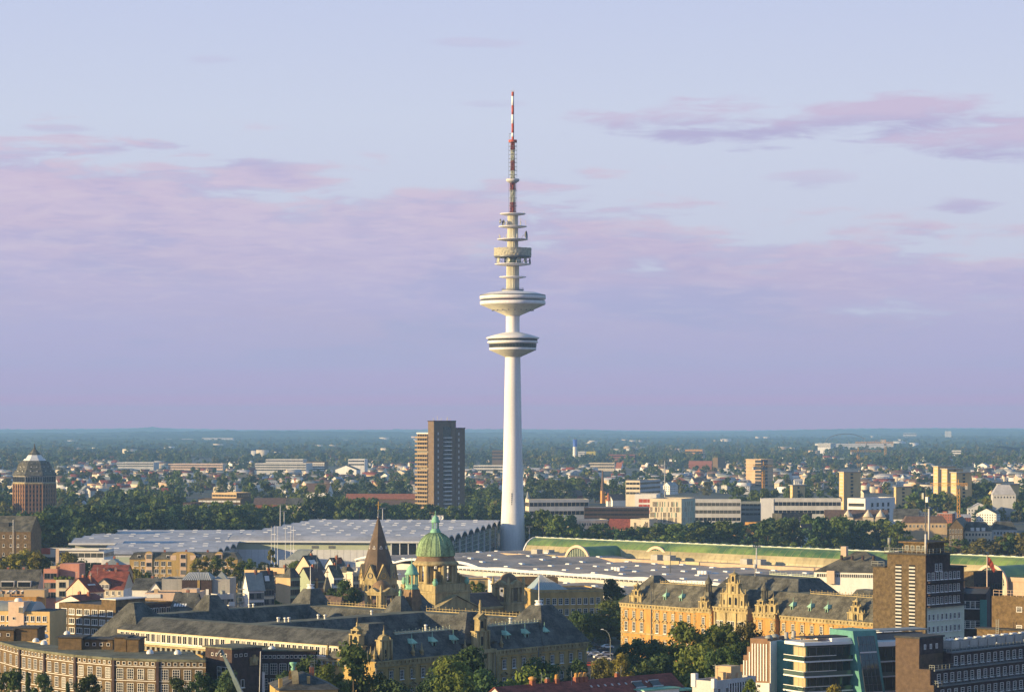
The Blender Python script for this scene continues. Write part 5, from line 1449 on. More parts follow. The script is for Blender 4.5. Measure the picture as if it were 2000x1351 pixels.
    MB().lathe([(1.2, z + 2.9), (1.2, z + 3.4), (.8, z + 3.9), (.02, z + 4.0)], 'white', 12, L * .52, 2).build('roof_dome', t)
    t, L, S, z = B('brick_parapet_house', 'low orange brick house with a parapet and cluttered terrace behind the yellow flats', 'house', 71, 885, 3, -30, 90, 1168, 'orange', wf=(5, 1), wd=(1.8, .9, 'dark'), top=.7, D=14)
    MB().box(L * .72, L + 2, 3, 9, z + .1, z + 2.6, 'tan').build('roof_room', t)
    rng = random.Random(11)
    for i in range(12): x = rng.uniform(2, L * .7); MB().lathe([(.03, z), (.03, z + 1.9), (.9, z + 1.91), (.02, z + 2.3)], 'white' if i % 3 else 'zinc', 8, x, rng.uniform(3, 11)).build('sunshade', t)
    B('gabled_house', 'low house with a wine red roof squeezed behind the brown brick office', 'house', 168, 905, 30, 108, 214, 1179, 'white', 'gable', 'redroof', 2.6, 'y')
    # brown brick office with white windows
    t, L, S, z = B('brick_office', 'brown brick office with three rows of thick white window frames', 'office building', 226, 836, 36, 115, 340, 1185, 'brown2', wf=(7, 4), ws=(8, 4), wd=(2.5, 1.9, 'three'), fh=2.95, top=1.15, side='dbrick')  # right face of the same brick, its shade painted with the darker one
    MB().box(L - 6, L + .15, -.15, 13, z, z + 2.2, 'brown2').box(L - 6.3, L + .45, -.45, 13.3, z + 2.2, z + 2.5, 'white').build('corner_block', t)
    t, L, S, z = B('flat_roof_house', 'white flat roofed house with stepped parapets behind the brick office', 'house', 386, 905, 4, 283, 392, 1160, 'peach', D=14)
    MB().box(L * .0, L * .3, -.3, 6, z, z - 1.3, 'white').box(L * .7, L * .98, .3, 6, z + .1, z + 1.8, 'peach').build('parapet', t)
    t, L, S, z = B('gabled_house', 'dark roofed house showing one white gable beside the wide red roof', 'house', 318, 962, 8, 258, 324, 1151, 'white', 'gable', 'slateb', 3.6, 'x', D=12)
    MB().gable(L - 5.5, L, -.5, 6, z - .8, 3.4, 'y', 'slateb', 'white').build('cross_gable', t)
    t, L, S, z = B('windowless_block', 'blank beige block with a dark lift tower and a glazed hip roof', 'warehouse', 449, 945, 2, 316, 452, 1133, 'concrete', D=16)
    a, c = L * .30, L * .74
    MB().box(a, c, -.8, 9, -1, z + .2, 'dbrick').box(a + (c - a) * .52, a + (c - a) * .60, -.95, -.81, z - 7, z + .2, 'ochre').build('lift_tower', t)
    b = MB().frus(a - .3, c + .3, -1.1, 9.3, z + .2, a + 1.8, c - 1.8, 3, 5.5, z + 2.6, 'zinc')
    for i in range(14): x = a + (c - a) * (i + .5) / 14; xt = a + 1.8 + (c - a - 3.6) * (i + .5) / 14; b.tube((x, -1.14, z + .24), (xt, 3, z + 2.64), .09, 'trim', 4)
    b.build('glazed_roof', t)
    b = MB().box(a + (c - a) * .8, a + (c - a) * .9, -.9, -.805, z - 6.3, z - 3, 'trim'); b.build('door', t)
    MB().frus(L * .76, L * .95, 2, 6, z + .3, L * .85, L * .86, 3.9, 4.1, z + 2.9, 'zinc').build('pyramid_skylight', t)
    t, L, S, z = B('roofed_house', 'house with a large black roof and a row of skylights beside the pavilion roof', 'house', 376, 845, 12, 333, 386, 1194, 'tan', 'gable', 'slateb', 5.5, 'x', D=11)
    skylights(t, [])
    for i in range(5): o = MB().box(-.3, .3, -.6, .6, 0, .12, 'skyl').build('skylight', t, (L * (.12 + .12 * i), S * .16, z + 1.9)); o.rotation_euler = (math.atan(1.0), 0, 0)
    t, L, S, z = B('balcony_house', 'white apartment house with stacked corner balconies beside the black roof', 'apartment house', 424, 865, 62, 412, 457, 1163, 'pale', ws=(5, 4), wd=(1.1, 1.7, 'two-d'), fh=2.9)
    for k in range(3): MB().box(L + .1, L + 2.2, S * .55, S * .9, z - 3.2 - 2.9 * k, z - 2.9 - 2.9 * k, 'white').box(L + 2.1, L + 2.2, S * .55, S * .9, z - 2.9 - 2.9 * k, z - 1.9 - 2.9 * k, 'white').build('balcony', t)
    # row of town houses facing right
    t, L, S, z = B('townhouse', 'lilac white town house with a grey green roof and four skylights in the courtyard row', 'house', 486, 868, 66, 474, 516, 1151, 'white', 'gable', 'zinc', 5.2, 'y', ws=(6, 4), wd=(.9, 1.9, 'two-d'), fh=3.0)
    b = MB()
    for k in range(7):
        zz = z - 1.4 * k
        for i in range(4): b.box(i * .9 - 1, i * .9 - .92, -1.3, -1.22, zz - 1.4, zz, 'zinc')
        b.box(-1.2, 2, -1.35, -.2, zz - .08, zz, 'zinc')
    b.build('scaffold', t)
    t, L, S, z = B('townhouse', 'beige stone town house with a steep black roof and white bar skylights', 'house', 514, 884, 60, 505, 535, 1145, 'cream', 'gable', 'slateb', 5.0, 'y', ws=(4, 4), wd=(1.0, 1.9, 'two-d'), fh=3.0)
    for i in range(4): o = MB().box(-.9, .9, -.2, .2, 0, .12, 'skyl').build('skylight', t, (L * .75, S * (.3 + .1 * i), z + 2.6)); o.rotation_euler = (0, math.atan(10 / L), 0)
    t, L, S, z = B('tenement', 'tall tan windowless gable wall with a dark slit beside green tenement fronts', 'apartment house', 567, 962, 40, 521, 586, 1128, 'tan', 'mansard', 'slateb', 3.4, ws=(5, 5), wd=(1.1, 2.0, 'two-d'), fh=3.1, side='green')
    MB().box(-.8, L * .72, .4, S * .8, z, z + 3.3, 'tan').build('gable_wall', t); MB().box(L * .26, L * .38, -.06, .02, 0, z + 2, 'dbrick').build('slit', t)
    for k in range(6): win(t, wproto(1.3, 1.4, 'dark'), L * .32, -.064, z - 3.1 * k - 1)
    t, L, S, z = B('flat_roof_house', 'tan house with a stepped firewall and flat roof beside the tall gable wall', 'house', 533, 1000, 30, 478, 552, 1122, 'tan', chim=2)
    MB().box(-.1, L, -.1, .5, z + .3, z + 1.6, 'tan').build('firewall', t)
    t, L, S, z = B('townhouse', 'sage green gable house with a brown black roof and olive street front', 'house', 605, 985, 44, 580, 636, 1132, 'green', 'gable', 'brownroof', 4.4, 'y', ws=(7, 4), wd=(1.0, 2.0, 'two-d'), fh=3.1, side='green')
    MB().box(L + .005, L + .3, S * .36, S * .48, 0, z + .5, 'orange').build('orange_bay', t)
    t, L, S, z = B('townhouse', 'house with a pale pink gable and a black roof holding five white skylights', 'house', 609, 1085, 46, 577, 633, 1112, 'peach', 'gable', 'slateb', 5.4, 'y', side='pale')
    for i in range(5): o = MB().box(-1.1, 1.1, -.28, .28, 0, .12, 'skyl').build('skylight', t, (L * .74, S * (.2 + .1 * i), z + 2.9)); o.rotation_euler = (0, math.atan(10.8 / L), 0)
    t, L, S, z = B('townhouse', 'white street house with a slate roof and arched dormers next to the green house', 'house', 652, 1020, 58, 632, 669, 1126, 'pale', 'gable', 'slate', 4.2, 'y', ws=(5, 4), wd=(1.0, 1.9, 'two-d'), fh=3.1, side='white')
    t, L, S, z = B('townhouse', 'small white gable under a black roof with a brown chimney block near the white hall', 'house', 653, 1105, 40, 636, 674, 1104, 'white', 'gable', 'slateb', 3.0, 'y')
    MB().box(L * .5, L * .9, 2, 5, z, z + 3.0, 'rbrick').build('chimney', t)
    B('townhouse', 'grey green town house with a flat mansard and pale cornice before the church', 'house', 676, 1060, 58, 662, 690, 1118, 'pale', 'mansard', 'slate', 2.2, ws=(4, 4), wd=(1.0, 1.9, 'two-d'), fh=3.1, cornice='cream')
    B('townhouse', 'yellowish stone town house touching the church tower', 'house', 689, 1045, 60, 677, 712, 1119, 'cream', ws=(4, 4), wd=(1.0, 1.9, 'two-d'), fh=3.1, cornice='cream', side='cream')
    # canopy and flagpoles in front of the white hall
    t, L, S, z = B('curved_canopy', 'grey curved entrance canopy like a ship bow before the white hall', 'canopy', 588, 1330, 4, 545, 604, 1095, 'pale', D=14)
    MB().frus(L * .2, L + 1, 0, 12, z, L * .8, L + 5, 2, 9, z + 5.4, 'zinc').build('bow', t)
    for i, px in enumerate((530, 536.5, 542, 557.5, 568, 573.5)):
        m = MB().lathe([(.3, 0), (.26, 1.0), (.15, 1.1), (.09, 26.5), (.14, 26.6), (.02, 26.9)], 'trim', 8); o = m.build('flagpole', None, (wx(px, 1335), 1335, 0))
        tag(o, 'bare white flagpole before the white hall, %s of six counted from the factory' % ('first', 'second', 'third', 'fourth', 'fifth', 'last')[i], 'flagpole', 'flagpoles before the white hall')
    # behind the domed courthouse
    t, L, S, z = B('yellow_office', 'yellow brick low building with two garage like bays beside the dome', 'office building', 962, 1030, -6, 905, 975, 1134, 'yellow', D=16, wf=(8, 1), wd=(1.0, 1.4, 'plain-b'), top=3.2)
    MB().box(L * .48, L * .52, -.6, -.003, 0, z + .4, 'sand').build('pier', t)
    B('white_annex', 'white low annex with a dark band between the yellow bays and the domed pavilion', 'office building', 1000, 1010, -6, 960, 1010, 1137, 'white', D=14, wf=(3, 1), wd=(1.2, 1.2, 'plain-b'), top=2.4)
    B('roof_storey', 'long beige roof storey with a brown end behind the glass pyramid', 'office building', 1090, 1040, -4, 985, 1094, 1130, 'brown2', D=10)
    t, L, S, z = B('court_annex', 'olive yellow brick annex with arched white windows and a glass pyramid roof', 'courthouse', 1178, 985, -16, 1048, 1190, 1152, 'ochre', wf=(10, 3), wd=(1.5, 2.3, 'cross3'), fh=3.9, top=2.6, D=22, cornice='sand')
    b = MB().frus(L * .02, L * .5, 3, 15, z + .3, L * .16, L * .17, 8.9, 9.1, z + 5.6, M.setdefault('pyr', mat('pyramid_glazing', (.30, .37, .37), .3, .06, .3, spec=.6)))
    for i in range(12): f = i / 11; b.tube((L * (.02 + .48 * f), 2.98, z + .32), (L * (.16 + .01 * f), 8.88, z + 5.64), .09, 'pale', 4)
    b.build('glass_pyramid', t)
    # white-walled attic building behind the right courthouse
    t, L, S, z = B('attic_building', 'large grey slate roofed building with a white attic wall and a ribbon of windows', 'courthouse', 1740, 915, 22, 1590, 1760, 1119, 'white', 'hip', 'slate', 6.8, D=24)
    for i in range(34): win(t, wproto(1.05, 1.25, 'plain'), 1.5 + i * .95 * L / 34, -.002, z - 1.8, 0, 'attic_window')
    MB().box(L * .18, L * .28, -1.5, 3, z - 4, z + .5, 'peach').build('brick_head', t)
    for px in (.3, .44, .58, .72): MB().lathe([(.5, z + 4.0), (.5, z + 5.5), (.02, z + 5.6)], 'dbrick', 8, L * px, 6).build('roof_vent', t)
    MB().box(L * .26, L * .33, 9, 12, z + 5, z + 8.4, 'peach').build('chimney', t)
    t, L, S, z = B('clinker_hall', 'dark red clinker building with narrow upright slits beside the red flag', 'office building', 1902, 950, 52, 1883, 1958, 1119, 'brown2', D=None, side='dbrick')  # lit left face brown, shaded right face painted darker
    for i in range(11): MB().box(L + .004, L + .2, 1.2 + S * .92 * i / 11, 2.0 + S * .92 * i / 11, z - 9, z - 4, 'dglass').build('slit_window', t)
    MB().box(-.4, L * .8, -3, -.01, 0, z - 7, 'sand').build('parapet', t)
    # red roof and white house, bottom edge
    t, L, S, z = B('long_red_roof_house', 'long house with a wine red tile roof, green copper dormers and clay chimneys', 'house', 1345, 596, -40, 1003, 1356, 1338, 'pale', 'gable', 'redroof', 4.0, 'x', D=12, z1=17.6)
    for i, f in enumerate((.20, .335, .445, .47, .495)): b = MB(); b.box(L * f - .5, L * f + .5, 5.3, 6.3, z + 3.4, z + 4.9, 'rbrick').lathe([(.5, z + 4.9), (.85 if i == 0 else .4, z + 5.2), (.9 if i == 0 else .4, z + 5.5), (.3, z + 5.8)], 'orange', 10, L * f, 5.8); b.build('chimney', t)
    for f in (.76, .86): o = MB().box(-1.3, 1.3, -.9, .9, -.1, .3, 'dglass').box(-1.5, 1.5, -1.1, -.91, -.1, .4, 'pale').box(-1.5, 1.5, .91, 1.1, -.1, .4, 'pale').build('roof_hatch', t, (L * f, 3.2, z + 2.3)); o.rotation_euler = (math.atan(4.2 / 6), 0, 0)
    for i in range(9): o = MB().box(-.2, .2, -.3, .3, 0, .14, 'pale').build('roof_hook', t, (L * (.5 + .04 * i), 4.0, z + 2.8)); o.rotation_euler = (math.atan(.7), 0, 0)
    MB().box(L * .72, L * .92, -1.2, 3.0, z - .4, z + 1.5, 'white').box(L * .72 - .3, L * .92 + .3, -1.5, 3.2, z + 1.5, z + 1.75, 'copper').box(L * .55, L * .715, -.8, 2, z + .4, z + .9, 'copper').box(L * .925, L + .8, -1.0, 2.6, z + .8, z + 1.2, 'copper').build('dormer', t)
    MB().box(-1.2, -.01, -.2, 12.2, -1, z + 1.6, 'orange').build('gable_wall', t)
    t, L, S, z = B('white_villa', 'white flat roofed office house with a roof terrace, lift box and glazed corner', 'house', 1394, 556, 40, 1352, 1476, 1334, 'pale', ws=(5, 2), wd=(1.0, 1.6, 'dark'), fh=3.4)
    MB().box(L - .5, L + .3, -.3, .8, z - 1, z + 1.0, 'white').build('chimney', t); MB().box(-.2, .9, -.2, .9, z - 1, z + 1.8, 'white').build('chimney', t)
    MB().box(L - 4.6, L - .6, 7, 10.4, z + .1, z + 3.0, 'tan').build('lift_box', t); MB().box(L * .3, L - .4, 1.4, S * .6, z + .08, z + .14, 'olive').build('roof_deck', t)
    b = MB()
    for i in range(8): b.box(L + .02, L + .2, S * .35 + i * .9, S * .35 + .2 + i * .9, z - 3, z - .4, 'trim')
    b.box(L + .01, L + .05, S * .35, S * .35 + 7.4, z - 3, z - .4, 'dglass'); b.build('corner_glazing', t)
    # dark roof with a scrolled gable at the bottom edge
    t, L, S, z = B('scroll_gable_house', 'dark slate roofed house with a curved gable and green copper crown at the lower edge', 'house', 660, 560, -12, 545, 712, 1345, 'ochre', 'hip', 'slateb', 3.0, D=16)
    g = MB(); n = 12; x0 = L * .28
    P = [(3.0 * math.cos(PI * i / n), z + 1.2 + 2.6 * math.sin(PI * i / n)) for i in range(n + 1)]
    g.face([(0, x, zz) for x, zz in P], 'ochre')
    for (xa, za), (xb, zb) in zip(P, P[1:]): g.face([(-.6, xa, za), (.8, xa, za), (.8, xb, zb), (-.6, xb, zb)], 'sand')
    g.lathe([(.35, z + 3.7), (.5, z + 4.1), (.25, z + 4.4), (.7, z + 5.0), (.8, z + 5.4), (.1, z + 5.5)], 'copper', 8); g.build('curved_gable', t, (x0, 4, 0))
    MB().box(L * .02, L * .08, 2, 3, z, z + 2.2, 'ochre').build('chimney', t); MB().box(L * .5, L * .55, 2, 3, z + .5, z + 2.6, 'ochre').build('chimney', t)
left_streets()

# ================================================================ middle distance
def middle():
    # brick water tower
    Y = 2200.0
    def water_tower():
        s = Y / F
        t = thing('water_tower', 'octagonal red brick water tower with glazed gallery and tiered grey roof', 'water tower', (wx(67.5, Y), Y, 0), math.radians(8))
        Zt = lambda py: wz(py, Y); R = 43 * s
        k = dict(seg=8, a0=PI / 8, a1=2 * PI + PI / 8, smooth=False)
        MB().lathe([(R, -1), (R, Zt(942))], 'wtower', **k).build('wall', t)
        g = MB(); ar = R * math.cos(PI / 8); hw = R * math.sin(PI / 8)
        for i in range(8):
            a = PI / 4 * (i + 1); rz = a + PI / 2; loc = (ar * math.cos(a), ar * math.sin(a), 0)
            b = MB()
            for q in range(6): x = -hw + 2 * hw * q / 5; b.box(x - .55, x + .55, -.7, -.004, -1, Zt(944), 'wtower')
            b.box(-hw, hw, -.9, -.004, Zt(944), Zt(941.5), 'sand')
            b.build('buttress', t, loc, rz)
            b = MB()
            for q in range(5):
                x = -hw + 2 * hw * (q + .5) / 5
                for f in range(9): b.box(x - .45, x + .45, -.06, -.004, Zt(944) - 3.2 - f * 3.6, Zt(944) - 1.4 - f * 3.6, 'dglass')
            b.build('window_column', t, loc, rz)
            b = MB()
            for q in range(7):
                x = -hw + 2 * hw * (q + .5) / 7; b.box(x - hw / 9, x + hw / 9, -.55, -.42, Zt(940.5), Zt(930), 'glass')
            b.build('gallery_window', t, loc, rz)
            b = MB()
            for r_, py, m in ((.93, 920.5, 'skyl'), (.80, 912, 'skyl'), (.68, 905, 'skyl')):
                for q in (-1, 1):
                    xx = q * hw * .4 * r_; d = ar * (1 - r_)
                    b.box(xx - .8, xx + .8, d - .3, d + 1.4, Zt(py), Zt(py) + 1.2, 'slate'); b.box(xx - .5, xx + .5, d - .36, d - .31, Zt(py) + .2, Zt(py) + .9, 'pale')
            b.build('dormer', t, loc, rz)
        MB().lathe([(R + .3, Zt(942)), (R + .3, Zt(928.5))], 'concrete', **k).build('gallery', t)
        MB().lathe([(R + .3, Zt(928.4)), (R + 1.6, Zt(927.6)), (R + 1.4, Zt(926.5)), (37.5 * s, Zt(917)), (32.5 * s, Zt(905)), (30 * s, Zt(903)), (24 * s, Zt(899))], 'slate', **k).build('roof', t)
        MB().lathe([(23.5 * s, Zt(899)), (21 * s, Zt(895.5)), (18 * s, Zt(894.8)), (12.5 * s, Zt(887.5)), (12 * s, Zt(887))], 'skyl', **k).build('glazed_tier', t)
        MB().lathe([(13.2 * s, Zt(888)), (6.5 * s, Zt(880.5)), (2.2 * s, Zt(875.5)), (1.2 * s, Zt(872)), (.3, Zt(866))], 'slate', **k).build('cap', t)
    water_tower()
    # dark high-rise
    def high_rise():
        Yc = 2100.0; s = Yc / F
        loc, rz, L, S = corner(847, Yc, 45, 813, 907)
        t = thing('high_rise', 'dark brown residential high-rise with balcony strips and a stepped top', 'high-rise', loc, rz)
        z0 = wz(823, Yc); z1 = wz(847, Yc); z2 = wz(837, Yc)
        Lc = corner(847, Yc, 45, 836, 907)[2]; dx = L - Lc
        Sc = corner(847, Yc, 45, 813, 890)[3]
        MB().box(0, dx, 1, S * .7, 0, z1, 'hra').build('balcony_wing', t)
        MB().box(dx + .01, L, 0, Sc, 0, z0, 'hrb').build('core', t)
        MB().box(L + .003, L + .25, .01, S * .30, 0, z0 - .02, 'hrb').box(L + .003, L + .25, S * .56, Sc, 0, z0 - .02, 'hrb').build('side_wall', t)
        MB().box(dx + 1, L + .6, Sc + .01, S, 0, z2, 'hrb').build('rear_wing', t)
        MB().box(-.4, dx - .01, .6, S * .7, z1, z1 + 1, 'white').box(dx - .3, L + .3, -.3, Sc + .3, z0, z0 + .8, 'dbrick').box(dx + 1, L + .9, Sc + .31, S + .3, z2, z2 + .8, 'dbrick').build('parapet', t)
        n = 18; fh = (z1 - 12) / n
        for i in range(n):
            z = z1 - fh * (i + 1)
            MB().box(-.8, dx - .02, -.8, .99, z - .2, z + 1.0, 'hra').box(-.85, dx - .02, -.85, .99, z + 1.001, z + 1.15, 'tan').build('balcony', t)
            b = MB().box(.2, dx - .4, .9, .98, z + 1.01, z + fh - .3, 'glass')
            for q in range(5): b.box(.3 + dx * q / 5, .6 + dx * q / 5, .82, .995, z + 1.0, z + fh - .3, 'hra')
            b.build('window_band', t)
            MB().box(L + .01, L + 1.7, S * .31, S * .55, z - .2, z + .55, 'white').build('balcony', t)
        MB().box(L + .003, L + .1, S * .305, S * .555, 0, z0 - 4, 'dglass').build('recess_glazing', t)
        for i in range(16):
            z = z2 - 3 - 4.6 * i; MB().box(L + .601, L + .66, S * .78, S * .82, z - 2.2, z, 'pale').build('side_window', t); MB().box(L + .252, L + .31, S * .12, S * .16, z - 1.8, z + .2, 'pale').build('side_window', t)
        MB().lathe([(2.4 * math.cos(q), z1 + 1 + 1.2 + 2.4 * math.sin(q)) for q in [-.5 + i * .26 for i in range(8)]] + [(.02, z1 + 4.6)], 'skyl', 16, dx - 3, 6).build('radome', t)
        b = MB(); rng = random.Random(1)
        for i in range(9): x, y = rng.uniform(dx + 2, L - 2), rng.uniform(2, Sc - 2); b.tube((x, y, z0), (x, y, z0 + rng.uniform(1.5, 4.5)), .15, 'pale', 4)
        b.build('roof_antenna', t)
    high_rise()
    for i, px in enumerate((849, 855.5, 861.5)):
        Y = 1760
        if i == 0: tt = thing('satellite_station', 'row of three white satellite dishes beside the dome lantern', 'antenna', (wx(855, Y), Y, 0)); MB().box(-4, 4, .5, 2, 0, 18, 'pale').build('support', tt)
        d = MB().lathe([(.05, -.3), (.8, -.2), (1.5, .1), (1.55, .12)], 'trim', 16); o = d.build('dish', tt, (wx(px, Y) - wx(855, Y), 0, wz(1010.5, Y))); o.rotation_euler = (PI / 2, 0, 0)
    O = 'office building'
    def ribbon(*a, **k): return B(*a, bands=k.pop('bands', 3), **k)
    ribbon('long_office', 'long white office block with ribbon windows touching the tower foot', O, 1033, 1950, 78, 1026, 1150, 976, 'cream', rm='pale', fh=6.2, top=1.6, side='pale', D=None, bands=3)  # one white building: sunlit gable painted cream, shaded front painted grey
    ribbon('dark_glass_block', 'low dark glass block in front of the red and white building', O, 1268, 1880, 2, 1141, 1272, 992, 'dbrick', rm='pale', bands=4, fh=3.0, top=.6, D=24)
    t, L, S, z = B('red_window_office', 'white cube with a grid of red windows above the patterned tower', O, 1282, 2060, 10, 1240, 1312, 966, 'white', D=24)
    for i in range(4):
        for k in range(3): MB().box(L * .18 + i * L * .2, L * .18 + i * L * .2 + 3.0, -.1, -.004, z - 6 - 4.2 * k, z - 3.2 - 4.2 * k, 'red').build('window_panel', t)
    # patterned tower
    t, L, S, z = B('patterned_tower', 'pale tower clad in staggered lime and dark vertical strips', O, 1331, 1790, 20, 1269, 1358, 976, 'cream', side='lime', par=.8)
    rng = random.Random(6)
    for fl in range(7):
        b = MB(); zz = z - 1 - 3.55 * (fl + 1)
        for i in range(26):
            if rng.random() < .5: x = .5 + (L - 1) * i / 26; b.box(x, x + .42, -.08, -.004, zz, zz + 3.2, 'dglass' if rng.random() < .8 else 'teal')
        for i in range(14):
            if rng.random() < .6: y = .5 + (S - 1) * i / 14; b.box(L + .004, L + .08, y, y + .55, zz, zz + 3.2, 'dglass' if rng.random() < .7 else 'teal')
        b.build('window_strip', t)
    t, L, S, z = B('patterned_wing', 'low wing in matching lime and dark strips beside the patterned tower', O, 1268, 1775, 20, 1231, 1284, 1015, 'cream')
    b = MB()
    for i in range(16):
        if rng.random() < .6: b.box(.5 + (L - 1) * i / 16, .95 + (L - 1) * i / 16, -.08, -.004, 1, z - 1 - rng.random() * 3, 'dglass')
    b.build('window_strip', t)
    ribbon('long_office', 'white ribbon windowed office just behind the patterned tower', O, 1447, 1960, 4, 1340, 1450, 977, 'pale', rm='concrete', fh=5.4, top=1.4, D=20)
    ribbon('link_building', 'dull grey green link between two long white offices', O, 1488, 1990, 2, 1447, 1490, 981, 'zinc', fh=3.4, top=.8, D=18)
    t, L, S, z = ribbon('long_office', 'longest white office with two ribbon window bands beneath the yellow towers', O, 1643, 1960, 3, 1487, 1648, 975, 'pale', rm='concrete', fh=6.0, top=1.6, D=20)
    MB().box(-.3, 9, -.3, -.004, 0, z + .4, 'white').build('stair_tower', t)
    t, L, S, z = B('white_block', 'plain white office cube at the end of the long white office', O, 1690, 1890, 40, 1655, 1748, 975, 'white', rm='redroof', par=.8)
    for k in range(3): MB().box(1, L - 1, -.1, -.004, z - 5 - 4.4 * k, z - 2.8 - 4.4 * k, 'dglass').build('window_band', t)
    for i in range(4):
        for k in range(3): MB().box(L + .004, L + .1, S * (.2 + .18 * i), S * (.2 + .18 * i) + 2.6, z - 5.4 - 4.4 * k, z - 2.6 - 4.4 * k, 'dglass').build('window', t)
    # yellow towers
    def ytower(label, pc, Y, pl, pr, ytop, n=1, rows=11):
        t, L, S, z = B('yellow_tower', label, 'high-rise', pc, Y, 52, pl, pr, ytop, 'yellow', rm='pale', par=0, D=None)
        MB().box(-1, L + 1, -1, S + 1, z, z + .7, 'concrete').build('roof_slab', t)
        b = MB()
        for k in range(int(z / 3.2)): b.box(.6, L - .6, -.08, -.004, z - 2.6 - 3.2 * k, z - 1.2 - 3.2 * k, 'peach')
        b.build('window_band', t)
        for k in range(int(z / 3.2)): MB().box(L + .004, L + .12, S * .40, S * .56, z - 2.8 - 3.2 * k, z - .9 - 3.2 * k, 'dglass').build('window', t)
    ytower('slim yellow tower block with a pale roof standing behind the long white office', 1648, 2450, 1639, 1681, 922)
    ytower('front slab of the three stepped yellow towers, its end wall broadest', 1868, 2400, 1857, 1898, 923)
    ytower('middle slab of the three stepped yellow towers', 1850, 2470, 1839, 1881, 916)
    ytower('rear slab of the three stepped yellow towers', 1832, 2540, 1823, 1866, 911)
    ytower('small yellow block beside the slim yellow tower', 1548, 2320, 1543, 1572, 948)
    ytower('small yellow block between the slim tower and the three stepped towers', 1750, 2380, 1746, 1780, 951)
    ytower('small yellow block behind the white barn roofed house', 1954, 2380, 1949, 1990, 946)
    ytower('paler yellow block beyond the white barn roofed house', 1938, 2500, 1930, 1958, 942)
    # building site
    t, L, S, z = B('shell_building', 'unfinished concrete high-rise shell with open floors beside an orange crane', 'construction site', 1486, 3400, 40, 1457, 1510, 897, 'tan')
    for k in range(9): MB().box(-1, L + 1, -1, S + 1, z - 4.4 * k - .6, z - 4.4 * k, 'peach').build('floor_slab', t); MB().box(L * .62, L + .1, -.1, S * .55, z - 4.4 * k - 4.2, z - 4.4 * k - .7, 'dglass').build('open_floor', t)
    def crane(label, px, Y, ytop, ybase, jib_l, jib_r, rz, m='crane', sc=1.0):
        z1, z0 = wz(ytop, Y), max(0, wz(ybase, Y))
        t = thing('tower_crane', label, 'crane', (wx(px, Y), Y, 0), rz)
        b = MB(); w = .9 * sc; n = max(6, int(z1 / (2.6 * sc)))
        for sx in (-w, w):
            for sy in (-w, w): b.tube((sx, sy, 0), (sx, sy, z1), .22 * sc, m, 4)
        for i in range(n):
            za, zb = z1 * i / n, z1 * (i + 1) / n; s = 1 if i % 2 else -1
            b.tube((-w * s, -w, za), (w * s, -w, zb), .16 * sc, m, 4).tube((-w * s, w, za), (w * s, w, zb), .16 * sc, m, 4).tube((-w, -w * s, za), (-w, w * s, zb), .16 * sc, m, 4).tube((w, -w * s, za), (w, w * s, zb), .16 * sc, m, 4)
        b.build('mast', t)
        def jib(x0, x1, name):
            j = MB(); L = abs(x1 - x0); n = max(4, int(L / (2.8 * sc))); h = 1.7 * sc
            j.tube((x0, -.7 * sc, z1), (x1, -.7 * sc, z1), .2 * sc, m, 4).tube((x0, .7 * sc, z1), (x1, .7 * sc, z1), .2 * sc, m, 4).tube((x0, 0, z1 + h), (x1, 0, z1 + h), .2 * sc, m, 4)
            for i in range(n):
                a, c = x0 + (x1 - x0) * i / n, x0 + (x1 - x0) * (i + 1) / n
                for s in (-.7 * sc, .7 * sc): j.tube((a, s, z1), ((a + c) / 2, 0, z1 + h), .12 * sc, m, 4).tube(((a + c) / 2, 0, z1 + h), (c, s, z1), .12 * sc, m, 4)
            j.build(name, t)
        jib(0, jib_l, 'jib'); jib(0, jib_r, 'counter_jib')
        MB().box(-1.3 * sc, 1.3 * sc, -1.3 * sc, 1.3 * sc, z1 - 2.2 * sc, z1 + .2, 'dsteel').build('cab', t)
        MB().box(jib_r * .7, jib_r * .98, -1.2 * sc, 1.2 * sc, z1 - 2.6 * sc, z1 - .1, 'concrete').build('counterweight', t)
        MB().tube((0, 0, z1), (0, 0, z1 + 4.5 * sc), .3 * sc, m, 5).tube((0, 0, z1 + 4.4 * sc), (jib_l * .6, 0, z1 + 1.7 * sc), .08 * sc, m, 4).build('cathead', t)
    crane('orange tower crane before the three stepped yellow towers', 1872, 1900, 948, 1010, -20, 6.5, math.radians(-12))
    crane('orange tower crane beside the concrete shell', 1491, 2700, 911, 950, 10, -12, math.radians(20), 'crane', 1.2)
    crane('far orange crane with a long jib before the stadium arch, tallest of its pair', 1729, 5200, 866, 893, -58, 16, math.radians(-8), 'crane', 1.8)
    crane('far orange crane with a raised jib, shorter of its pair near the stadium arch', 1676, 4800, 882, 897, 44, -14, math.radians(14), 'crane', 1.8)
    # slim landmarks
    def chimney():
        Y = 5400.0; t = thing('chimney', 'white chimney with a blue top beyond the houses beside the tower', 'chimney', (wx(1123, Y), Y, 0))
        MB().lathe([(4.4, 0), (4.1, wz(872, Y))], 'white', 20).build('shaft', t); MB().lathe([(4.3, wz(872, Y)), (4.2, wz(858, Y)), (.1, wz(857.9, Y))], 'blue', 20).build('blue_top', t)
        MB().tube((-1.2, 0, wz(858, Y)), (-1.2, 0, wz(855.5, Y)), .8, 'dsteel', 8).tube((1.2, 0, wz(858, Y)), (1.2, 0, wz(855.5, Y)), .8, 'dsteel', 8).build('flue', t)
    chimney()
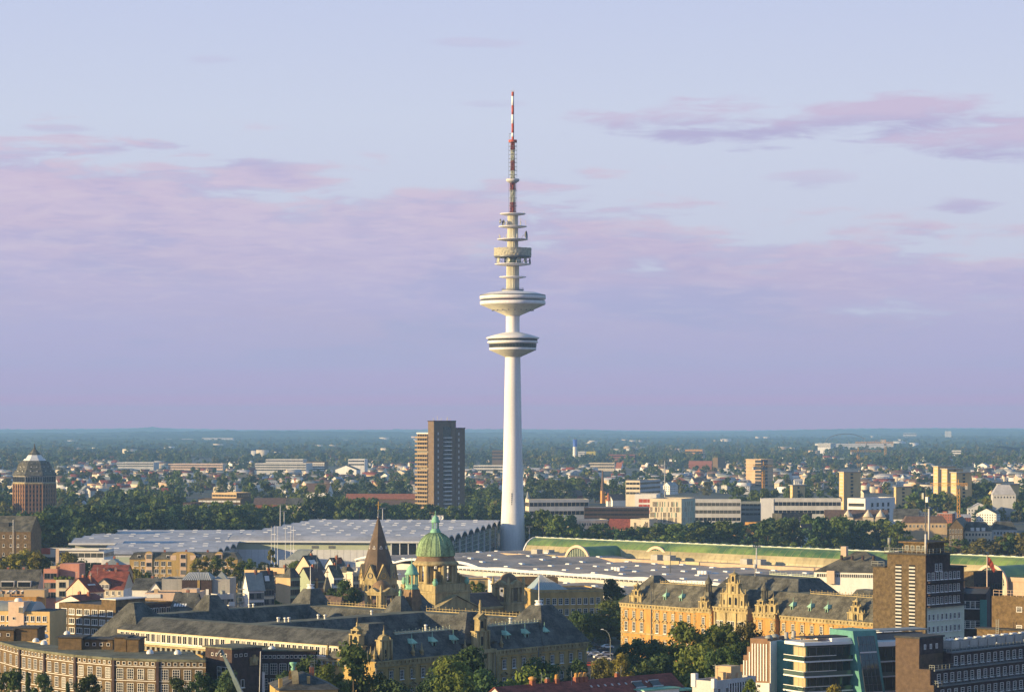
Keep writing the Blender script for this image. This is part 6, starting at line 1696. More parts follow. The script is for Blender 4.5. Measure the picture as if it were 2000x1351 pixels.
    def steeple(label, px, Y, ytop, yshoulder, hw, m, roof, oct=True):
        t = thing('church', label, 'church', (wx(px, Y), Y, 0), math.radians(30)); s = Y / F
        zs, z1 = wz(yshoulder, Y), wz(ytop, Y); w = hw * s
        MB().box(-w, w, -w, w, 0, zs, m).build('steeple_wall', t)
        MB().lathe([(w * 1.35, zs), (w * .8, zs + (z1 - zs) * .45), (.55, z1)], roof, 8, a0=PI / 8, a1=2 * PI + PI / 8, smooth=False).build('spire', t)
        MB().box(w, w + 14, -5, 5, 0, 9, m).gable(w, w + 14, -5, 5, 9, 5, 'x', 'brownroof', m).build('nave', t)
    steeple('thin brown church spire standing above the houses beside the tower', 1177, 2650, 918, 958, 3.4, 'orange', 'brownroof')
    steeple('short red cone roofed turret beside the thin brown spire', 1188, 2450, 962, 978, 3.2, 'white', 'oredroof')
    steeple('small green spire over the white office gable', 1031, 2060, 960, 972, 3.0, 'pale', 'zinc')
    steeple('small dark spire on a red roofed hall beside the thin spire', 1108, 2600, 944, 960, 2.2, 'rbrick', 'brownroof')
    # more recognisable mid-distance buildings (label, corner, depth, angle, left, right, eave row, ...)
    G = B
    ribbon('brown_slab', 'long dark brown slab behind the foot of the tower', O, 1005, 5000, 6, 961, 1054, 880, 'brown2', rm='pale', fh=6, top=2, bands=3, D=30)
    G('white_terraced_block', 'terraced white block beside the middle of the tower shaft', O, 985, 4200, 10, 925, 1010, 909, 'pale', bands=2, fh=5, D=30)
    G('cream_hall', 'cream block with arched red roof and white gables beyond the spire', 'hall', 1213, 4300, 14, 1202, 1256, 914, 'white', 'gable', 'oredroof', 9, 'x', D=22)
    G('cream_row', 'long cream block standing beside the red roofed white gables', O, 1200, 4500, 5, 1150, 1204, 904, 'cream', bands=2, fh=5, D=20)
    G('lime_cube', 'yellow green cube next to the blue topped chimney', O, 1163, 5900, 10, 1145, 1166, 882, M.setdefault('limey', mat('yellow_green_cladding', (.42, .36, .06), .8, .06, .1)), D=30)
    G('white_cube', 'white slab block between the chimney and the yellow green cube', O, 1143, 5800, 6, 1129, 1146, 882, 'white', bands=4, fh=4, D=24)
    G('terracotta_block', 'terracotta office with white piers on the wooded skyline past the chimney', O, 1372, 5900, 12, 1338, 1382, 878, 'orange', bands=2, fh=6, top=3, side='peach', D=40)
    G('brick_hospital', 'wide red brick block with light bands beside the terracotta office', O, 1240, 5500, 6, 1186, 1262, 888, 'rbrick', bands=2, fh=5, D=40)
    G('striped_block', 'dark block with white vertical stripes below the terracotta office', O, 1330, 5000, 16, 1287, 1336, 895, 'dbrick', bands=1, fh=9, bm='trim', D=30)
    G('brick_cube', 'square brown brick cube in front of the tree belt', O, 1402, 4700, 45, 1392, 1416, 894, 'brown2')
    G('brick_school', 'red brick school with a long tiled roof beside the brown cube', O, 1390, 4600, 8, 1345, 1394, 907, 'rbrick', 'gable', 'oredroof', 6, 'x', D=20)
    G('balcony_block', 'white and glass terraced block just above the white offices', O, 1250, 2350, 20, 1222, 1290, 939, 'cream', bands=3, fh=4.2, side='pale')
    G('purple_block', 'dark plum block with four big white windows beside the treetops', O, 1527, 1760, 55, 1508, 1586, 1004, 'slateb', rm='olive', ws=(4, 2), wd=(2.6, 2.6, 'plain'), fh=4.6, top=2.2)
    G('orange_gable_house', 'orange gable end house with a dark roof among the park trees', 'house', 1475, 1690, 35, 1452, 1492, 1045, 'orange', 'gable', 'slate', 7, 'y', wf=(2, 2), wd=(1.2, 1.4, 'dark'), fh=3.2)
    G('orange_school', 'orange brick school with flat roofs behind the park trees', 'school', 1478, 1740, 30, 1455, 1512, 1021, 'orange', bands=1, side='pale')
    G('orange_wing', 'low orange brick wing beside the orange school', 'school', 1452, 1735, 10, 1422, 1458, 1027, 'orange', wf=(6, 2), wd=(1.2, 1.2, 'dark'), D=14)
    G('white_gable_house', 'white gable house peeping from the park trees beside the orange gable', 'house', 1571, 1660, 35, 1556, 1590, 1043, 'white', 'gable', 'brownroof', 6, 'y', wf=(2, 2), wd=(1.2, 1.4, 'dark'), fh=3.2)
    t, L, S, z = G('cream_mansion', 'cream mansion with three curved gables and a brown roof above the park trees', 'house', 1735, 1750, 4, 1612, 1738, 1013, 'cream', 'gable', 'brownroof', 5.5, 'x', wf=(18, 2), wd=(1.1, 1.7, 'dark'), D=16)
    for f in (.36, .68, .88): MB().box(L * f - 3.4, L * f + 3.4, -.5, 3, 0, z + 1.5, 'cream').lathe([(3.2, z + 1.5), (2.4, z + 3.0), (1.2, z + 4.4), (.5, z + 5.6), (.02, z + 6.2)], 'cream', 12, L * f, .8).build('gable', t)
    t, L, S, z = G('white_row_house', 'white town house row with a black mansard at the park edge', 'house', 1937, 1500, 4, 1883, 1940, 1037, 'cream', 'mansard', 'slateb', 5, wf=(8, 3), wd=(1.1, 1.6, 'dark'), fh=3.2, D=13)
    for f in (.3, .5, .7): MB().box(L * f - 1, L * f + 1, -.2, 2, z, z + 2, 'white').build('dormer', t)
    G('grey_row_house', 'grey white town house with a black mansard next to its twin row', 'house', 1986, 1520, 4, 1938, 1990, 1034, 'pale', 'mansard', 'slateb', 4.5, wf=(7, 3), wd=(1.1, 1.6, 'dark'), fh=3.2, D=13)
    G('timber_gable_house', 'brown slatted gable house beside the white mansard row', 'house', 1881, 1490, 14, 1853, 1893, 1029, 'brown', 'gable', 'slate', 4.5, 'y', wf=(5, 3), wd=(.8, 2.4, 'dark'), fh=3.4)
    G('dark_row_house', 'brown roofed tenement with white dormers beside the slatted gable', 'house', 1850, 1620, 4, 1764, 1854, 1021, 'tan', 'mansard', 'brownroof', 4, wf=(11, 1), wd=(1.1, 1.6, 'dark'), D=13)
    G('black_roof_house', 'white house with a wide black roof beside the white steel mast', 'house', 1793, 1680, 12, 1745, 1800, 1013, 'white', 'gable', 'slateb', 6, 'x', D=16)
    G('barn_roof_house', 'white house with a big lavender barn roof at the picture edge', 'house', 1984, 2150, 6, 1939, 1990, 966, 'pale', 'mansard', 'metalroof', 8, wf=(7, 1), wd=(1.2, 1.6, 'dark'), D=20)
    G('cream_tenement', 'long cream tenement with arched windows beside the tower foot', 'house', 1187, 1800, -20, 1113, 1192, 1015, 'cream', 'flat', 'concrete', wf=(14, 4), wd=(1.2, 1.9, 'dark'), fh=3.8, top=1.8, D=14, cornice='white')
    G('red_roof_house', 'tan house with a red tile roof between tenement and patterned wing', 'house', 1231, 1780, 14, 1187, 1236, 1033, 'tan', 'gable', 'redroof', 6.5, 'x', wf=(8, 1), wd=(1.1, 1.6, 'dark'), D=14)
    G('clinic', 'brown brick clinic with white balcony bands by the dark wood', 'hospital', 470, 2100, 3, 387, 474, 975, 'brown2', bands=3, bm='trim', fh=3.2, top=.6, rm='pale', D=20)
    G('clinic_wing', 'dark clinic wing with small white windows beside the banded clinic', 'hospital', 392, 2080, 6, 357, 396, 982, 'dbrick', wf=(6, 3), wd=(1.3, 1.5, 'plain'), fh=3.6, top=1.0, D=16)
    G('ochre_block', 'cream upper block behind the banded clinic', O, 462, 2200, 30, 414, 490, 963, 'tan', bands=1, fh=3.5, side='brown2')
    G('tile_roof_hall', 'very long low hall with an orange tile roof beside the high-rise', 'hall', 810, 2300, 2, 675, 814, 974, 'brown2', 'gable', 'oredroof', 4, 'x', D=24)
    G('brick_barracks', 'long dark brick barracks with a brown roof below the orange roofed hall', 'hall', 812, 2150, 2, 696, 816, 990, 'brown', 'gable', 'brownroof', 5, 'x', D=20)
    G('brick_barracks', 'long red brick range with a dull roof behind the cream gabled house', 'hall', 560, 2180, 2, 495, 566, 985, 'rbrick', 'gable', 'brownroof', 5, 'x', D=20)
    G('cream_gable_house', 'cream house with three gables and a black roof before the wood', 'house', 618, 2050, 6, 557, 622, 986, 'cream', 'gable', 'slateb', 5, 'x', D=16)
    G('slaughter_hall', 'tall brown hall with a steep roof and white gable above the orange roofed hall', 'hall', 640, 2500, 8, 594, 645, 961, 'white', 'gable', 'brownroof', 8, 'x', D=24)
    G('white_hospital', 'long white flat block on the skyline beyond the water tower', 'hospital', 300, 4600, 6, 228, 306, 903, 'pale', bands=2, fh=4, rm='white', D=40)
    G('white_hospital', 'white and red terraced block beside the long white skyline block', 'hospital', 435, 4600, 6, 328, 442, 906, 'peach', bands=2, fh=4, rm='white', D=40)
    G('white_terrace', 'long stepped white apartment terrace beyond the clinic', 'apartment house', 598, 4200, 10, 498, 604, 905, 'pale', bands=3, fh=4, D=40)
    G('white_terrace', 'upper white storey rising behind the stepped apartment terrace', 'apartment house', 592, 4350, 8, 519, 600, 897, 'pale', bands=2, fh=4, D=30)
    G('banded_block', 'brown and white banded block beside the stepped terrace', 'apartment house', 634, 4250, 10, 598, 640, 902, 'brown2', bands=4, bm='trim', fh=3.6, D=24)
    G('white_office_cube', 'white office cube with dark lower hall beside the high-rise', O, 712, 4000, 6, 680, 716, 897, 'white', bands=2, fh=5, D=30)
    G('white_villa_group', 'white gabled house clustered before the white office cube', 'house', 696, 3900, 20, 655, 704, 917, 'white', 'gable', 'slate', 6, 'y')
    G('stadium_hall', 'big pale blue hall beneath the far arch', 'stadium', 1745, 7900, 3, 1598, 1805, 867, 'pale', rm='white', bands=1, bm='metalroof', fh=6, D=160)
    G('stadium_hall', 'white stepped block at one end of the pale blue hall', 'stadium', 1622, 6900, 20, 1597, 1632, 866, 'white', bands=2, fh=5, D=60)
    t = thing('arch', 'wide thin steel arch rising behind the far pale hall', 'arch', (wx(1652, 7600), 7600, 0), 0)
    b = MB(); P = [((i / 20 - .5) * 118, 24 + 46 * math.sqrt(max(0, 1 - (i / 10 - 1) ** 2)) * .62) for i in range(21)]
    for (xa, za), (xb, zb) in zip(P, P[1:]): b.tube((xa, 0, za), (xb, 0, zb), 1.3, 'dsteel', 6)
    for x in (-58, 58): b.tube((x, 0, 0), (x, 0, 26), 1.5, 'dsteel', 6)
    b.build('arch_tube', t)
    G('far_slab', 'pale far slab with window rows above the three stepped towers', 'high-rise', 1877, 5600, 10, 1859, 1880, 880, 'white', bands=4, fh=5, D=30)
    G('far_tower', 'dim high block standing on the horizon', 'high-rise', 1858, 14000, 8, 1846, 1862, 842, 'pale', D=60)
    G('far_tower', 'low pale block group on the horizon beside the dim high block', 'high-rise', 1790, 14000, 8, 1764, 1796, 846, 'pale', bands=2, fh=12, D=60)
    G('far_estate', 'row of white far flats amid dark woods past the water tower', 'apartment house', 455, 12000, 4, 394, 460, 855, 'white', bands=3, fh=6, D=40)
    G('far_estate', 'faint white far flats next to their brighter row', 'apartment house', 388, 12500, 4, 320, 392, 857, 'pale', bands=2, fh=6, D=40)
    G('far_estate', 'stepped white far flats amid dark woods beside the high-rise', 'apartment house', 690, 12000, 6, 655, 694, 859, 'white', bands=3, fh=6, D=40)
    # stadium floodlights and street masts near the halls
    def mast(label, px, Y, ytop, arms=0, m='pale'):
        t = thing('floodlight_mast', label, 'mast', (wx(px, Y), Y, 0)); z = wz(ytop, Y)
        MB().tube((0, 0, 0), (0, 0, z), .45, m, 8, .25).build('mast', t)
        b = MB().box(-1.8, 1.8, -.3, .3, z - .2, z + .2, m)
        for i in range(4): b.box(-1.7 + i * .95, -1.1 + i * .95, -.6, -.31, z - .3, z + .4, 'dsteel')
        b.build('floodlight', t)
    mast('tall floodlight mast before the wood, taller of its pair', 547.5, 1780, 985); mast('slightly shorter floodlight mast, shorter of its pair', 555, 1830, 998)
    mast('white lamp mast beside the church cross', 747.5, 1760, 992); mast('grey lamp mast between tower foot and vaulted hall', 1034, 1600, 1028, 0, 'dsteel')
    mast('tall lamp mast on the terrace before the green vault', 1477.5, 1160, 1067, 0, 'pale')
    mast('thin white mast amid the houses beside the terracotta office', 1298.5, 2500, 898)
    # flag by the clinker hall
    t = thing('flagpole', 'white flagpole flying a drooping red flag by the clinker hall', 'flagpole', (wx(1928, 800), 800, 0))
    z = wz(1083, 800); MB().tube((0, 0, 0), (0, 0, z), .28, 'peach', 8, .16).build('pole', t)
    f = MB(); A = [(.15, z - .4), (1.1, z - 1.2), (1.9, z - 2.6), (2.4, z - 4.4)]; C = [(.15, z - 3.0), (.8, z - 3.6), (1.5, z - 4.6), (2.1, z - 5.4)]
    for i in range(3): f.face([(C[i][0], .1 * i, C[i][1]), (C[i + 1][0], .1 * i + .2, C[i + 1][1]), (A[i + 1][0], .1 * i - .1, A[i + 1][1]), (A[i][0], .1 * i, A[i][1])], 'red')
    f.build('flag', t)
    # mobile crane boom at lower left
    t = thing('mobile_crane', 'grey green telescopic crane boom leaning before the curved office', 'crane', (wx(478, 560), 560, 0))
    x0, z0, x1, z1 = 0, wz(1370, 560), wx(432, 560) - wx(478, 560), wz(1268, 560)
    d = Vector((x1 - x0, 0, z1 - z0))
    for a, c, r in ((-.6, .45, .62), (.45, .8, .48), (.8, 1.0, .36)):
        p, q = Vector((x0, 0, z0)) + d * a, Vector((x0, 0, z0)) + d * c; MB().tube(p, q, r, 'cranegreen', 4).build('boom_section', t)
    MB().box(-2.6, 2.6, -1.4, 1.4, 0, 2.2, 'cranegreen').box(1.0, 3.6, -1.3, 1.3, 2.2, 3.9, 'crane').build('carrier', t)
    MB().tube((x1, -.4, z1), (x1 - .9, -.4, z1 - 1.2), .25, 'dsteel', 6).tube(tuple(Vector((x0, 0, z0)) + d * -.5 + Vector((2.4, 0, 0))), tuple(Vector((x0, 0, z0)) + d * .35), .2, 'pale', 6).build('boom_head', t)
    t = thing('steel_mast', 'thin steel mast with a service lift before the clinker wing', 'mast', (wx(503, 600), 600, 0))
    MB().tube((0, 0, 0), (.7, 0, wz(1271, 600)), .12, 'pale', 5).build('pole', t)
    for px, yb, yt, Y, lab in ((924.5, 1345, 1321, 640, 'short flagless pole in the shrubs under the wide dark tree'), (985, 1350, 1328, 620, 'short flagless pole in the shrubs by the red roof end'), (1067.8, 1185, 1130, 955, None)):
        if lab: o = MB().lathe([(.2, 0), (.12, wz(yt, Y)), (.02, wz(yt, Y) + .2)], 'pale', 8).build('pole', None, (wx(px, Y), Y, 0)); tag(o, lab, 'pole')
middle()
# ================================================================ ground, roads
def build_ground():
    m = bpy.data.materials.new('city_ground'); m.use_nodes = True
    g = NT(m.node_tree); p = g.n['Principled BSDF']
    tc = g.new('ShaderNodeTexCoord').outputs['Object']
    n = g.noise(tc, .012, 6, .6); n2 = g.noise(tc, .15, 3, .6)
    c = g.mix(g.sstep(n, .42, .56), (.045, .062, .026, 1), (.075, .072, .066, 1))
    c = g.mix(g.sstep(n2, .35, .7, 0, .5), c, (.03, .045, .02, 1))
    g.put(p.inputs['Base Color'], c); p.inputs['Roughness'].default_value = .95
    b = MB(); xs = [-16000, -6000, -2000, -600, 0, 600, 2000, 6000, 16000]; ys = [-300, 300, 700, 1100, 1600, 2400, 4000, 8000, 16000, 33000]
    for x0, x1 in zip(xs, xs[1:]):
        for y0, y1 in zip(ys, ys[1:]): b.face([(x0, y0, 0), (x1, y0, 0), (x1, y1, 0), (x0, y1, 0)], m)
    struct('ground', b)
    r = MB(); r.face([(-5, 700, .02), (45, 690, .02), (52, 880, .02), (15, 960, .02), (2, 900, .02)], 'asphalt'); struct('car_park', r)
    r = MB(); r.face([(-330, 1175, .012), (-60, 1140, .012), (-60, 1152, .012), (-330, 1188, .012)], 'asphalt'); struct('street', r)
build_ground()

# ================================================================ trees
def crown_mesh(seed, w, h, n, q, kind='round'):
    # leaf-sized quads in clumps spread through the crown's volume
    rng = random.Random(seed); V = []; Fc = []
    clumps = []
    tries = 0
    while len(clumps) < n and tries < 4000:
        tries += 1
        z = rng.random(); a = rng.uniform(0, 2 * PI); r = math.sqrt(rng.random())
        if kind == 'cone': lim = (1 - z) * .95 + .06
        elif kind == 'poplar': lim = .35 + .65 * math.sin(PI * min(1, .12 + z * .88))
        else: lim = math.sqrt(max(0.02, 1 - (2 * (z * .92 + .06) - 1) ** 2)) * (1.06 - .22 * z)
        lim *= .86 + .3 * math.sin(a * 2 + seed) * .5 + .12 * rng.random()
        if r < .45 and z < .7 and rng.random() < .55: continue
        clumps.append((w / 2 * lim * r * math.cos(a), w / 2 * lim * r * math.sin(a), h * z, rng.uniform(.55, 1.25)))
    cr = min(w, h) * (.155 if kind == 'round' else .12)
    for cx, cy, cz, s in clumps:
        R = cr * s
        for i in range(q):
            d = Vector((rng.gauss(0, 1), rng.gauss(0, 1), rng.gauss(0, .8)))
            if d.length < 1e-3: continue
            d.normalize(); rr = R * (rng.random() ** .4)
            c = Vector((cx, cy, cz)) + Vector((d.x, d.y, d.z * .8)) * rr
            nrm = (d + Vector((rng.gauss(0, .45), rng.gauss(0, .45), rng.gauss(.25, .4)))).normalized()
            a = nrm.orthogonal().normalized(); b = nrm.cross(a)
            t = rng.uniform(0, PI); u = a * math.cos(t) + b * math.sin(t); v = nrm.cross(u)
            e = LEAFSZ * rng.uniform(.6, 1.25) ; f = e * rng.uniform(.5, .9)
            k = len(V)
            V += [tuple(c + u * e), tuple(c + v * f), tuple(c - u * e), tuple(c - v * f)]; Fc.append((k, k + 1, k + 2, k + 3))
    me = bpy.data.meshes.new('crown'); me.from_pydata(V, [], Fc); me.materials.append(LEAF['mid']); me.update()
    return me
def trunk_mesh(seed, h, hb):
    rng = random.Random(seed); b = MB()
    b.tube((0, 0, -.5), (.1, .1, hb), .032 * h, 'bark', 8, .02 * h)
    for i in range(6):
        a = 2 * PI * i / 6 + rng.random(); z0 = hb * rng.uniform(.7, 1.0); r = h * rng.uniform(.14, .25)
        b.tube((0, 0, z0), (r * math.cos(a), r * math.sin(a), z0 + h * rng.uniform(.2, .38)), .016 * h, 'bark', 5, .005 * h)
    b.tube((.1, .1, hb), (0, 0, h * .8), .02 * h, 'bark', 6, .004 * h)
    return b.mesh('trunk')
LEAFSZ = .36
NEAR = {'round': [crown_mesh(10 + i, 11, 10.5, 54, 80) for i in range(4)], 'cone': [crown_mesh(40, 6.5, 13, 40, 70, 'cone')], 'poplar': [crown_mesh(50 + i, 5.2, 12, 40, 70, 'poplar') for i in range(2)]}
LEAFSZ = .62
FAR = {'round': [crown_mesh(60 + i, 11, 10.5, 42, 30) for i in range(5)], 'cone': [crown_mesh(70, 6.5, 13, 32, 26, 'cone')], 'poplar': [crown_mesh(80 + i, 5.2, 12, 30, 30, 'poplar') for i in range(2)]}
TRUNK = [trunk_mesh(5 + i, 13, 3.0) for i in range(3)]
TR = random.Random(77)
NT_ = [0]
def tree(x, y, h, w, tone, shape, label, near=False, z0=0.0, group=None):
    # h: full height, w: crown width
    NT_[0] += 1
    t = thing('tree', label, 'tree', (x, y, z0), TR.uniform(0, 2 * PI), group)
    pool = (NEAR if near else FAR)[shape]; me = TR.choice(pool)
    bw, bh = {'round': (11, 10.5), 'cone': (6.5, 13), 'poplar': (5.2, 12)}[shape]
    bare = .16 if shape != 'poplar' else .08
    if shape == 'round': w *= 1.42 if near else 1.1; bare = max(.14, 1 - 1.15 * w / h)
    c = put('crown', me, t, (0, 0, h * bare)); c.scale = (w / bw, w / bw * TR.uniform(.9, 1.1), h * (1 - bare) / bh)
    c.material_slots[0].link = 'OBJECT'; c.material_slots[0].material = LEAF[tone]
    k = put('trunk', TR.choice(TRUNK), t); s = h / 13.0; k.scale = (s, s, s)
    return t
ORD = 'first second third fourth fifth sixth seventh eighth ninth tenth eleventh twelfth thirteenth fourteenth fifteenth sixteenth'.split()
TONE = {'dark': 'dark green', 'mid': 'green', 'yel': 'yellow green', 'blue': 'blue green', 'rus': 'bronze green'}
SHP = {'round': 'round crowned tree', 'cone': 'conical tree', 'poplar': 'slim upright tree'}
def belt(where, start, px0, px1, y0, y1, n, tops, tones, shapes=('round',), wr=(10, 15), near=False, hr=None, jitter=.35):
    # n trees standing between photo columns px0 and px1, with ground rows y0..y1; tops = wanted crown-top rows (left, right)
    L = []; n = max(3, int(n * .74 + .5)); wr = (wr[0] * 1.12, wr[1] * 1.12)
    for i in range(n):
        f = (i + .5 + TR.uniform(-jitter, jitter)) / n
        px = px0 + (px1 - px0) * f; yb = TR.uniform(y0, y1)
        L.append((px, yb, f))
    L.sort()
    for i, (px, yb, f) in enumerate(L):
        Y = yg(yb); top = tops[0] + (tops[1] - tops[0]) * f + TR.uniform(-5, 5)
        h = max(6.0, min(24.0, wz(top, Y))) if hr is None else TR.uniform(*hr)
        sh = TR.choice(shapes); w = TR.uniform(*wr) * (.5 if sh != 'round' else 1)
        tn = TR.choice(tones)
        tree(wx(px, Y), Y, h, w, tn, sh, '%s tree, %s from %s in %s' % (TONE[tn], ORD[i], start, where), near, group='trees of ' + where)
def single(px, Y, ytop, wpx, tone, shape, label, near=True, z0=0.0):
    h = wz(ytop, Y); tree(wx(px, Y), Y, h - z0, wpx * Y / F, tone, shape, label, near, z0)
def plant():
    # close trees
    S = single
    S(690, 612, 1264, 96, 'dark', 'round', 'big dark tree hiding the gabled corner of the yellow courthouse')
    S(738, 640, 1316, 60, 'dark', 'round', 'low dark tree beside the big tree at the yellow courthouse corner')
    S(598, 600, 1290, 72, 'dark', 'round', 'dark broad tree before the clinker wing, beside the biggest one')
    S(645, 585, 1300, 60, 'mid', 'round', 'green tree squeezed between the clinker wing tree and the biggest dark tree')
    S(560, 590, 1312, 40, 'blue', 'round', 'small blue green tree at the foot of the clinker wing')
    S(905, 634, 1268, 98, 'dark', 'round', 'wide dark tree covering the middle of the yellow courthouse front')
    S(880, 612, 1293, 90, 'mid', 'round', 'green tree in front of the wide dark tree at the courthouse middle')
    S(940, 596, 1313, 90, 'blue', 'round', 'pale bushy willow low before the courthouse middle')
    S(885, 585, 1318, 80, 'mid', 'round', 'light green bushy tree beside the pale willow')
    S(845, 600, 1328, 60, 'blue', 'round', 'low bluish tree beside the light green bushy tree')
    S(775, 588, 1330, 70, 'blue', 'round', 'dim low tree in shade under the courthouse windows')
    S(1057, 640, 1296, 84, 'dark', 'round', 'rounded dark tree under the end windows of the yellow courthouse')
    S(1045, 612, 1314, 92, 'mid', 'round', 'green tree in front of the rounded dark tree')
    S(1000, 602, 1330, 60, 'mid', 'round', 'low green tree behind the gable end of the long red roof')
    S(1130, 640, 1290, 36, 'blue', 'round', 'blue green tree at the hip roofed corner of the yellow courthouse')
    S(1176, 618, 1287, 46, 'rus', 'round', 'bronze tinted tree between the two courthouses')
    S(1210, 640, 1278, 46, 'yel', 'round', 'yellowish tree beside the bronze tinted tree')
    S(1255, 690, 1250, 60, 'blue', 'round', 'blue shaded tree before the first windows of the orange courthouse')
    S(1222, 745, 1256, 38, 'blue', 'round', 'dim tree at the lamp before the orange courthouse corner')
    S(1288, 720, 1252, 60, 'dark', 'round', 'dark tree under the third window of the orange courthouse')
    S(1300, 660, 1282, 80, 'blue', 'round', 'low blue green tree mass below the orange courthouse')
    S(1265, 650, 1292, 70, 'dark', 'round', 'low dark tree behind the red roof hatches')
    S(1345, 700, 1218, 78, 'mid', 'round', 'tall green tree first in the row before the orange courthouse')
    S(1390, 715, 1224, 60, 'mid', 'round', 'green tree second in the row before the orange courthouse')
    S(1420, 690, 1226, 70, 'mid', 'round', 'lit green tree under the great sandstone gable')
    S(1462, 700, 1222, 64, 'rus', 'round', 'olive tree before the second turret of the orange courthouse')
    S(1362, 650, 1262, 74, 'mid', 'round', 'green tree in front of the row before the orange courthouse')
    S(1412, 640, 1268, 66, 'dark', 'round', 'darker tree behind the lift box of the white villa')
    S(1448, 660, 1258, 56, 'dark', 'round', 'dark tree touching the brown fluted gable')
    S(1189, 952, 1176, 72, 'mid', 'round', 'large leafy tree between the olive annex and the orange courthouse')
    S(1158, 958, 1198, 50, 'mid', 'round', 'yellow edged tree beside the large leafy tree')
    S(1222, 955, 1196, 52, 'mid', 'round', 'green tree between the large leafy tree and the orange courthouse corner')
    S(1198, 990, 1133, 46, 'dark', 'round', 'dark round tree rising above the annex roof')
    S(1133, 880, 1195, 46, 'dark', 'round', 'dark tree tucked behind the hip corner roof of the yellow courthouse')
    S(1212, 965, 1168, 34, 'blue', 'round', 'bluish tree touching the orange courthouse end gable')
    S(20, 590, 1313, 60, 'dark', 'round', 'dark tree in the bottom corner by the curved office')
    S(54, 585, 1315, 42, 'dark', 'cone', 'dark pointed tree second from the bottom corner')
    S(84, 580, 1318, 40, 'dark', 'round', 'dark tree third from the bottom corner')
    S(172, 575, 1318, 42, 'dark', 'round', 'single dark tree before the third bay of the curved office')
    S(132, 572, 1334, 30, 'dark', 'cone', 'small dark tree beside the single dark tree at the curved office')
    S(346, 575, 1326, 40, 'dark', 'round', 'dark tree before the last bays of the curved office')
    S(392, 575, 1318, 50, 'blue', 'round', 'wispy tree beside the dark tree at the curved office')
    S(440, 575, 1312, 60, 'blue', 'round', 'wispy tree behind the crane boom')
    S(1625, 540, 1339, 44, 'yel', 'round', 'yellow green roof garden shrub at the foot of the glass office')
    S(1468, 540, 1328, 24, 'mid', 'round', 'potted green bush on the terrace of the white villa', True)
    S(540, 890, 1172, 26, 'dark', 'round', 'dark bush at the foot of the tall tan gable wall')
    S(672, 905, 1135, 40, 'dark', 'round', 'dark tree beside the church tower foot')
    S(648, 915, 1150, 34, 'dark', 'round', 'lower dark tree beside the church tower tree')
    S(690, 900, 1148, 30, 'blue', 'round', 'bluish tree touching the church belfry')
    for i, (px, yt, w, tn) in enumerate(((22, 1084, 46, 'yel'), (45, 1078, 44, 'yel'), (72, 1080, 42, 'yel'), (90, 1088, 28, 'mid'))):
        S(px, 1180, yt, w, tn, 'round', 'sunlit yellow green tree before the warehouse, %s of four from the picture edge' % ORD[i])
    S(137, 1180, 1080, 44, 'yel', 'round', 'sunlit yellow green tree before the white pavilion')
    S(163, 1190, 1098, 40, 'mid', 'round', 'shadier green tree beside the sunlit pavilion tree')
    S(186, 1190, 1102, 26, 'blue', 'round', 'low bluish tree under the white pavilion windows')
    S(266, 1150, 1112, 26, 'yel', 'round', 'small yellow tree at the free end of the ochre factory')
    S(287, 1150, 1120, 24, 'mid', 'round', 'small green tree second before the ochre factory')
    for i, (px, yt, w, tn) in enumerate(((386, 1093, 30, 'yel'), (402, 1086, 28, 'yel'), (424, 1088, 30, 'mid'), (450, 1088, 28, 'yel'), (470, 1096, 24, 'mid'), (487, 1092, 22, 'mid'))):
        S(px, 1175, yt, w, tn, 'poplar' if i in (1, 3) else 'round', 'autumn tinged tree before the ochre factory, %s of six from the factory centre' % ORD[i])
    S(529, 1180, 1074, 28, 'yel', 'poplar', 'tall yellow tree before the flagpoles of the white hall')
    S(515, 1180, 1098, 22, 'yel', 'round', 'short yellow tree beside the tall yellow tree')
    S(575, 1240, 1096, 36, 'mid', 'round', 'green shrub row below the curved entrance canopy')
    S(922, 985, 1136, 16, 'mid', 'round', 'small green roof tree first before the yellow bays'); S(938, 985, 1138, 18, 'mid', 'round', 'small green roof tree second before the yellow bays')
    # left wood
    dk = ('dark', 'dark', 'blue', 'dark', 'mid')
    belt('the dark wood behind the warehouse', 'the picture edge', -20, 78, 1078, 1092, 5, (985, 978), dk, wr=(15, 21))
    belt('the dark wood under the water tower', 'the tower foot', 78, 165, 1062, 1088, 10, (970, 975), dk, wr=(15, 22))
    belt('the dark wood front', 'the warehouse', 80, 250, 1075, 1095, 10, (1010, 1025), dk, wr=(13, 19))
    belt('the wood behind the smaller wave hall', 'the tower', 165, 330, 1058, 1066, 13, (978, 994), dk, wr=(15, 21))
    belt('the second row of the dark wood', 'the water tower', 170, 340, 1066, 1072, 11, (1000, 1008), dk, wr=(13, 18))
    belt('the wood between clinic and wave hall', 'the water tower', 340, 480, 1052, 1062, 12, (1000, 992), ('dark', 'dark', 'mid', 'blue'), wr=(14, 20))
    belt('the wood under the clinic windows', 'the water tower', 330, 520, 1040, 1050, 12, (985, 985), ('dark', 'mid', 'mid', 'blue'), wr=(12, 17))
    belt('the lighter copse behind the huge wave hall', 'the clinic', 480, 600, 1040, 1050, 12, (990, 992), ('mid', 'mid', 'dark'), wr=(13, 18))
    belt('the row behind the church spire', 'the masts', 600, 735, 1034, 1042, 13, (968, 978), ('mid', 'dark', 'dark'), wr=(13, 19))
    belt('the trees between spire and high-rise', 'the spire', 735, 850, 1034, 1042, 11, (985, 990), ('dark', 'mid', 'dark'), wr=(12, 16))
    belt('the trees at the foot of the high-rise', 'the dome', 845, 985, 1032, 1044, 12, (988, 992), ('mid', 'dark', 'mid'), wr=(11, 15))
    belt('the light green grove before the clinic', 'the water tower', 210, 360, 1018, 1028, 11, (960, 972), ('mid', 'mid', 'blue'), wr=(12, 17))
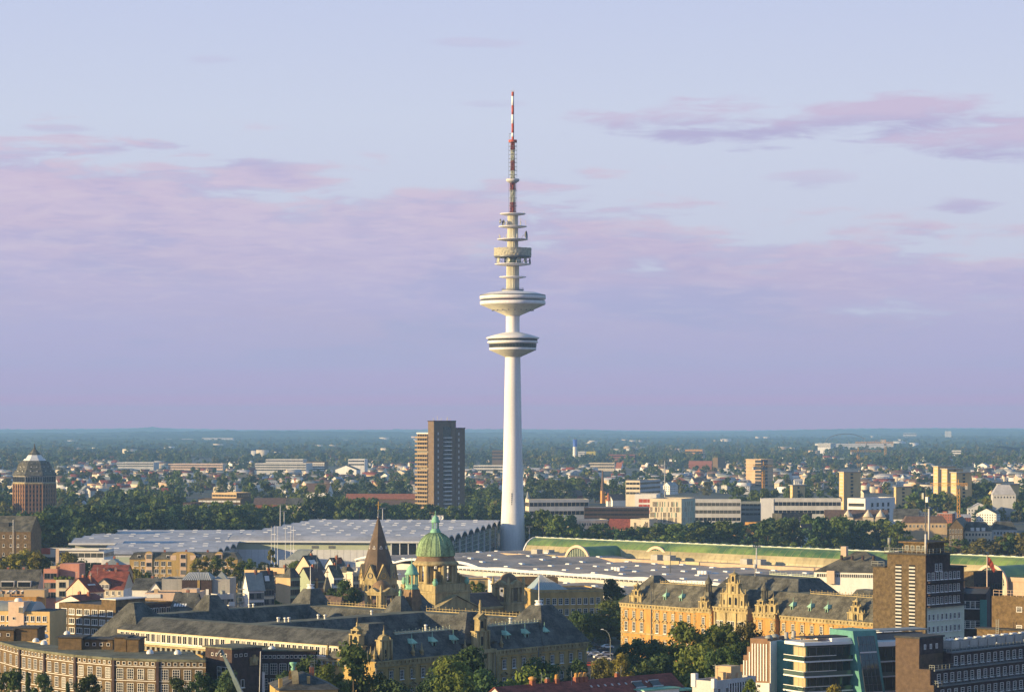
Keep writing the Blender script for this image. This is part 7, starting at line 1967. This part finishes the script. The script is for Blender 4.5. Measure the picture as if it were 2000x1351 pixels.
    # right park
    pk = ('dark', 'mid', 'mid', 'blue', 'mid')
    belt('the park beside the tower foot', 'the tower', 1024, 1120, 1066, 1080, 10, (1000, 1012), pk, wr=(12, 17))
    belt('the park below the cream tenement', 'the tower', 1115, 1235, 1066, 1078, 11, (1024, 1034), pk, wr=(11, 15))
    belt('the park below the patterned tower', 'the tower', 1230, 1370, 1066, 1080, 13, (1030, 1028), pk, wr=(12, 17))
    belt('the park before the orange gable house', 'the patterned tower', 1365, 1460, 1064, 1078, 9, (1022, 1024), pk, wr=(12, 17))
    belt('the park beyond the orange gable house', 'that house', 1478, 1570, 1066, 1082, 9, (1018, 1020), pk, wr=(13, 18))
    belt('the park under the cream mansion', 'the orange gable', 1570, 1700, 1066, 1086, 14, (1014, 1018), pk, wr=(13, 18))
    belt('the park before the clinker roof cabin', 'the mansion', 1700, 1800, 1070, 1090, 10, (1020, 1022), pk, wr=(12, 17))
    belt('the park past the clinker roof cabin', 'the cabin', 1815, 1905, 1092, 1104, 8, (1050, 1052), ('mid', 'yel', 'mid', 'dark'), wr=(12, 16))
    belt('the bronze trees past the white mansards', 'the cabin', 1900, 2020, 1096, 1110, 9, (1050, 1040), ('rus', 'rus', 'mid', 'dark'), wr=(13, 19))
    belt('the park front along the green vault', 'the tower', 1250, 1640, 1082, 1096, 14, (1050, 1062), ('dark', 'mid', 'blue'), wr=(9, 13))
    # mid-distance copses between houses
    belt('the copse beside the high-rise', 'the high-rise', 905, 985, 990, 1010, 7, (950, 962), ('dark', 'mid'), wr=(13, 18))
    belt('the copse above the long office', 'the tower', 1030, 1110, 978, 990, 7, (935, 945), ('dark', 'mid'), wr=(14, 20))
    belt('the copse beside the thin spire', 'the tower', 1110, 1240, 975, 988, 9, (930, 940), ('dark', 'mid'), wr=(13, 18))
    belt('the copse over the longest white office', 'the patterned tower', 1440, 1640, 992, 1006, 12, (955, 958), ('mid', 'dark', 'mid'), wr=(12, 17))
    belt('the copse before the stepped towers', 'the white cube', 1780, 1900, 1004, 1018, 9, (962, 968), ('mid', 'dark', 'yel'), wr=(12, 18))
    belt('the dark clump past the three stepped towers', 'the towers', 1895, 1945, 992, 1002, 4, (940, 946), ('dark',), wr=(16, 22))
    belt('the copse above the clinic', 'the clinic', 480, 640, 986, 1000, 9, (945, 952), ('dark', 'mid'), wr=(13, 18))
    belt('the copse above the long barracks', 'the clinic', 640, 800, 978, 992, 9, (938, 944), ('mid', 'dark'), wr=(12, 16))
    belt('the tree row near the white villas', 'the water tower', 330, 500, 960, 975, 8, (905, 912), ('dark', 'mid'), ('round', 'poplar'), wr=(14, 20))
    belt('the trees past the white steel mast', 'the mast', 1750, 1860, 1048, 1062, 8, (1020, 1024), ('dark', 'mid'), wr=(9, 13))
plant()

# ================================================================ houses of the middle distance
EXCL = [(20, 115, 860, 1010), (808, 912, 815, 1010), (975, 1030, 0, 1080), (1024, 1155, 968, 1015), (1140, 1320, 960, 1015), (1265, 1450, 968, 1045), (1445, 1750, 965, 1010), (1455, 1512, 890, 945), (1636, 1684, 912, 968), (1820, 1900, 908, 985), (1736, 1782, 942, 972), (1928, 1992, 940, 975), (1540, 1574, 938, 970), (228, 306, 900, 916), (328, 442, 900, 917), (498, 604, 893, 921), (598, 640, 900, 918), (655, 717, 895, 924), (961, 1054, 878, 905), (925, 1010, 905, 920), (1117, 1168, 855, 898), (1202, 1256, 898, 918), (1150, 1204, 900, 914), (1338, 1416, 874, 912), (1186, 1262, 885, 900), (1287, 1336, 893, 908), (1457, 1512, 895, 942), (1597, 1805, 863, 880), (1857, 1882, 878, 890), (394, 460, 855, 863), (655, 694, 857, 864), (1165, 1195, 915, 985), (355, 476, 955, 1000), (675, 816, 968, 1000), (495, 640, 960, 1000)]
def house_protos():
    R = []
    for i, (L, S, z) in enumerate(((14, 11, 11), (18, 12, 13), (11, 11, 10), (24, 12, 14), (16, 14, 9))):
        w = MB().box(0, L, 0, S, -1, z, 'white'); rng = random.Random(i)
        for k in range(int((z - 1) / 3.2)):
            n = int(L / 3)
            for q in range(n): x = L * (q + .5) / n; w.box(x - .55, x + .55, -.06, -.004, z - 2.4 - 3.2 * k, z - .8 - 3.2 * k, 'dglass')
            n = int(S / 3.4)
            for q in range(n):
                y = S * (q + .5) / n; w.box(L + .004, L + .06, y - .55, y + .55, z - 2.4 - 3.2 * k, z - .8 - 3.2 * k, 'dglass'); w.box(-.06, -.004, y - .55, y + .55, z - 2.4 - 3.2 * k, z - .8 - 3.2 * k, 'dglass')
        gx = MB().gable(0, L, 0, S, z, 4.6 + i * .4, 'x', 'slate', 'white'); gx.k('slate'); gx.k('white')
        gy = MB().gable(0, L, 0, S, z, 5.0 + i * .4, 'y', 'slate', 'white')
        fl = MB().box(-.3, L + .3, -.3, S + .3, z, z + .5, 'slate').box(L * .3, L * .6, S * .3, S * .7, z + .5, z + 2.6, 'white')
        ma = MB().frus(-.3, L + .3, -.3, S + .3, z, 2.4, L - 2.4, 2.4, S - 2.4, z + 3.6, 'slate'); ma.face([(0, 0, z), (L, 0, z), (L, S, z), (0, S, z)], 'white')
        R.append((w.mesh('house'), [('gabled', gx.mesh('roof')), ('gable fronted', gy.mesh('roof')), ('flat roofed', fl.mesh('roof')), ('mansard', ma.mesh('roof'))]))
    return R
WALLS = [('white', 'white'), ('white', 'white'), ('grey', 'pale'), ('grey', 'pale'), ('cream', 'cream'), ('white', 'white'), ('brick', 'rbrick'), ('cream', 'cream')]
ROOFS = [('slate', 'slate'), ('dark', 'slateb'), ('slate', 'slate'), ('red', 'redroof'), ('brown', 'brownroof'), ('grey', 'zinc'), ('grey', 'zinc'), ('pale', 'metalroof'), ('pale', 'concrete'), ('pale', 'metalroof')]
def houses():
    P = house_protos(); rng = random.Random(31)
    zones = [  # (where, px0, px1, ybase0, ybase1, count)
        (('the water tower', 'in the front row'), 115, 350, 985, 1012, 14), (('the water tower', 'in the middle row'), 110, 360, 960, 985, 20), (('the water tower', 'in the rear row'), 110, 350, 935, 958, 20),
        (('the picture edge', 'beside the water tower'), -10, 30, 945, 985, 5),
        (('the clinic', 'in the row above'), 360, 560, 955, 978, 17), (('the clinic', 'in the upper row'), 350, 560, 930, 953, 18),
        (('the clinic', 'toward the high-rise'), 560, 808, 945, 966, 22), (('the clinic', 'toward the high-rise, upper row'), 560, 808, 926, 944, 22),
        (('the high-rise', 'toward the television tower'), 910, 980, 985, 1012, 8), (('the high-rise', 'toward the tower, upper row'), 910, 982, 930, 980, 12),
        (('the tower', 'around the thin spire'), 1030, 1240, 945, 968, 16), (('the tower', 'beyond the thin spire'), 1030, 1230, 925, 943, 18),
        (('the thin spire', 'over the patterned tower'), 1240, 1450, 945, 966, 18), (('the thin spire', 'well over the patterned tower'), 1240, 1455, 925, 944, 18),
        (('the shell', 'over the long office'), 1450, 1640, 942, 962, 15), (('the shell', 'behind the yellow towers'), 1512, 1820, 925, 944, 20),
        (('the slim tower', 'between yellow towers'), 1684, 1822, 946, 975, 12), (('the stepped towers', 'in the far row'), 1900, 2010, 915, 945, 14),
        (('the white block', 'under the stepped towers'), 1780, 2010, 985, 1004, 18), (('the mansion', 'over the mansards'), 1760, 2010, 1006, 1026, 16)]
    k = 0
    for where, a, b, y0, y1, n in zones:
        L = []
        for i in range(n):
            for q in range(30):
                px = a + (b - a) * (i + rng.random()) / n; yb = rng.uniform(y0, y1)
                if not any(e[0] - 6 < px < e[1] + 2 and e[2] < yb - 12 < e[3] + 10 for e in EXCL): L.append((px, yb)); break
        L.sort()
        for i, (px, yb) in enumerate(L):
            Y = yg(yb); me, roofs = P[rng.randrange(5)]
            wn, wm = rng.choice(WALLS); rn, rm = rng.choice(ROOFS); kind, rme = roofs[rng.choice((0, 0, 1, 1, 2, 2, 3))]
            w = put('house', me, None, (wx(px, Y), Y, 0), rng.choice((-.75, -.5, -.1, 0, .1, .5, .8)) + rng.uniform(-.1, .1))
            s = rng.uniform(.52, .82); w.scale = (s, s, s * rng.uniform(.8, 1.0))
            for o, m in ((w, wm),):
                for sl in o.material_slots:
                    if sl.material == M['white']: sl.link = 'OBJECT'; sl.material = M[m]
            r = put('roof', rme, w)
            for sl in r.material_slots:
                if sl.material == M['white']: sl.link = 'OBJECT'; sl.material = M[wm]
                elif sl.material == M['slate']: sl.link = 'OBJECT'; sl.material = M[rm]
            num = ORD[i] if i < 16 else ('seventeenth eighteenth nineteenth twentieth twenty-first twenty-second'.split())[i - 16]
            tag(w, '%s %s house, %s roof, %s from %s %s' % (wn, kind, rn, num, where[0], where[1]), 'house', 'houses ' + where[1]); k += 1
houses()

# ================================================================ what nobody could count
def mass(name, pts, tmpl, mats, kindmat):
    # one mesh from many transformed copies of small templates; pts: (x, y, z, sx, sy, sz, rot, template, material offset)
    Vs, Fs, Ms = [], [], []; off = 0
    for x, y, z, sx, sy, sz, r, ti, mo in pts:
        V, Fc, MI = tmpl[ti]; c, s = math.cos(r), math.sin(r)
        A = V * np.array([sx, sy, sz]); B_ = np.empty_like(A)
        B_[:, 0] = A[:, 0] * c - A[:, 1] * s + x; B_[:, 1] = A[:, 0] * s + A[:, 1] * c + y; B_[:, 2] = A[:, 2] + z
        Vs.append(B_); Fs.append(Fc + off); Ms.append(kindmat(MI, mo)); off += len(V)
    V = np.concatenate(Vs); Fc = np.concatenate(Fs); MI = np.concatenate(Ms).astype(np.int32)
    me = bpy.data.meshes.new(name); n = len(Fc)
    me.vertices.add(len(V)); me.vertices.foreach_set('co', V.astype(np.float32).ravel())
    me.loops.add(n * 4); me.loops.foreach_set('vertex_index', Fc.astype(np.int32).ravel())
    me.polygons.add(n); me.polygons.foreach_set('loop_start', np.arange(0, n * 4, 4, dtype=np.int32)); me.polygons.foreach_set('loop_total', np.full(n, 4, dtype=np.int32))
    me.polygons.foreach_set('material_index', MI); me.update(calc_edges=True)
    for m in mats: me.materials.append(m)
    o = put(name, me); o['kind'] = 'stuff'
    return o
def quads(me):
    V = np.array([v.co[:] for v in me.vertices]); return V, np.array([list(p.vertices) for p in me.polygons]), np.zeros(len(me.polygons), dtype=np.int32)
def masses():
    global LEAFSZ
    rng = random.Random(9)
    LEAFSZ = 1.5
    T = [quads(crown_mesh(200 + i, 12, 10.5, 20, 9)) for i in range(5)]
    def inex(px, yb): return any(e[0] < px < e[1] and e[2] < yb < e[3] + 15 for e in EXCL)
    pts = []
    def add(px, yb, smin, smax):
        Y = yg(yb); s = rng.uniform(smin, smax)
        pts.append((wx(px, Y), Y, 1.0, s, s * rng.uniform(.9, 1.2), s * rng.uniform(.9, 1.2), rng.uniform(0, 6.28), rng.randrange(5), rng.choice((0, 1, 1, 1, 2, 3, 4))))
    # trees scattered between the roofs
    for i in range(4300):
        px = rng.uniform(-450, 2450); yb = 905 + 115 * rng.random() ** .8
        if noise.noise(Vector((px / 120, yb / 16, 3))) > -.35 and not inex(px, yb): add(px, yb, .75, 1.3)
    # woods beyond the last houses
    for i in range(5600):
        px = rng.uniform(-450, 2450); yb = 853 + 62 * rng.random() ** .75
        d = noise.noise(Vector((px / 160, yb / 9, 8)))
        if d > -.22 or yb < 880: add(px, yb, 1.0, 1.7)
    # the same city goes on beyond both sides of the view
    for i in range(900):
        px = rng.choice((rng.uniform(-420, -90), rng.uniform(2110, 2420))); add(px, rng.uniform(1015, 1330), .8, 1.4)
    mass('distant_woods', pts, T, [LEAF['dark'], LEAF['mid'], LEAF['blue'], LEAF['rus'], LEAF['yel']], lambda MI, mo: MI + mo)
    # roofs too small and too many to count
    def hbox(roof):
        V = [(0, 0, 0), (1, 0, 0), (1, 1, 0), (0, 1, 0), (0, 0, 1), (1, 0, 1), (1, 1, 1), (0, 1, 1)]
        Fc = [(0, 1, 5, 4), (1, 2, 6, 5), (2, 3, 7, 6), (3, 0, 4, 7)]; MI = [0, 0, 0, 0]
        if roof == 'flat': Fc.append((4, 5, 6, 7)); MI.append(1)
        else:
            V += [(-.03, .5, 1.42), (1.03, .5, 1.42)]; Fc += [(4, 5, 9, 8), (6, 7, 8, 9), (4, 8, 8, 7), (5, 6, 9, 9)]; MI += [1, 1, 0, 0]
        return np.array(V, dtype=float) - np.array([.5, .5, 0]), Fc, np.array(MI)
    def tri_fix(h):
        V, Fc, MI = h; V = list(map(tuple, V)); out = []
        for f in Fc:
            f = list(f)
            if len(set(f)) < 4:
                a = [q for q in f]; d = [q for i, q in enumerate(a) if q in a[:i]][0]; i = len(V); V.append(tuple(np.array(V[d]) * .999)); j = [k for k, q in enumerate(a) if q == d][1]; a[j] = i; f = a
            out.append(f)
        return np.array(V), np.array(out), MI
    T2 = [tri_fix(hbox('gable')), tri_fix(hbox('flat'))]
    pts = []
    for i in range(9300):
        px = rng.uniform(-450, 2450); yb = 900 + 62 * rng.random() ** .8
        if noise.noise(Vector((px / 120, yb / 16, 3))) < .10 and not inex(px, yb):
            Y = yg(yb); s = rng.uniform(.42, .95)
            pts.append((wx(px, Y), Y, 0, 15 * s * rng.uniform(.5, 1.8), 11 * s, 7.0 * (.55 + .6 * s) * rng.uniform(.7, 1.35), rng.choice((-.7, -.1, .1, .6)) + rng.uniform(-.2, .2), rng.choice((0, 0, 1)), rng.randrange(6) * 10 + rng.choice((0, 0, 0, 1, 1, 2, 3, 4, 5))))
    for i in range(260):
        px = rng.uniform(-60, 2060); yb = 856 + 40 * rng.random()
        if noise.noise(Vector((px / 150, yb / 8, 5))) > .2 + (.0 if px > 1100 else .06):
            Y = yg(yb); s = min(1.7, Y / 5000.0) * rng.uniform(.6, 1.1)
            pts.append((wx(px, Y), Y, 0, 22 * s * rng.uniform(.5, 1.3), 12 * s, 11 + 5 * rng.random() + max(0, Y - 6000) / 1500, rng.uniform(-.3, .3), 1, rng.randrange(6) * 10 + rng.choice((3, 3, 4, 5))))
    wm = [M[k] for k in ('white', 'cream', 'cream', 'pale', 'peach', 'tan')]; rm = [M[k] for k in ('brownroof', 'redroof', 'slate', 'metalroof', 'zinc', 'concrete')]
    mass('distant_rooftops', pts, T2, wm + rm, lambda MI, mo: np.where(MI == 0, mo // 10, 6 + mo % 10))
    # closed canopy of the far lowland out to the horizon
    rows = [yg(885)]
    while rows[-1] < 31500: rows.append(rows[-1] * 1.018)
    nc = 420; V = []; 
    for Y in rows:
        for j in range(nc + 1):
            X = (j / nc - .5) * (Y * .50 + 600)
            big = noise.fractal(Vector((X / 2600, Y / 5200, 1.7)), 1.0, 2.0, 4)
            c = noise.cell(Vector((X / 55, Y / 130, 2)))
            n = noise.fractal(Vector((X / 90, Y / 210, 4)), .8, 2.1, 4)
            z = 7 + 7 * n + 3.5 * c + 10 * max(0, big)
            far = min(1, max(0, (Y - 9000) / 12000)); z += far * 42 * (noise.noise(Vector((X / 3000, Y / 2600, 6))) + .25)
            hx = (X / Y * F + 1000)
            z += 24 * math.exp(-((hx - 300) / 40) ** 2) * math.exp(-((Y - 24000) / 2500) ** 2)
            z += 34 * math.exp(-((hx - 1990) / 110) ** 2) * math.exp(-((Y - 6400) / 900) ** 2)
            if Y < 9000 and big < -.25: z = min(z, .8)
            V.append((X, Y, max(.3, z)))
    m = bpy.data.materials.new('far_canopy'); m.use_nodes = True
    g = NT(m.node_tree); p = g.n['Principled BSDF']; tc = g.new('ShaderNodeTexCoord').outputs['Object']
    mp = g.new('ShaderNodeMapping'); g.put(mp.inputs[0], tc); mp.inputs['Scale'].default_value = (1, .3, 1)
    a = g.noise(mp.outputs[0], .0022, 6, .65); b = g.noise(mp.outputs[0], .03, 4, .6)
    c = g.mix(g.sstep(a, .4, .62), (.034, .07, .034, 1), (.085, .13, .045, 1)); c = g.mix(g.sstep(b, .4, .65, 0, .7), c, (.024, .052, .028, 1))
    g.put(p.inputs['Base Color'], c); p.inputs['Roughness'].default_value = .9; p.inputs['Specular IOR Level'].default_value = .1
    nr = len(rows); Fc = []
    for i in range(nr - 1):
        for j in range(nc): k = i * (nc + 1) + j; Fc.append((k, k + 1, k + nc + 2, k + nc + 1))
    me = bpy.data.meshes.new('far_canopy'); me.from_pydata(V, [], Fc); me.materials.append(m); me.update()
    o = put('far_woods', me); o['kind'] = 'stuff'
masses()

# ================================================================ cars, lamps
def cars():
    def proto(m):
        t = thing('parked_car', None, 'car', (0, 0, 0))
        b = MB(); prof = [(-2.15, .35), (-2.2, .7), (-1.9, .92), (-1.1, .98), (-.55, 1.42), (.8, 1.45), (1.6, 1.0), (2.1, .92), (2.2, .5), (2.15, .3)]
        n = len(prof); L = []
        for y, k in ((-.86, 1), (.86, 1)):
            L.append([(x, y * (1 if z < .95 else .82), z) for x, z in prof])
        b.face(L[0], m); b.face(L[1][::-1], m)
        for i in range(n): j = (i + 1) % n; b.face([L[0][j], L[0][i], L[1][i], L[1][j]], m)
        b.build('body', t)
        g = MB(); g.face([(-.9, -.80, 1.02), (1.3, -.80, 1.02), (.7, -.725, 1.38), (-.5, -.725, 1.38)], 'dglass'); g.face([(-.9, .80, 1.02), (-.5, .725, 1.38), (.7, .725, 1.38), (1.3, .80, 1.02)], 'dglass'); g.build('side_window', t)
        g = MB(); g.face([(-1.08, -.7, 1.02), (-.60, -.62, 1.40), (-.60, .62, 1.40), (-1.08, .7, 1.02)], 'dglass'); g.build('windscreen', t)
        for x in (-1.4, 1.35):
            for y in (-.82, .82): MB().lathe([(.02, -.1), (.32, -.1), (.32, .1), (.02, .1)], 'felt', 14).build('wheel', t, (x, y, .32)).rotation_euler = (PI / 2, 0, 0)
        for y in (-.6, .6): MB().box(-2.24, -2.19, y - .18, y + .18, .62, .8, 'skyl').build('headlight', t)
        return t
    cols = {'white': 'trim', 'silver': 'steel', 'dark blue': 'slateb', 'red': 'red', 'black': 'felt'}
    spots = [(1158, 905, 'silver', 'nearest the courthouse corner'), (1163, 897, 'white', 'second from the courthouse corner'), (1172, 888, 'silver', 'in the middle of the front row'), (1180, 880, 'white', 'ending the front row'), (1168, 921, 'dark blue', 'behind the middle of the front row'), (1177, 915, 'black', 'ending the second row'), (1156, 936, 'dark blue', 'deepest in the car park'), (1186, 928, 'silver', 'under the trees at the rear'), (1149, 858, 'red', 'alone by the yellow courthouse wall'), (1170, 870, 'black', 'before the front row'), (1184, 898, 'silver', 'half under a tree')]
    pr = {}
    for px, Y, c, w in spots:
        if c not in pr: t = pr[c] = proto(cols[c])
        else:
            t = pr[c].copy(); COL.objects.link(t)
            for ch in pr[c].children: d = ch.copy(); COL.objects.link(d); d.parent = t
        t.location = (wx(px, Y), Y, .03); t.rotation_euler = (0, 0, TR.choice((.2, .35, PI + .3, .1)))
        tag(t, '%s car parked %s' % (c, w), 'car', 'cars parked between the courthouses')
    def lamp(px, Y, ytop, side, label):
        t = thing('street_lamp', label, 'street lamp', (wx(px, Y), Y, 0)); z = wz(ytop, Y); b = MB(); P = [(0, 0, 0), (0, 0, z - 3.2), (side * .5, 0, z - 1.4), (side * 1.4, 0, z - .4), (side * 2.6, 0, z)]
        for p, q in zip(P, P[1:]): b.tube(p, q, .1, 'zinc', 6)
        b.build('pole', t); MB().frus(side * 2.6 - .5, side * 2.6 + .5, -.2, .2, z - .1, side * 2.6 - .4, side * 2.6 + .4, -.12, .12, z + .1, 'trim').build('lamp_head', t)
    lamp(1192, 860, 1228, -1, 'curved street lamp beside the large leafy tree'); lamp(1246, 650, 1301, 1, 'curved street lamp behind the long red roof')
cars()

# ================================================================ pieces that sit on a roof belong to that roof
def nest():
    up = {'chimney', 'dormer', 'skylight', 'ridge_cresting', 'roof_vent', 'roof_aerial', 'roof_unit', 'roof_dome', 'roof_mast', 'roof_ladder', 'roof_hook', 'roof_hatch', 'roof_cowl', 'air_handling_unit', 'cooling_unit', 'roof_lamp', 'finial', 'roof_plant'}
    base = lambda o: o.name.split('.')[0]
    kids = {}
    for o in bpy.data.objects:
        if o.parent is not None: kids.setdefault(o.parent, []).append(o)
    for t, ch in kids.items():
        if t.parent is not None: continue
        roofs = [c for c in ch if base(c) == 'roof' and c.type == 'MESH']
        if not roofs: continue
        B_ = []
        for r in roofs:
            xs = [p[0] for p in r.bound_box]; ys = [p[1] for p in r.bound_box]; B_.append((min(xs), max(xs), min(ys), max(ys)))
        for c in ch:
            if base(c) not in up or c.type != 'MESH': continue
            bb = c.bound_box; x = c.location.x + sum(p[0] for p in bb) / 8; y = c.location.y + sum(p[1] for p in bb) / 8
            best = min(range(len(roofs)), key=lambda i: max(B_[i][0] - x, x - B_[i][1], 0) + max(B_[i][2] - y, y - B_[i][3], 0) + 1e-4 * ((B_[i][0] + B_[i][1]) / 2 - x) ** 2)
            c.parent = roofs[best]
nest()

# ================================================================ haze
def haze():
    m = bpy.data.materials.new('haze'); m.use_nodes = True
    g = NT(m.node_tree); g.n.clear()
    v = g.new('ShaderNodeVolumePrincipled'); v.inputs['Color'].default_value = (.33, .59, 1.0, 1); v.inputs['Density'].default_value = HAZE; v.inputs['Anisotropy'].default_value = 0.0
    o = g.new('ShaderNodeOutputMaterial'); g.put(o.inputs['Volume'], v.outputs[0])
    b = MB().box(-17000, 17000, -600, 34000, -3, 300, m)
    h = b.build('haze'); h['kind'] = 'stuff'
haze()
